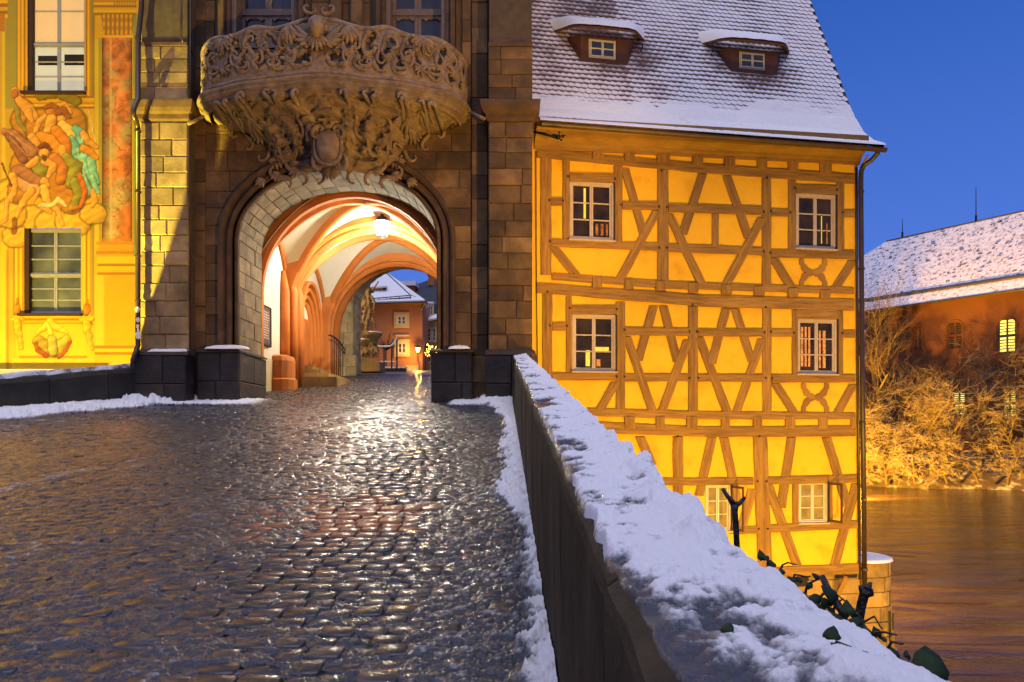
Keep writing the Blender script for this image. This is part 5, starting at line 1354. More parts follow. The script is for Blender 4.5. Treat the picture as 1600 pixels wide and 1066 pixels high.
# gutter, down pipe
m = MB(); G = []
for i in range(30):
    a = ae0+.05+(ae1-ae0)*i/29; z_ = 8.66-.004*i*.3
    G.append([HF.P(a, z_+.075*math.sin(t), RE+.02-.075*math.cos(t)) for t in [math.pi+math.pi*j/8 for j in range(9)]]+[HF.P(a, z_+.01, RE+.105), HF.P(a, z_+.012, RE+.085), HF.P(a, z_-.0, RE-.055)])
m.grid(G); GU = m.build('gutter', M['gutter'], H, smooth=False)
for i in range(17):
    a = ae0+.3+(ae1-ae0-.3)*i/17; m = MB(); m.tube([HF.P(a, 8.70+.085*math.sin(t), RE+.02+.085*math.cos(t)) for t in [math.pi+math.pi*j/6 for j in range(7)]], .010, 4); m.build('gutter_bracket', M['pipe'], GU)
xp = hp(1345, 500, .12)[0]
def pp(px, py, c): a, b_ = hp(px, py, c); return HF.P(a, b_, c)
m = MB(); m.tube([pp(1372, 232, RE+.02), pp(1371, 240, RE-.05), pp(1362, 250, .38), pp(1350, 258, .24), pp(1345.5, 268, .16), pp(1345, 285, .13), pp(1347, 560, .13), pp(1351, 915, .13)], .062, 10); DP = m.build('downpipe', M['pipe'], H, smooth=True)
for py in (300, 420, 540, 660, 780, 890):
    m = MB(); p = pp(1345+(py-285)*.0095, py, .13); m.lathe((p.x, p.y, p.z), [(.0, -.03), (.075, -.03), (.08, 0), (.075, .03), (0, .03)], 10); m.build('pipe_collar', M['pipe'], DP)
m = MB(); m.tube([pp(1356, 243, .42), pp(1352, 250, .34), pp(1345, 262, .10)], .03, 6); m.build('cornice_bracket', M['cornice'], H)
m = MB(); m.tube([pp(1338, 262, .05), pp(1340, 560, .05), pp(1343, 905, .05)], .035, 6); m.build('lightning_rod_cover', M['pipe'], H, smooth=True)
# thin conductor beside the tower
m = MB(); m.tube([pp(837.5, 236, .04), pp(838, 400, .04), pp(840, 590, .04)], .012, 5); m.build('conductor', M['pipe'], H)
# wrought iron arm with gargoyle below the eaves
m = MB(); m.tube([pp(833, 206, .5), pp(850, 209, .6), pp(868, 215, .75)], [.02, .035, .03], 7)
for p_, r_ in (((872, 214), .07), ((866, 212), .05), ((879, 213), .045), ((874, 207), .03), ((877, 219), .03), ((883, 212), .02)):
    m.ball(pp(*p_, .78), r_, 7)
m.build('iron_gargoyle_arm', M['iron'], T, smooth=True)
# stone base under the house with rounded end
PB = empty('stone_pier', (6, 19, ZW), 'yellow lit rounded sandstone pier in the river under the timber house', 'pier')
zt0 = zbot-.02
fb = HF
def pierpath(n=14):
    """plan of the pier front: along the facade then round the end"""
    a_e = hp(1375, 900)[0]; R_ = .62; p = []
    for i in range(10): p.append(HF.P(2+(a_e-2)*i/9, 0, .02))
    for i in range(1, n+1):
        t = math.pi*i/n; p.append(HF.P(a_e+R_*1.05*math.sin(t), 0, .02-R_*1.25*(1-math.cos(t))))
    return p
pp_ = pierpath(); seg = [0]
for a, b_ in zip(pp_[:-1], pp_[1:]): seg.append(seg[-1]+(b_-a).length)
def pat(s):
    for i in range(len(seg)-1):
        if s <= seg[i+1]: t = (s-seg[i])/(seg[i+1]-seg[i]); return pp_[i].lerp(pp_[i+1], t)
    return pp_[-1]
zcap = EZ+(672-872)/F*19.2; zlow = ZW-.3; n = 7
for r in range(n):
    z0 = zlow+(zcap-zlow)*r/n; z1 = zlow+(zcap-zlow)*(r+1)/n; s = rnd(0, .4); batter = .16*(1-r/n)**3
    while s < seg[-1]-.1:
        l = rnd(.45, .95); s1 = min(seg[-1], s+l); m = MB(); kk = 5; rows = []
        o_ = rnd(-.012, .012)
        for (z_, g_) in ((z0+.006, -.06), (z0+.006, .0), (z0+.022, .015), (z1-.022, .015), (z1-.006, 0), (z1-.006, -.06)):
            row = []
            for i in range(kk+1):
                q = s+.006+(s1-s-.012)*i/kk; p = pat(q); d = (pat(min(q+.05, seg[-1]))-pat(max(0, q-.05))).normalized(); nn = Vector((d.y, -d.x, 0))
                row.append(p+nn*(g_+batter+o_)+Vector((0, 0, z_)))
            rows.append(row)
        m.grid(rows); m.build('stone_block', M['pier'], PB); s = s1
m = MB(); G = []
for z_ in (zlow, zcap-.01): G.append([pat(seg[-1]*i/50)+Vector((0, 0, z_))-(pat(seg[-1]*i/50)-HF.P(6.5, 0, -1)).normalized()*.03 for i in range(51)])
m.grid(G); b0 = len(m.v); m.f.append(tuple(51+i for i in range(51))); m.build('pier_core', M['mortar'], PB)
a_e = hp(1375, 900)[0]
m = MB(); G = []
for r, z_ in ((1.02, 0), (1.0, .05), (.9, .075), (.6, .09), (.01, .10)):
    G.append([HF.P(a_e-.1, zcap, -.75)+Vector((math.cos(t)*.83*r*1.0, math.sin(t)*.83*r*1.0, z_)) for t in [2*math.pi*i/30 for i in range(31)]])
m.grid(G); m.build('pier_snow', M['snow'], PB, smooth=True, kind='stuff')
m = MB(); m.bar(HF, 0, a_r-.02, ZW-1, zbot-.01, -7, -.25); m.build('base_wall', M['pier'], PB)
# black blocks painting the shade of niches, and a strut, below the sill
for x0, x1, y0, y1 in ((1240, 1262, 898, 916), (1303, 1338, 897, 903)):
    q = hrect(x0, x1, y0, y1); m = MB(); m.bar(HF, q[0], q[1], q[2], q[3], -.1, .045); m.build('pocket_shade', M['black'], PB)
m = MB(); m.tube([pp(1309, 930, .06), pp(1322, 902, .30)], .07, 4); m.build('strut', M['timber'], H)
m = MB(); m.tube([pp(1390, 955, .35), pp(1391, 1003, .35)], .03, 6); m.tube([pp(1395, 958, .35), pp(1395, 985, .35)], .02, 6); m.build('mooring_rail', M['iron'], PB)
m = MB()
for i in range(9):
    a = a_e-.35+rnd(-.3, .3); p = HF.P(a, zcap+.06, -.6+rnd(-.2, .2)); m.tube([p, p+Vector((rnd(-.1, .1), rnd(-.05, .05), rnd(.15, .34)))], [.008, .003], 4)
m.build('dry_weed', M['twig'], None, label='few dry weed stalks standing in the snow on the round pier', cat='weed')
# ------------------------------------------------------------------ painted house on the left
PH = empty('painted_house', (-10, 17.5, -4.4), 'bright yellow floodlit house wall with painted figures, columns and mouldings', 'house')
YP = 17.5
def paint():
    w_, h_ = 300, 640; ox = -80                          # texture pixels = photo pixels, x from -80 to 220, y from -40 to 600
    oy = -40
    im = np.zeros((h_, w_, 3)); yy, xx = np.mgrid[0:h_, 0:w_]; X = xx+ox; Y = yy+oy
    n1 = fbm(X, Y, .02, 4, 1); n2 = fbm(X, Y, .09, 4, 2); n3 = fbm(X*1.0, Y*.3, .05, 4, 8)
    gold = np.array([.84, .56, .04]); pale = np.array([.80, .66, .11]); och = np.array([.66, .40, .06]); olive = np.array([.42, .38, .10]); brown = np.array([.30, .15, .04]); green = np.array([.30, .40, .22])
    im[:] = gold
    XW = X+5*(fbm(X, Y, .06, 3, 31)-.5)+3*(fbm(X, Y, .2, 3, 35)-.5); YW = Y+5*(fbm(X, Y, .06, 3, 33)-.5)+3*(fbm(X, Y, .2, 3, 37)-.5)
    fold = np.clip(.5+.9*np.sin((X*.5+Y*.8+14*fbm(X, Y, .05, 3, 41))*.55)*fbm(X, Y, .06, 2, 43), 0, 1)
    def put(mask, c, a=1.0):
        nonlocal im
        mm = np.clip(mask*a, 0, 1)[..., None]; im = im*(1-mm)+np.array(c)*mm
    def rect(x0, x1, y0, y1, c, a=1, s=1.2):
        put(sst(X, x0-s, x0+s)*(1-sst(X, x1-s, x1+s))*sst(Y, y0-s, y0+s)*(1-sst(Y, y1-s, y1+s)), c, a)
    put(sst(n1, .3, .75), pale, .35)
    rect(-80, 10, -40, 600, pale, .8); rect(8, 26, -40, 170, green, .55); rect(8, 25, -40, 600, olive, .35)
    def hmould(x0, x1, y0, hgt, cols):
        st = hgt/len(cols)
        for i, c in enumerate(cols): rect(x0, x1, y0+i*st, y0+(i+1)*st, c, 1, .7)
    def vmould(y0, y1, x0, wdt, cols):
        st = wdt/len(cols)
        for i, c in enumerate(cols): rect(x0+i*st, x0+(i+1)*st, y0, y1, c, 1, .7)
    br = tuple(gold*1.12); dk = tuple(och*.75)
    vmould(-40, 150, 25, 18, [tuple(olive), br, tuple(och), br, dk, tuple(gold)]); vmould(-40, 150, 131, 17, [tuple(gold), dk, br, tuple(och), tuple(olive), dk])
    hmould(25, 148, 150, 20, [dk, br, tuple(gold), tuple(och), br, dk])
    vmould(350, 500, 20, 18, [tuple(olive), br, tuple(och), br, dk]); vmould(350, 500, 127, 20, [tuple(gold), br, dk, br, tuple(och), tuple(olive)])
    rect(147, 160, 60, 600, olive, .6); rect(148, 154, 60, 400, tuple(pale), .9)
    # column
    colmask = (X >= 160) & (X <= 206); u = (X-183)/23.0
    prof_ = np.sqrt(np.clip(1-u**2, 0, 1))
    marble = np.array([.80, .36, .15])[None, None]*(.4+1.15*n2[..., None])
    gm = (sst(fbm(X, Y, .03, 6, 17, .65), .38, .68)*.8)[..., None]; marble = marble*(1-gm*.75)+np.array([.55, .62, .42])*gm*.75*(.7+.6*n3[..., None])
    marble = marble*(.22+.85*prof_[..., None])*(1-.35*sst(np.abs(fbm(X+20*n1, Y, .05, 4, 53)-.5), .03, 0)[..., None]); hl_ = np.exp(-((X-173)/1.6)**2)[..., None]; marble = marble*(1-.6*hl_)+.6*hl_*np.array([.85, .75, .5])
    k_ = (colmask & (Y > 56) & (Y < 378))[..., None]; im = np.where(k_, marble, im)
    # capital and entablature
    rect(150, 213, -40, 22, tuple(gold), 1); hmould(146, 213, 0, 24, [tuple(och), br, dk, tuple(gold), br, dk])
    for i in range(9): rect(178+i*4, 180+i*4, 2, 8, dk, .8, .6)
    cap = (Y > 22) & (Y < 58) & (np.abs(X-184) < 26-.10*(Y-22)); im = np.where(cap[..., None], np.array([.70, .42, .06])*(.65+.7*(np.sin(X*.9)*.5+.5)*(np.cos(Y*.5)*.3+.7))[..., None], im)
    rect(160, 208, 55, 59, br); 
    hmould(150, 212, 378, 24, [tuple(och), br, tuple(gold), dk, br]); base = (Y > 372) & (Y < 402) & (np.abs(X-181) < 24+.25*(Y-372)); put(base*1.0, (.66, .38, .05), .55)
    rect(148, 213, 401, 600, (.86, .56, .06)); rect(152, 213, 401, 412, br); hmould(152, 213, 412, 18, [dk, br, tuple(gold), dk]); rect(163, 213, 430, 540, (.84, .50, .03)); rect(148, 162, 430, 560, (.80, .62, .12)); hmould(148, 213, 540, 20, [dk, br, dk, tuple(gold)])
    rect(208, 214, 22, 400, green, .8)
    # left edge capital, pedestal
    hmould(-80, 12, 0, 28, [br, dk, tuple(gold), dk, br]); cap = (Y > 22) & (Y < 50) & (X < 8); put(cap*1.0, (.62, .30, .05), .9)
    rect(-80, 3, 50, 380, (.62, .45, .12), .7); rect(-80, 12, 380, 400, br, .8); rect(10, 14, 390, 600, dk, .7)
    # lower panel with baluster scrolls and shell
    hmould(20, 146, 494, 14, [br, dk, tuple(gold), dk]); rect(34, 134, 506, 560, (.86, .60, .08)); rect(18, 148, 560, 600, (.84, .62, .10)); rect(30, 136, 556, 560, dk, .8)
    def stroke(pts, r, c, sh=.55, a=1.0, lite=1.25):
        """soft shaded limb or fold: capsule chain, lighter on its upper left"""
        nonlocal im
        pts = [np.array(p, float) for p in pts]; rs_ = r if hasattr(r, '__len__') else [r]*len(pts)
        best = np.full(X.shape, 9.0); sx_ = np.zeros(X.shape); sy_ = np.zeros(X.shape)
        for i in range(len(pts)-1):
            p, q = pts[i], pts[i+1]; d = q-p; L2 = max(1e-6, d@d)
            t = np.clip(((XW-p[0])*d[0]+(YW-p[1])*d[1])/L2, 0, 1); rr = rs_[i]+(rs_[i+1]-rs_[i])*t
            ex = (XW-p[0]-d[0]*t)/rr; ey = (YW-p[1]-d[1]*t)/rr; dd = np.hypot(ex, ey); k = dd < best
            best = np.where(k, dd, best); sx_ = np.where(k, ex, sx_); sy_ = np.where(k, ey, sy_)
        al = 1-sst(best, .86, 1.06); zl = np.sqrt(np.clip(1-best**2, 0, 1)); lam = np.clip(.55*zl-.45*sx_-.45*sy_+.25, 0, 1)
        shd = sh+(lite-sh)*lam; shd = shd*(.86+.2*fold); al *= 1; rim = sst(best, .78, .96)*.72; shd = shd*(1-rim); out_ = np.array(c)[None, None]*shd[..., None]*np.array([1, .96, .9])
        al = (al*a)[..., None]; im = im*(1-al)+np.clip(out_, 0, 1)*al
    fl_ = (.80, .50, .16); fd = (.62, .32, .08); teal = (.30, .62, .42); pink = (.52, .30, .20); org = (.78, .42, .06); grn = (.42, .42, .10); wht = (.82, .74, .50); dkb = (.28, .13, .04)
    # cloud and backdrop
    for p, r in (((40, 345), 26), ((75, 350), 22), ((110, 345), 26), ((140, 335), 18), ((20, 370), 18), ((12, 300), 22), ((10, 335), 24)): stroke([p, (p[0]+10, p[1])], r, (.82, .60, .12), .75, .9, 1.1)
    for p, q, r in (((40, 190), (60, 260), 26), ((70, 200), (100, 270), 34), ((110, 190), (125, 290), 26), ((60, 280), (110, 310), 26), ((35, 255), (30, 300), 20)): stroke([p, q], r, (.58, .33, .06), .6, .85)
    stroke([(62, 150), (90, 146), (120, 158)], 8, olive, .7); stroke([(26, 165), (30, 190), (40, 205)], [4, 5, 3], olive)
    # winged child, upper left
    stroke([(24, 144), (32, 156)], 7, fl_); stroke([(30, 156), (44, 172), (54, 184)], [9, 11, 8], fl_); stroke([(44, 176), (50, 190)], [7, 4], fl_); stroke([(24, 146), (20, 152)], [6, 3], (.6, .3, .08))
    # two upper figures with raised arms
    stroke([(80, 196), (70, 184), (62, 190), (56, 205)], [6, 5, 5, 4], fl_); stroke([(78, 172), (80, 178)], 8, fd); stroke([(80, 188), (78, 205)], [10, 12], fl_)
    stroke([(88, 166), (100, 162), (110, 176)], [4, 4, 4], fl_); stroke([(96, 180), (97, 186)], 8, fl_); stroke([(90, 176), (100, 173), (108, 183)], [5, 6, 4], (.45, .22, .05)); stroke([(72, 168), (80, 164), (88, 168)], [4, 5, 3], (.45, .22, .05))
    # pale shoulders and teal gown, right
    stroke([(98, 195), (108, 205), (118, 212)], [8, 12, 10], (.86, .66, .26)); stroke([(118, 200), (130, 212), (126, 235)], [6, 10, 10], teal)
    stroke([(130, 208), (140, 222), (152, 230)], [6, 6, 4], fl_); stroke([(112, 220), (118, 240), (124, 255)], [9, 12, 12], teal)
    for p, q, r in (((122, 250), (132, 285), 12), ((132, 246), (144, 280), 11), ((142, 250), (152, 285), 9), ((128, 280), (140, 300), 9), ((144, 278), (153, 300), 6)): stroke([p, q], [r, r*.6], teal, .45, 1, 1.4)
    for p, q in (((126, 248), (134, 282)), ((136, 246), (146, 284)), ((120, 232), (127, 262)), ((131, 212), (127, 232))): stroke([p, q], [1.4, .8], (.72, .86, .68), 1, .8, 1)
    stroke([(138, 174), (150, 222)], 1.5, wht); stroke([(130, 232), (142, 238), (152, 248)], [7, 7, 4], org)
    # central orange drapery and children
    stroke([(62, 215), (80, 222), (100, 240)], [10, 14, 12], org); stroke([(88, 205), (104, 222), (102, 245)], [10, 9, 8], (.70, .36, .05)); stroke([(50, 215), (58, 226)], [8, 6], fl_)
    stroke([(84, 245), (98, 258), (96, 280)], [8, 10, 9], fd); stroke([(96, 232), (100, 240)], 7, fl_); stroke([(104, 245), (118, 260), (114, 285)], [8, 12, 12], grn)
    stroke([(118, 285), (122, 305), (112, 325)], [9, 8, 6], grn); stroke([(124, 275), (134, 300), (126, 322), (112, 326)], [4, 5, 4, 3], (.60, .26, .05)); stroke([(146, 300), (150, 312), (145, 322)], [5, 4, 4], fl_)
    # bearded man, blowing cloak, left
    stroke([(6, 205), (22, 214), (40, 232), (52, 240)], [5, 12, 14, 8], pink, .45, 1, 1.35); stroke([(10, 208), (24, 226), (36, 250)], [3, 8, 8], (.42, .23, .15), .5)
    for p, q in (((10, 204), (40, 226)), ((16, 214), (42, 244)), ((26, 214), (50, 236))): stroke([p, q], [1.5, 1], (.72, .50, .36), 1, .7, 1)
    stroke([(60, 255), (64, 268)], [14, 13], grn); stroke([(56, 250), (44, 262)], [7, 6], fl_); stroke([(70, 252), (84, 258), (76, 276)], [7, 6, 5], fl_)
    stroke([(68, 236), (69, 240)], 8, fl_); stroke([(62, 230), (70, 227), (77, 232)], [4, 5, 4], dkb); stroke([(68, 245), (70, 247)], 4, dkb)
    stroke([(26, 266), (44, 274), (60, 284)], [9, 11, 8], pink); stroke([(24, 282), (40, 292), (56, 294)], [7, 9, 7], (.70, .48, .34)); stroke([(20, 275), (22, 300), (12, 318)], [7, 6, 5], fl_); stroke([(12, 315), (8, 344), (2, 350)], [5, 4, 3], fl_)
    stroke([(48, 298), (36, 316), (24, 342)], [7, 6, 4], fl_); stroke([(22, 342), (22, 362)], [4, 5], dkb, .6, .8); stroke([(2, 256), (18, 292)], [1.5, 1.5], dkb)
    # lower child
    stroke([(68, 284), (74, 290)], 7, fl_); stroke([(68, 296), (74, 318)], [9, 9], (.86, .58, .20)); stroke([(60, 296), (52, 318)], [4, 3], fl_); stroke([(80, 320), (90, 328), (98, 350)], [6, 5, 4], fl_); stroke([(66, 322), (78, 332)], [7, 5], fl_)
    stroke([(62, 322), (80, 322), (92, 312), (102, 322)], [3, 4, 4, 3], wht)
    # urns and cartouche
    for x_ in (27, 136): stroke([(x_, 478), (x_, 488)], [5, 6], (.66, .34, .05)); stroke([(x_, 466), (x_, 474)], [2, 3], (.6, .3, .05)); stroke([(x_-8, 500), (x_+8, 500)], 4, gold); stroke([(x_, 506), (x_, 518)], [8, 6], gold); stroke([(x_+3, 522), (x_+7, 545)], [5, 4], (.7, .5, .1))
    stroke([(60, 532), (76, 546), (84, 554)], [9, 12, 6], (.44, .40, .10), .5); stroke([(104, 530), (92, 544), (84, 552)], [8, 12, 6], (.50, .46, .16), .5); stroke([(82, 530), (82, 548)], [8, 9], (.52, .50, .22))
    stroke([(56, 536), (60, 548), (72, 556)], [3, 4, 4], (.40, .16, .03)); stroke([(108, 534), (104, 548), (92, 558)], [3, 3, 4], (.40, .16, .03))
    stroke([(60, 520), (70, 512), (78, 500), (84, 510), (96, 514), (106, 520)], [3, 5, 5, 7, 5, 3], (.82, .62, .14)); stroke([(74, 505), (80, 520)], [3, 5], (.85, .70, .2))
    im *= (.90+.16*n1[..., None]+.06*(n2[..., None]-.5))
    tealm = (im[..., 2] > im[..., 0]*.9)[..., None]; im = np.where(tealm, im, im*np.array([1, .97, .6])); im = np.clip(im, .005, .95); im = im**1.4
    # mesh grid; window openings cut
    holes = [(43, 132, -40, 144), (38, 127, 357, 490)]
    xw = (X+.0-CX)/F*YP; zw = EZ+(HY-Y)/F*YP
    V = np.stack([xw, np.full_like(xw, YP, dtype=float), zw], -1)[::-1].reshape(-1, 3); C = im[::-1].reshape(-1, 3)
    keep = np.ones((h_, w_), bool)
    for (x0, x1, y0, y1) in holes: keep &= ~((X >= x0) & (X < x1) & (Y >= y0+(0 if y0 < 0 else 1)) & (Y <= y1))
    keep = keep[::-1][:-1, :-1]
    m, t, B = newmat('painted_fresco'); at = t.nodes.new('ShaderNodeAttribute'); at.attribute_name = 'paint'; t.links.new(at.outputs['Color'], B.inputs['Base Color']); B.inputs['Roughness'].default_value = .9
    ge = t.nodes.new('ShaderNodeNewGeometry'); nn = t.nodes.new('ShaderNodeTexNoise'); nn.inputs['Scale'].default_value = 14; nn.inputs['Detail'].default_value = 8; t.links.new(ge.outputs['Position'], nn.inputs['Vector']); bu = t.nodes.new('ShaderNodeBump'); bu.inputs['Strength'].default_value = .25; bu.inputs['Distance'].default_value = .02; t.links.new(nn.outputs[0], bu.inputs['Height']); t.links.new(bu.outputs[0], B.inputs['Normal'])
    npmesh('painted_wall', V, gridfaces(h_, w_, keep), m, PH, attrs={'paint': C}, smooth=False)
paint()
fp = front(YP)
M['wallyel'] = stone_mat('yellow_painted_wall', [(.80, .58, .12), (.86, .66, .18)], .8, .9, .2, 14, 0)
m = MB(); q = tq(0, 290, 0, 602, YP)
m.bar(fp, -16, -7.5, -5, EZ+(HY-599)/F*YP, -.4, -.0); m.bar(fp, -30, (-80-CX)/F*YP, -5, 14, -.4, 0); m.bar(fp, (219-CX)/F*YP, -7.6, 1.5, 14, -.4, 0); m.bar(fp, -30, -7.6, 12.85, 16, -.4, 0)
m.build('wall', M['wallyel'], PH)
for (x0, x1, y0, y1), lb, upper in (((43, 133, -90, 145), 'grey framed window lit inside with peach and white blinds', True), ((38, 128, 356, 491), 'green grey window with dim reflections', False)):
    q = tq(x0, x1, y0, y1, YP)
    wd = window(PH, fp, q[0], q[1], q[2], q[3], 2, 3, .05, .16, M['win_grey'], M['glass_g'], mun=.03, transom=.46 if not upper else .33, jamb=-.10)
    wd['label'] = lb
    m = MB(); m.bar(fp, q[0]-.12, q[1]+.02, q[2]-.05, q[2]+.01, -.2, .10); m.build('sill', M['timber_dark'], wd)
    m = MB(); m.bar(fp, q[0]-.02, q[0]+.10, q[2], q[3], -.16, -.02); m.build('reveal', M['timber_dark'], wd)
    if upper:                                            # lit blinds close behind clear panes
        for ch in list(wd.children):
            if ch.name.startswith('pane'):
                zc_ = ORG[ch].z
                py = HY-(zc_-EZ)*F/YP
                ch.data.materials[0] = M['lit_peach'] if py < 78 else M['lit_white']
        for xa, xb in ((54, 85), (95.5, 127)):
            q2 = tq(xa, xb, 83+(xa > 80)*-2, 98, YP); m = MB(); m.bar(fp, q2[0], q2[1], q2[2], q2[3], -.14, -.128); m.build('dark_blind_gap', M['black'], wd)
# drainpipe between painted house and tower, bending round the cornice
m = MB(); m.tube([W(222, -60, 15.35), W(221, 10, 15.35), W(216, 60, 15.35), W(215.5, 155, 15.3), W(211, 165, 15.1), W(208.5, 172, 15.0), W(208.5, 180, 15.0), W(213, 190, 15.15), W(215.5, 200, 15.35), W(215.5, 540, 15.35), W(213, 548, 15.3), W(208, 562, 15.2), W(208, 575, 15.2)], .055, 10); DPp = m.build('drainpipe', M['pipe'], T, smooth=True)
for py in (60, 205, 300, 400, 470):
    p = W(215.5, py, 15.35); m = MB(); m.lathe(p, [(0, -.02), (.068, -.02), (.068, .02), (0, .02)], 10); m.build('pipe_collar', M['pipe'], DPp)
M['sticker'] = plain('pale_sticker', (.7, .7, .6), .6)
for py, r_ in ((484, .07), (500, .06), (510, .05), (524, .09), (516, .04)):
    p = W(215.5+rnd(-1, 1), py, 15.28); m = MB(); m.ball(p, r_, 8, (.8, .25, 1)); m.build('pale_sticker', M['sticker'], DPp)
# snow ledge at the foot of the painted wall
m = MB(); q = tq(-60, 152, 577, 583, 17.2); m.bar(front(17.3), q[0], q[1], q[2]-.04, q[3]-.03, -.2, .1); m.build('foot_ledge', M['win_wood'], PH)
m = MB(); m.bar(front(17.3), q[0], q[1], q[3]-.027, q[3], -.2, .09); m.build('snow', M['snow'], PH, kind='stuff')
# ------------------------------------------------------------------ beyond the passage
def street():
    ys = np.linspace(27.5, 90, 26); xs = np.linspace(-30, 7, 12); V = [(x, y, gz(y)-.004+(.0)) for y in ys for x in xs]
    npmesh('street', np.array(V), gridfaces(len(ys), len(xs)), M['street'], kind='structure', smooth=False)
street()
m = MB(); m.quadprism([(-30, 27.6, -5), (7, 27.6, -5), (7, 90, -5), (-30, 90, -5)], [(-30, 27.6, gz(27.6)-.05), (7, 27.6, gz(27.6)-.05), (7, 90, gz(90)-.05), (-30, 90, gz(90)-.05)]); m.build('island_ground', M['far'], kind='structure')
# terracotta house: front wall nearly frontal at Y 52
YR = 52
R_ = empty('terracotta_house', W(620, 585, YR), 'terracotta rendered house with a snowy hipped roof beyond the arch', 'house')
fr_ = front(YR)
q = tq(548, 660, 470, 640, YR)
def fw2(parent, fr, px0, px1, py0, py1, Y, mat=None, pm=None, rows=2, cas=2, fw_=.1, sur=.18, srf=None, name='window'):
    q = tq(px0, px1, py0, py1, Y)
    wd = window(parent, fr, q[0], q[1], q[2], q[3], cas, rows, fw_, .02, mat or M['win_white'], pm or M['glass'], mun=.05, name=name, jamb=.06)
    if sur:
        m = MB()
        for r in ((q[0]-sur, q[0], q[2]-sur, q[3]+sur), (q[1], q[1]+sur, q[2]-sur, q[3]+sur), (q[0], q[1], q[3], q[3]+sur), (q[0], q[1], q[2]-sur, q[2])): m.bar(fr, *r, -.05, .07)
        m.build('window_surround', srf or M['yelhouse'], wd)
    return wd
m = MB(); m.bar(fr_, q[0]-3, q[1], gz(YR)-3, q[3]+.1, -9, 0); m.build('wall', M['redhouse'], R_)
fw2(R_, fr_, 619.5, 636, 492, 509, YR); fw2(R_, fr_, 620, 636.5, 534, 554, YR)
q2 = tq(637, 650, 575, 583, YR); fw2(R_, fr_, 638, 651, 574.5, 590, YR, rows=1, sur=.16)
m = MB(); qq = tq(618, 640, 524, 526, YR); m.bar(fr_, qq[0], qq[1], qq[2], qq[3]+.03, -.02, .12); m.build('ledge', M['win_wood'], R_)
m = MB(); qq = tq(548, 662, 471, 476, YR); m.bar(fr_, qq[0]-3, qq[1]+.25, qq[2], qq[3], -.5, .4); m.build('eaves_board', M['cornice'], R_)
# roof: eave at y 473, hip at the right end rising to (597,425)
ev = lambda px, py, Y: W(px, py, Y)
m = MB(); c = [ev(520, 475, YR-.6), ev(664, 470.5, YR-.6), ev(640, 462, YR+.8), ev(596, 421, YR+6), ev(520, 421, YR+6), ev(520, 462, YR+.8)]
m.v = [tuple(p) for p in c]; m.f = [(0, 1, 2, 5), (5, 2, 3, 4)]
m.v += [tuple(ev(664, 470.5, YR-.6)+Vector((-1, 11, 0)))]; m.f += [(1, 6, 3, 2)]
m.build('roof', M['snow'], R_, solid=.15); RR = [o for o in R_.children if o.name.startswith('roof')][-1]
m = MB(); m.tube([ev(665, 471, YR-.65), ev(641, 462, YR+.75), ev(597, 421, YR+5.9)], .08, 5); m.build('hip_ridge', M['roofdark'], RR)
m = MB(); m.tube([ev(520, 476, YR-.65), ev(665, 471.5, YR-.65)], .07, 6); m.build('gutter', M['pipe'], R_)
m = MB(); m.tube([ev(663, 472, YR-.6), ev(660, 482, YR-.3), ev(657.5, 487, YR-.1)], .06, 5); m.build('downpipe', M['pipe'], R_)
m = MB(); m.tube([ev(578, 470, YR-.2), ev(643, 464.5, YR-.2)], .04, 5); m.tube([ev(578, 467, YR-.2), ev(643, 461.5, YR-.2)], .04, 5)
for px in (580, 592, 604, 610, 624, 641): m.tube([ev(px, 468-(px-580)*.08, YR-.2), ev(px, 471-(px-580)*.08, YR-.2)], .04, 4)
m.build('snow_guard', M['iron'], R_)
qd = tq(582, 600, 449, 461, YR+1.6); fd_ = front(YR+1.6)
m = MB(); m.bar(fd_, qd[0]-.15, qd[1]+.15, qd[2]-.4, qd[3]+.1, -2.2, 0); DM = m.build('dormer', M['dorm'], R_)
window(DM, fd_, qd[0]+.15, qd[1]-.1, qd[2], qd[3]-.05, 2, 1, .08, -.03, M['yelhouse'], M['glass'])
m = MB(); m.v = [tuple(ev(*p)) for p in ((578, 450, YR+1.2), (605, 448, YR+1.2), (601, 436, YR+4), (585, 436, YR+4))]; m.f = [(0, 1, 2, 3)]; m.build('dormer_roof', M['snow'], DM, solid=.12)
# house behind with a snow-topped gable (px 620-650)
B_ = empty('snowcapped_annex', W(632, 470, 66), 'small orange annex with a thick flat snow cap behind the terracotta house', 'house')
q = tq(612, 648, 446, 500, 66); m = MB(); m.bar(front(66), q[0], q[1], q[2], q[3], -4, 0); m.build('wall', M['redhouse'], B_)
q = tq(611, 649, 440, 447, 66); m = MB(); m.bar(front(66), q[0]-.1, q[1]+.1, q[2], q[3], -4.2, .3); m.build('roof', M['snow'], B_)
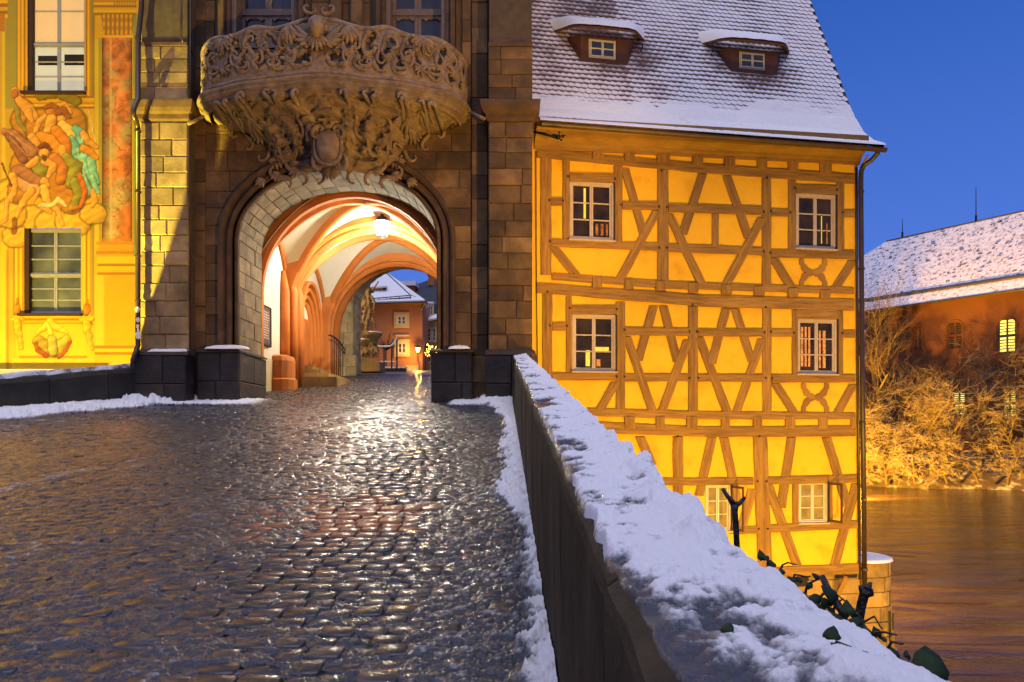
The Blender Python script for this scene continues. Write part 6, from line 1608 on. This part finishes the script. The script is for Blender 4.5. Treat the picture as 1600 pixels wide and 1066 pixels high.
# dark slate roof with chimney (px 648-700)
D2 = empty('slate_roofed_house', W(675, 480, 62), 'dark slate roofed house with a brick chimney and patchy snow', 'house')
m = MB(); m.v = [tuple(ev(*p)) for p in ((645, 481, 60), (712, 474, 60), (712, 424, 70), (651, 446, 70))]; m.f = [(0, 1, 2, 3)]; m.build('roof', M['roofdark'], D2, solid=.2)
m = MB(); q = tq(650, 712, 470, 560, 61.5); m.bar(front(61.5), q[0], q[1], q[2], q[3], -6, 0); m.build('wall', M['redhouse'], D2)
q = tq(669, 679, 428, 446, 66); m = MB(); m.bar(front(66), q[0], q[1], q[2], q[3]-.1, -.6, 0); CH = m.build('chimney', M['redhouse'], D2)
m = MB(); m.bar(front(66), q[0]-.08, q[1]+.08, q[3]-.1, q[3]+.12, -.68, .08); m.build('chimney_cap', M['roofdark'], CH)
for (p0, p1, p2) in (((648, 466), (667, 447), (655, 463)), ((656, 462), (671, 446), (662, 461)), ((664, 463), (676, 452), (669, 463))):
    Yp = lambda py: 60+(481-py)/40*10
    pts = [W(p0[0], p0[1], Yp(p0[1])-.25), W(p1[0], p1[1], Yp(p1[1])-.25), W(p1[0]+1.5, p1[1]+3, Yp(p1[1]+3)-.25), W(p2[0], p2[1], Yp(p2[1])-.25)]
    m = MB(); m.quadprism(pts, [p+Vector((0, -.06, .06)) for p in pts]); m.build('snow_patch', M['snow'], D2, kind='stuff')
# yellow house at the right with two dormers and red lower panels
YY = 56
Y2 = empty('yellow_street_house', W(672, 585, YY), 'yellow street house with tall windows and small roof windows, right of the terracotta house', 'house')
fy = front(YY); q = tq(657.5, 716, 502, 640, YY)
m = MB(); m.bar(fy, q[0], q[1], q[2], q[3], -5, 0); m.build('wall', M['yelhouse'], Y2)
for a in ((661, 666), (668, 673.5), (676, 681)):
    fw2(Y2, fy, a[0], a[1], 513, 533, YY, cas=1, rows=3, fw_=.04, sur=.08, srf=M['win_white']); fw2(Y2, fy, a[0], a[1], 545, 566, YY, cas=1, rows=3, fw_=.04, sur=.08, srf=M['win_white'])
    qq = tq(a[0], a[1], 535, 542, YY); m = MB(); m.bar(fy, *qq, 0, .06); m.build('red_panel', M['redhouse'], Y2)
m = MB(); pts = [ev(*p) for p in ((657, 503, YY-.5), (716, 492, YY-.5), (716, 484, YY+1), (658, 497, YY+1))]; m.v = [tuple(p) for p in pts]; m.f = [(0, 1, 2, 3)]; m.build('roof_snow_edge', M['snow'], Y2, solid=.15)
m = MB(); m.bar(front(YY+1), tq(657, 716, 470, 500, YY+1)[0], tq(657, 716, 470, 500, YY+1)[1], tq(0, 0, 470, 500, YY+1)[2], tq(0, 0, 476, 500, YY+1)[3], -3, 0); m.build('mansard', M['roofdark'], Y2)
for a, yb, yt in (((658.5, 665), 496, 483), ((668.5, 677), 493, 477)):
    fw2(Y2, front(YY+.7), a[0], a[1], yt, yb, YY+.7, rows=2, cas=2, fw_=.06, sur=.06, srf=M['win_white'])
    qq = tq(a[0]-1, a[1]+1, yt-4, yt-2, YY+.7); m = MB(); m.bar(front(YY+.5), *qq, -.5, .2); m.build('dormer_snow', M['snow'], Y2, kind='stuff')
# street wall lamp
YL = 51.3
t = empty('wall_lamp', W(653, 565, YL), 'lit yellow lantern lamp on the corner of the terracotta house', 'lamp')
M['lamp_y'] = plain('lit_sodium_glass', (1, .8, .4), .5, emit=(1, .58, .10), es=11, var=.02)
p = W(653, 550, YL); m = MB(); m.lathe(p, [(0, -.02), (.10, 0), (.17, .30), (0, .31)], 8); m.build('glass_body', M['lamp_y'], t)
m = MB(); m.lathe(p, [(.20, .30), (.14, .42), (.04, .50), (0, .55)], 8); m.build('cap', M['iron'], t)
m = MB(); m.tube([W(653, 565, YL), W(653, 551, YL)], .035, 6); m.tube([W(653, 563, YL), W(655, 567, YL+.6)], .03, 6); m.build('bracket', M['iron'], t)
lamp('wall_lamp_light', 'POINT', tuple(p+Vector((0, -.35, .1))), 330, (1, .50, .08), .15)
t = empty('added_lamp', (-9.6, 29.3, gz(29)), 'added unseen lamp on a tall post beyond the arch, lighting the statue group', 'lamp')  # lamp added out of view to light the statue and houses
m = MB(); m.tube([(-9.6, 29.3, gz(29)), (-9.6, 29.3, 8.2)], .06, 8); m.build('post', M['iron'], t)
m = MB(); m.lathe((-9.6, 29.3, 8.2), [(0, 0), (.12, .02), (.2, .4), (0, .42)], 8); m.build('glass_body', M['lamp_y'], t)
m = MB(); m.lathe((-9.6, 29.3, 8.62), [(.22, 0), (.1, .2), (0, .25)], 8); m.build('cap', M['iron'], t)
lamp('added_lamp_light', 'POINT', (-9.3, 29.0, 8.0), 900, (1, .60, .16), .2)
# lit wreath bushes
for (x_, y_, lb) in ((664, 547, 'left one of two round bushes hung with tiny yellow lights'), (674.5, 549, 'right one of two round bushes hung with tiny yellow lights')):
    t = empty('lit_bush', W(x_, y_+8, 53.5), lb, 'bush', group='bushes with lights')
    m = MB(); c = W(x_, y_, 53.5)
    for i in range(260):
        d = Vector((rnd(-1, 1), rnd(-1, 1), rnd(-1, 1))).normalized()*rnd(.3, .55); p = c+d; u_ = Vector((rnd(-1, 1), rnd(-1, 1), rnd(-1, 1))).normalized()*.07; v_ = Vector((rnd(-1, 1), rnd(-1, 1), rnd(-1, 1))).normalized()*.05
        b0 = len(m.v); m.v += [tuple(p-u_), tuple(p+v_), tuple(p+u_), tuple(p-v_)]; m.f.append((b0, b0+1, b0+2, b0+3))
    m.build('foliage', M['leaf'], t, kind='stuff')
    m = MB()
    for i in range(26):
        d = Vector((rnd(-1, 1), -abs(rnd(.2, 1)), rnd(-1, 1))).normalized()*rnd(.45, .58); m.ball(c+d, .035, 5)
    m.build('fairy_lights', M['lamp_y'], t, kind='stuff')
    m = MB(); m.tube([c, c-Vector((0, 0, 1.6))], .05, 6); m.build('stem', M['bark'], t)
# low walls, railing beyond the arch
t = empty('street_railing', W(600, 582, 38), 'snow dusted iron railing with sloping hand rail before the terracotta house', 'railing')
m = MB(); m.tube([W(588, 541, 38), W(600, 541.5, 38), W(610, 541, 38), W(616, 536, 38), W(620, 528, 38)], .05, 6); m.build('hand_rail', M['snow'], t)
m = MB()
for px in (600, 612, 620): m.tube([W(px, 581, 38), W(px, 541 if px < 615 else 530, 38)], .045, 5)
m.build('posts', M['iron'], t)
m = MB(); m.tube([W(594, 565, 38), W(620, 565, 38)], .03, 5); m.build('lower_rail', M['snow'], t)
m = MB(); q = tq(595, 633, 575, 584, 38.5); m.bar(front(38.5), q[0], q[1], q[2]-.3, q[3], -.5, 0); m.build('low_wall', M['plinth'], None, label='low dark wall with snow on its top beyond the archway', cat='wall')
m = MB(); q = tq(594, 634, 573, 575.5, 38.5); m.bar(front(38.5), q[0], q[1], q[2], q[3], -.5, .05); m.build('snow', M['snow'], None, kind='stuff', label='snow lying on the low dark wall beyond the archway', cat='snow')
m = MB(); G = []
for i in range(12):
    G.append([W(564+58*i/11, 586-5*j/4-(.8*math.sin(i*1.3)), 33+j*2.2)+Vector((0, 0, .02+.05*math.sin(i+j))) for j in range(5)])
m.grid(G); m.build('snow_bank', M['snow'], None, smooth=True, kind='stuff', label='strip of snow on the street left, just beyond the archway', cat='snow')
# leafless climber stain on the red wall -> small bare shrub
t = empty('bare_shrub', W(603, 560, 48), 'small bare shrub in front of the terracotta wall', 'shrub')
m = MB()
for i in range(60):
    a_ = rnd(.3, 2.8); l = rnd(.5, 1.5); p = W(603, 548, 48); q_ = p+Vector((math.cos(a_)*l, rnd(-.4, .4), math.sin(a_)*l)); m.tube([p, p.lerp(q_, .5)+Vector((rnd(-.1, .1), 0, .1)), q_], [.02, .012, .005], 3)
m.build('branches', M['bark'], t)
m = MB(); m.tube([W(603, 572, 48), W(603, 547, 48)], .05, 5); m.build('trunk', M['bark'], t)
# statue group on its pedestals
YS = 31
t = empty('statue_group', W(577, 580, YS), 'carved stone group of tangled figures under a tall crucifix on lit pedestals beyond the arch', 'statue')
def skin(name, joints, edges, rad, mat, parent):
    c = Vector(joints[0]); me = bpy.data.meshes.new(name); me.from_pydata([tuple(Vector(j)-c) for j in joints], edges, [])
    o = bpy.data.objects.new(name, me); md = o.modifiers.new('skin', 'SKIN')
    for i, r in enumerate(rad): me.skin_vertices[0].data[i].radius = (r, r) if me.skin_vertices else None
    md2 = o.modifiers.new('smooth', 'SUBSURF'); md2.levels = 1; md2.render_levels = 1
    me.materials.append(mat); place(o, c, parent); return o
def skin(name, joints, edges, rad, mat, parent):
    m = MB()
    for a, b_ in edges: m.tube([joints[a], Vector(joints[a]).lerp(Vector(joints[b_]), .5), joints[b_]], [rad[a], (rad[a]+rad[b_])/2*1.05, rad[b_]], 7)
    for j, r in zip(joints, rad): m.ball(j, r, 7)
    o = m.build(name, mat, parent, smooth=True)
    md = o.modifiers.new('fuse', 'REMESH'); md.mode = 'VOXEL'; md.voxel_size = .022; md.use_smooth_shade = True
    return o
def fig(base, h, lean=0, armu=(.6, .9), arml=(-.5, .2), seed=1, bend=.15):
    s = h/1.75; R3 = random.Random(seed); B = Vector(base)
    J = [(0, 0, .95), (.02, -.02, 1.2), (.04, -.02, 1.42), (.05, -.04, 1.52), (.06, -.06, 1.66)]
    J += [(-.10, 0, .90), (-.14, -.12-bend, .50), (-.12, .0, .05), (.10, 0, .90), (.16, -.05, .48), (.14, .05, .05)]
    J += [(-.19, 0, 1.40), (-.19+armu[0]*.28*-1, -.1, 1.40+armu[1]*.25), (-.19-armu[0]*.5, -.12, 1.40+armu[1]*.5)]
    J += [(.25, 0, 1.40), (.25+abs(arml[0])*.28, -.12, 1.40+arml[1]*.28), (.25+abs(arml[0])*.45, -.2, 1.40+arml[1]*.5)]
    r = [.16, .15, .16, .07, .11, .11, .09, .055, .11, .09, .055, .08, .055, .04, .08, .055, .04]
    E_ = [(0, 1), (1, 2), (2, 3), (3, 4), (0, 5), (5, 6), (6, 7), (0, 8), (8, 9), (9, 10), (2, 11), (11, 12), (12, 13), (2, 14), (14, 15), (15, 16)]
    pts = [B+Vector((x+lean*z, y, z))*s for x, y, z in J]
    # drapery folds
    for k_ in range(4):
        i0 = len(pts); a_ = R3.uniform(-.25, .25); pts += [B+Vector((a_, -.12, 1.0))*s, B+Vector((a_*1.6+R3.uniform(-.1, .1), -.2, .55))*s, B+Vector((a_*2+R3.uniform(-.15, .15), -.1, .1))*s]; r += [.08, .09, .05]; E_ += [(i0, i0+1), (i0+1, i0+2)]
    return pts, E_, [q*s for q in r]
P_ = lambda px, py, dy=0: W(px, py, YS+dy)
for nm, b_, h, kw in (('crucified_figure', P_(575, 490), 1.30, dict(armu=(.8, 1.0), arml=(.9, .9), seed=2)), ('kneeling_figure', P_(567, 517, -.2), 1.05, dict(seed=3, lean=.1)), ('standing_figure', P_(578, 518, -.2), 1.0, dict(seed=4, armu=(.5, .4), lean=-.05)), ('angel_figure', P_(572, 530, -.35), .62, dict(seed=5)), ('lower_figure', P_(586, 560, -.2), .85, dict(seed=6, lean=-.2)), ('lower_figure', P_(574, 560, -.2), .8, dict(seed=7, lean=.2)), ('upper_figure', P_(576, 472, .1), .75, dict(seed=9, armu=(.9, .9)))):
    pts, E_, r = fig(b_, h, **kw); skin(nm, pts, E_, r, M['bronze'], t)
m = MB(); m.tube([P_(574, 520, .3), P_(575, 445, .3)], .10, 6); m.tube([P_(562, 462, .3), P_(584, 455, .3)], .07, 6); m.build('cross', M['bronze'], t)
for cx_, y0, y1, r_ in ((582, 521, 548, .40), (568, 532, 556, .34)):
    z1 = EZ+(HY-y0)/F*YS; z0 = EZ+(HY-y1)/F*YS; hh = z1-z0; m = MB(); m.lathe(Vector(((cx_-CX)/F*YS, YS, z0)), [(0, 0), (r_*.8, 0), (r_*.7, hh*.15), (r_*.5, hh*.35), (r_*.62, hh*.6), (r_*.95, hh*.82), (r_*1.1, hh*.9), (r_*1.1, hh), (0, hh)], 10); m.build('pedestal', M['pier'], t)
    m = MB(); m.lathe(Vector(((cx_-CX)/F*YS, YS, z1)), [(0, .01), (r_*1.1, .0), (r_*1.0, .05), (0, .08)], 10); m.build('pedestal_snow', M['snow'], t, smooth=True, kind='stuff')
q = tq(560, 594, 556, 581, 30.6); m = MB(); m.slab(front(30.6), [(q[0], q[2]), (q[1], q[2]), (q[1], q[3]-.25), (q[0], q[3]+.0)], -1.2, 0, .03); m.build('base_block', M['pier'], t)
m = MB(); m.bar(front(30.7), (548-CX)/F*31, (566-CX)/F*31, gz(31)-.3, EZ+(HY-556)/F*31, -2, -.3); m.build('side_block', M['pier'], t)
# ------------------------------------------------------------------ long church-like building on the far bank
CA = W(1340, 490, 93); CB = W(1640, 449, 75.5); cu = (Vector((CB.x, CB.y, 0))-Vector((CA.x, CA.y, 0))).normalized(); cn = Vector((cu.y, -cu.x, 0))
CF = Fr((CA.x, CA.y, 0), cu, (0, 0, 1), cn)
def cp(px, py, c=0):
    dx = (px-CX)/F; o = CF.o+cn*c; Y = (o.x*cu.y-o.y*cu.x)/(dx*cu.y-cu.x); p = Vector((dx*Y, Y, 0))
    return (p-CF.o).dot(cu), EZ+(HY-py)/F*Y
C_ = empty('long_hall', W(1480, 700, 86), 'long rust brown building on the far bank with a big snowy roof and arched windows', 'building')
ze = cp(1475, 470)[1]
CWIN = [(1558, 1588, 497, 552, 1), (1479, 1504, 502, 546, 0), (1425, 1441, 508, 548, 0), (1393, 1405, 510, 548, 0), (1487, 1509, 611, 650, 1), (1565, 1589, 608, 653, 1), (1430, 1450, 610, 650, 0), (1390, 1404, 612, 650, 0)]
ch = []
for x0, x1, y0, y1, lit in CWIN:
    a0 = cp(x0, y0)[0]; a1 = cp(x1, y0)[0]; xm = (x0+x1)/2; ch.append((a0, a1, cp(xm, y1)[1], cp(xm, y0)[1]))
holed(CF, -14, 42, -4.5, ze, ch, -.6, 0).build('wall', M['church'], C_)
m = MB(); m.bar(CF, -14, 42, -4.5, ze, -18, -1.6); m.build('inner_dark', M['black'], C_)
for (x0, x1, y0, y1, lit), h in zip(CWIN, ch):
    arched = y0 < 600 or x0 > 1550
    wd = window(C_, CF, h[0], h[1], h[2], h[3], 2, 5, .12, .25, M['church'] if not lit else M['roofdark'], M['lit_church'] if lit else M['black'], mun=.10, transom=.5)
    if arched:                                           # spandrels make the round head
        m = MB(); R = (h[1]-h[0])/2; am = (h[0]+h[1])/2; n = 8
        for sx in (-1, 1):
            pts = [(am+sx*R, h[3]), (am+sx*R, h[3]-R)]+[(am+sx*R*math.cos(t), h[3]-R+R*math.sin(t)) for t in [math.pi/2*i/n for i in range(1, n+1)]]
            m.poly(CF, pts, -.55, .003)
        m.build('window_head', M['church'], wd)
        m = MB(); pts = [CF.P(am-R-.1, h[2], .05)]+[CF.P(am-(R+.1)*math.cos(t), h[3]-R+(R+.1)*math.sin(t), .05) for t in [math.pi*i/12 for i in range(13)]]+[CF.P(am+R+.1, h[2], .05)]
        m.tube(pts, .12, 4); m.build('window_surround', M['church'], wd)
# roof: eave band, gutter line, big slope
m = MB(); dr = 9.0
z_e = lambda px, py, c: cp(px, py, c)
e0 = ze; sl = []
def crf(c, z0): return z0
# eave points in facade frame; the ridge found from the picture line (1380,375)-(1600,332)
aR, zR = cp(1600, 333, -dr); aL, zL = cp(1385, 377, -dr)
zr = (zR+zL)/2
m.v = [tuple(CF.P(-14, e0-.1, .9)), tuple(CF.P(42, e0-.1, .9)), tuple(CF.P(42, e0+1.6, -.6)), tuple(CF.P(-14, e0+1.6, -.6)), tuple(CF.P(aL, zr, -dr)), tuple(CF.P(42, zr, -dr)), tuple(CF.P(aL-8, e0+1, -18)), tuple(CF.P(42, e0+1, -18))]
m.f = [(0, 1, 2, 3), (3, 2, 5, 4), (4, 5, 7, 6), (3, 4, 6)]
M['farsnow'] = stone_mat('old_roof_snow', [(.50, .49, .54), (.74, .73, .79), (.80, .80, .85)], .9, .8, .5, 5, 0, stretch=(1, 1, 2.6), stain=((.10, .07, .06), .9, 2.6))
CR = m.build('roof', M['farsnow'], C_, solid=.2)
m = MB(); m.tube([CF.P(-14, e0+1.5, -.45), CF.P(42, e0+1.5, -.45)], .35, 4); m.build('roof_valley', M['roofdark'], CR)
m = MB(); m.tube([CF.P(-14, e0-.15, 1.0), CF.P(42, e0-.15, 1.0)], .16, 6); m.build('gutter', M['pipe'], C_)
m = MB(); m.tube([CF.P(aL, zr+.1, -dr), CF.P(42, zr+.1, -dr)], .13, 5); m.build('ridge', M['roofdark'], CR)
# dark tile edges poking through the snow: short strokes laid along the courses
m = MB(); k_ = (zr-(e0+1.6))/(dr-.6)
for i in range(430):
    a = rnd(-3, 38); c = rnd(.8, dr-.3); z = e0+1.6+(c-.6)*k_; l = rnd(.08, .5)
    if a < aL-8+c*.9: continue
    m.bar(CF, a, a+l, z+.10, z+.10+rnd(.03, .07), -c-.05, -c+.10)
m.build('tile_edges', M['roofdark'], CR, kind='stuff')
for px, y0, y1 in ((1525, 345, 292), (1410, 370, 342)):
    a, z = cp(px, y1, -dr); m = MB(); b_ = CF.P(a, zr, -dr); m.tube([b_, CF.P(a, z, -dr)], [.07, .03], 5); m.tube([b_, b_+Vector((0, 0, .9))], .13, 5); m.build('lightning_rod', M['iron'], C_)
# ------------------------------------------------------------------ trees on the far bank
def tree(base, h, label, seed, spread=1.0, twigs=1600, lean=(0, 0), low=.12, wmin=.012, droop=0., sn=True):
    R3 = random.Random(seed); t = empty('bare_tree', base, label, 'tree', group='bare trees on the far bank')
    tr = MB(); br = MB(); tw = MB(); snw = MB(); cnt = [0]
    def grow(p, d, l, r, lev):
        n = 4; pts = [p]; dd = Vector(d)
        for i in range(n):
            dd = (dd+Vector((R3.uniform(-.22, .22), R3.uniform(-.22, .22), R3.uniform(-.14, .20)-droop*lev*.06))).normalized(); pts.append(pts[-1]+dd*l/n)
        rr = [r*(1-.5*i/n) for i in range(n+1)]
        wm = wmin*(1 if lev < 3 else .7)
        (tr if lev == 0 else br if lev == 1 else tw).tube(pts, [max(wm, q) for q in rr], 6 if lev == 0 else 4 if lev == 1 else 3, cap=False)
        if lev >= 1 and sn:
            snw.tube([q+Vector((0, 0, max(wmin, a_)*.6)) for q, a_ in zip(pts, rr)], [max(wmin, q)*.42 for q in rr], 3, cap=False)
        if lev >= 4 or cnt[0] > twigs: return
        k_ = {0: 9, 1: 6, 2: 5, 3: 4}[lev]
        for i in range(k_):
            cnt[0] += 1
            f = R3.uniform(low if lev == 0 else .2, 1); i0 = min(n-1, int(f*n)); q = pts[i0].lerp(pts[i0+1], f*n-i0)
            tn = (pts[i0+1]-pts[i0]).normalized(); ax = Vector((R3.uniform(-1, 1), R3.uniform(-1, 1), R3.uniform(-.5, .9))).normalized()
            nd = (tn*.55+ax*.85*spread).normalized(); grow(q, nd, l*R3.uniform(.42, .68), r*.5*(1-.4*f), lev+1)
    grow(Vector(base), Vector((lean[0], lean[1], 1)).normalized(), h*.62, h*.022, 0)
    tr.build('trunk', M['bark'], t, smooth=True); br.build('limbs', M['bark'], t)
    tw.build('twigs', M['bark'], t, kind='stuff')
    if sn: snw.build('twig_snow', M['frost'], t, kind='stuff')
    return t
M['frost'] = stone_mat('frost_on_twigs', [(.12, .09, .06), (.36, .32, .27)], .6, .85, 0, 10, 0)
def onbank(px, off):
    # walk along the viewing direction until the bank line plus offset
    for i in range(400):
        Y = 40+i*.15; x = (px-CX)/F*Y
        if Y >= bank_y(x)+off: return Vector((x, Y, ZW+.9+min(2, off*.3)))
    return Vector((x, Y, ZW+1))
TR = [(1352, 2, 20, 'tall bare tree rising beside the downpipe to the snowy roof', 11, .75, (0, 0)),
      (1376, 9, 19, 'bare tree standing in front of the left end of the snowy roof', 12, .7, (.05, 0)),
      (1366, -.5, 9.5, 'golden lit bushy tree at the water just right of the timber house', 13, 1.15, (-.1, -.1)),
      (1400, 0, 9, 'golden lit spreading tree leaning over the water', 14, 1.2, (-.35, -.2)),
      (1455, 2, 8.5, 'low spreading tree with golden tips left of the lit square window', 15, 1.1, (-.25, -.1)),
      (1500, 1.5, 10, 'twisted bare tree below the lit square window', 16, 1.0, (-.3, -.1)),
      (1562, 3, 13, 'dark forked tree before the lower lit arched window', 17, .95, (-.15, 0)),
      (1600, 1.5, 9, 'dark overhanging tree at the right edge above the river', 18, 1.1, (-.2, -.1)),
      (1430, 8, 10, 'thin bare tree against the brown wall left of centre', 19, .8, (0, 0)),
      (1530, 8, 11, 'thin bare tree against the brown wall between the lit windows', 20, .8, (0, 0)),
      (1480, -.8, 5, 'low frosted shrub tree hanging over the waterline', 21, 1.3, (-.5, -.5)),
      (1340, 4, 12, 'bushy golden tree half hidden behind the timber house', 22, 1.1, (.2, 0)),
      (1385, -1.6, 6, 'small golden lit shrub tree reaching down to the water', 23, 1.35, (-.6, -.9)),
      (1430, -1.2, 6.5, 'golden lit shrub tree leaning far out over the river', 24, 1.3, (-.7, -.8)),
      (1530, -1.0, 6, 'dark low shrub tree leaning over the river on the right', 25, 1.3, (-.7, -.7)),
      (1575, -1.0, 6, 'dark brushy tree hanging over the river near the right edge', 26, 1.3, (-.6, -.6))]
for px, off, h, lb, sd_, sp_, ln in TR:
    tree(onbank(px, off), h, lb, sd_, sp_, 1500 if h < 15 else 1500, ln, low=.12 if h < 15 else .3, wmin=.017 if h < 15 else .014, droop=.9 if h < 10 else 0, sn=h < 15)
# ------------------------------------------------------------------ ivy and cut stems on the foreground parapet
def ivy_leaf(p, size, nrm, up, parent, name='leaf'):
    p = Vector(p); nrm = Vector(nrm).normalized(); up = (Vector(up)-nrm*Vector(up).dot(nrm)).normalized(); sd_ = up.cross(nrm)
    out_ = [(0, -.38), (.22, -.46), (.42, -.30), (.46, -.10), (.36, .12), (.26, .32), (0, .60), (-.26, .32), (-.36, .12), (-.46, -.1), (-.42, -.3), (-.22, -.46)]
    m = MB(); m.v.append(tuple(p+nrm*size*.06)); n = len(out_)
    for x, y in out_: m.v.append(tuple(p+(sd_*x*rnd(.85, 1.1)+up*y*rnd(.9, 1.1))*size-nrm*size*(.14*abs(x)+.1*abs(y))))
    for i in range(n): m.f.append((0, 1+i, 1+(i+1) % n))
    m.build(name, M['leaf'], parent, smooth=True, solid=.002)
def wp(px, py, Y): return W(px, py, Y)
IV = empty('ivy_plant', (.58, 1.4, ptop(1.4)), 'dark ivy leaves and stems poking through the snow on the outer parapet edge', 'ivy')
LV = [(1190, 868, 1.62, .030, 1), (1204, 882, 1.60, .028, 1), (1196, 872, 1.6, .02, 0), (1240, 905, 1.5, .022, 0), (1275, 900, 1.45, .02, 0), (1298, 928, 1.36, .042, 1), (1278, 948, 1.36, .035, 0), (1326, 952, 1.30, .036, 1), (1307, 966, 1.28, .034, 0), (1352, 985, 1.24, .045, 0), (1336, 970, 1.26, .03, 0), (1300, 990, 1.16, .035, 0), (1137, 998, 1.22, .030, 0), (1314, 1020, 1.10, .036, 1), (1308, 1012, 1.12, .024, 1), (1382, 1038, 1.09, .035, 0), (1366, 1008, 1.17, .024, 1), (1452, 1042, 1.045, .070, 1), (1256, 930, 1.42, .026, 0), (1222, 893, 1.55, .018, 1), (1238, 996, 1.2, .014, 0), (1345, 1030, 1.1, .018, 0), (1270, 935, 1.4, .03, 0), (1290, 942, 1.37, .026, 1)]
for i in range(26):
    q = rnd(0, 1); px = 1190+230*q+rnd(-14, 14); py = 872+165*q+rnd(-12, 16); LV.append((px, py, 1.62-.50*q, rnd(.012, .024), i % 2))
for px, py, Y, sz, side in LV:
    p = wp(px, py, Y); p.z = max(p.z, ptop(Y)+.03) if p.x < .56 else p.z
    ivy_leaf(p, sz*.85, (rnd(-.5, .5), -.75+rnd(-.3, .3), .55 if side else 1.2), (rnd(-.8, .8), .2, 1), IV)
def stem(pts, r, name='stem'):
    m = MB(); P3 = [wp(*p) for p in pts]; m.tube(P3, r, 7); m.build(name, M['stub'], IV, smooth=True)
stem([(1284, 900, 1.40), (1296, 925, 1.38), (1311, 948, 1.36), (1322, 962, 1.34)], [.006, .007, .008, .009])
stem([(1305, 1003, 1.13), (1340, 1018, 1.11), (1375, 1030, 1.09), (1410, 1042, 1.07), (1430, 1046, 1.06)], [.003, .004, .005, .005, .004])
stem([(1320, 1032, 1.08), (1352, 1038, 1.08), (1372, 1043, 1.08)], [.003, .004, .003])
stem([(1340, 966, 1.27), (1352, 982, 1.25), (1362, 1000, 1.2)], [.004, .004, .003])
for i in range(9):
    q = i/9; px = 1215+190*q; py = 885+135*q; Y = 1.57-.45*q
    stem([(px, py+14, Y), (px+rnd(4, 10), py-2, Y), (px+rnd(12, 26), py+rnd(-16, 2), Y-.02), (px+rnd(26, 40), py+rnd(-10, 12), Y-.03)], [.0028, .0024, .002, .0012])
def stub(pts_list, label):
    t = empty('cut_stem', wp(*pts_list[0][0][0]), label, 'stem')
    for (pts, r) in pts_list:
        m = MB(); P3 = [wp(*p) for p in pts]; m.tube(P3, r, 8); m.build('branch', M['stub'], t, smooth=True)
stub([([(1154, 920, 1.85), (1150, 822, 1.85), (1148, 800, 1.85), (1148, 788, 1.85)], [.008, .008, .008, .012]), ([(1148, 790, 1.85), (1140, 780, 1.85), (1129, 764, 1.85)], [.010, .006, .0045]), ([(1148, 790, 1.85), (1156, 786, 1.85), (1164, 777, 1.85)], [.010, .006, .0045])], 'black forked cut stem standing against the yellow house low window')
stub([([(1336, 1000, 1.5), (1345, 950, 1.5), (1350, 930, 1.5), (1354, 922, 1.5)], [.011, .010, .010, .017]), ([(1352, 925, 1.5), (1346, 920, 1.5), (1344, 915, 1.5)], [.012, .007, .004]), ([(1354, 922, 1.5), (1358, 915, 1.5), (1361, 910, 1.5)], [.013, .006, .003]), ([(1354, 926, 1.5), (1362, 925, 1.5)], [.012, .010])], 'black knobbly cut stem standing against the yellow pier stones')
# ------------------------------------------------------------------ floodlights
M['lens'] = plain('floodlight_glass', (.9, .8, .6), .2, emit=(1, .7, .2), es=3)
def flood(loc, target, e, col, size, label, blend=.6, r=.12):
    t = empty('floodlight', loc, label, 'floodlight'); d = (Vector(target)-Vector(loc)).normalized()
    u = d.cross(Vector((0, 0, 1))).normalized(); v = u.cross(d); f = Fr(loc, u, v, d)
    m = MB()
    for q in ((-.2, -.17, -.15, .15), (.17, .2, -.15, .15), (-.17, .17, .12, .15), (-.17, .17, -.15, -.12)): m.bar(f, *q, -.16, .03)
    m.bar(f, -.17, .17, -.12, .12, -.16, -.13); m.build('housing', M['iron'], t)
    m = MB(); m.bar(f, -.165, .165, -.115, .115, -.12, -.10); m.build('lens', M['lens'], t)
    m = MB(); m.tube([f.P(0, -.15, -.1), f.P(0, -.35, -.25)], .03, 6); m.build('bracket', M['iron'], t)
    lamp('floodlight_light', 'SPOT', tuple(Vector(loc)+d*.06), e, col, r, target=target, size=size, blend=blend)
SOD = (1, .56, .05)
flood((9, 1.5, 1.2), (-2.8, 15.5, 9.0), 8500, (1, .52, .10), 48, 'added unseen floodlight on the river side aimed at the upper part of the gate tower')  # extra lamp added out of view to warm the tower front
flood((1.2, 8.2, -3.6), (3.2, 17.6, 1.2), 2900, SOD, 120, 'floodlight on the bridge side aimed at the left of the timber house')
flood((6.3, 8.8, -3.9), (5.0, 18.0, 1.8), 4200, SOD, 140, 'floodlight on the bridge side aimed at the middle of the timber house')
flood((11.6, 11.5, -2.9), (9.4, 19.2, -2.6), 2500, SOD, 160, 'floodlight at the water aimed at the right of the timber house')
flood((-12.96, 9.84, -1.83), (-10.2, 17.5, 10.5), 9500, (1, .62, .05), 120, 'floodlight on a bridge buttress aimed at the upper painted house', r=.05)
flood((-11.31, 11.98, -.25), (-7.7, 15.5, 6.5), 17000, (1, .82, .08), 34, 'floodlight below the left parapet aimed at the corner of the gate tower', r=.05)
flood((-13.5, 12.5, -2.2), (-10.5, 17.5, 3.0), 1000, (1, .62, .05), 120, 'floodlight below the left parapet aimed at the painted house')
flood((27, 58, -3.4), (37, 74, 0), 310000, (1, .46, .03), 110, 'floodlight behind the timber house aimed at the trees on the far bank', r=.6)
flood((9.9, 27.5, -2.0), (14.5, 21, -4.4), 14000, (1, .50, .04), 110, 'added unseen floodlight behind the house corner aimed down at the river')  # extra lamp added out of sight to lay gold light on the water
for o in bpy.data.objects:
    if o.type == 'MESH' and o.parent is None and 'kind' not in o and 'label' not in o: o['label'] = o.name.replace('_', ' ')
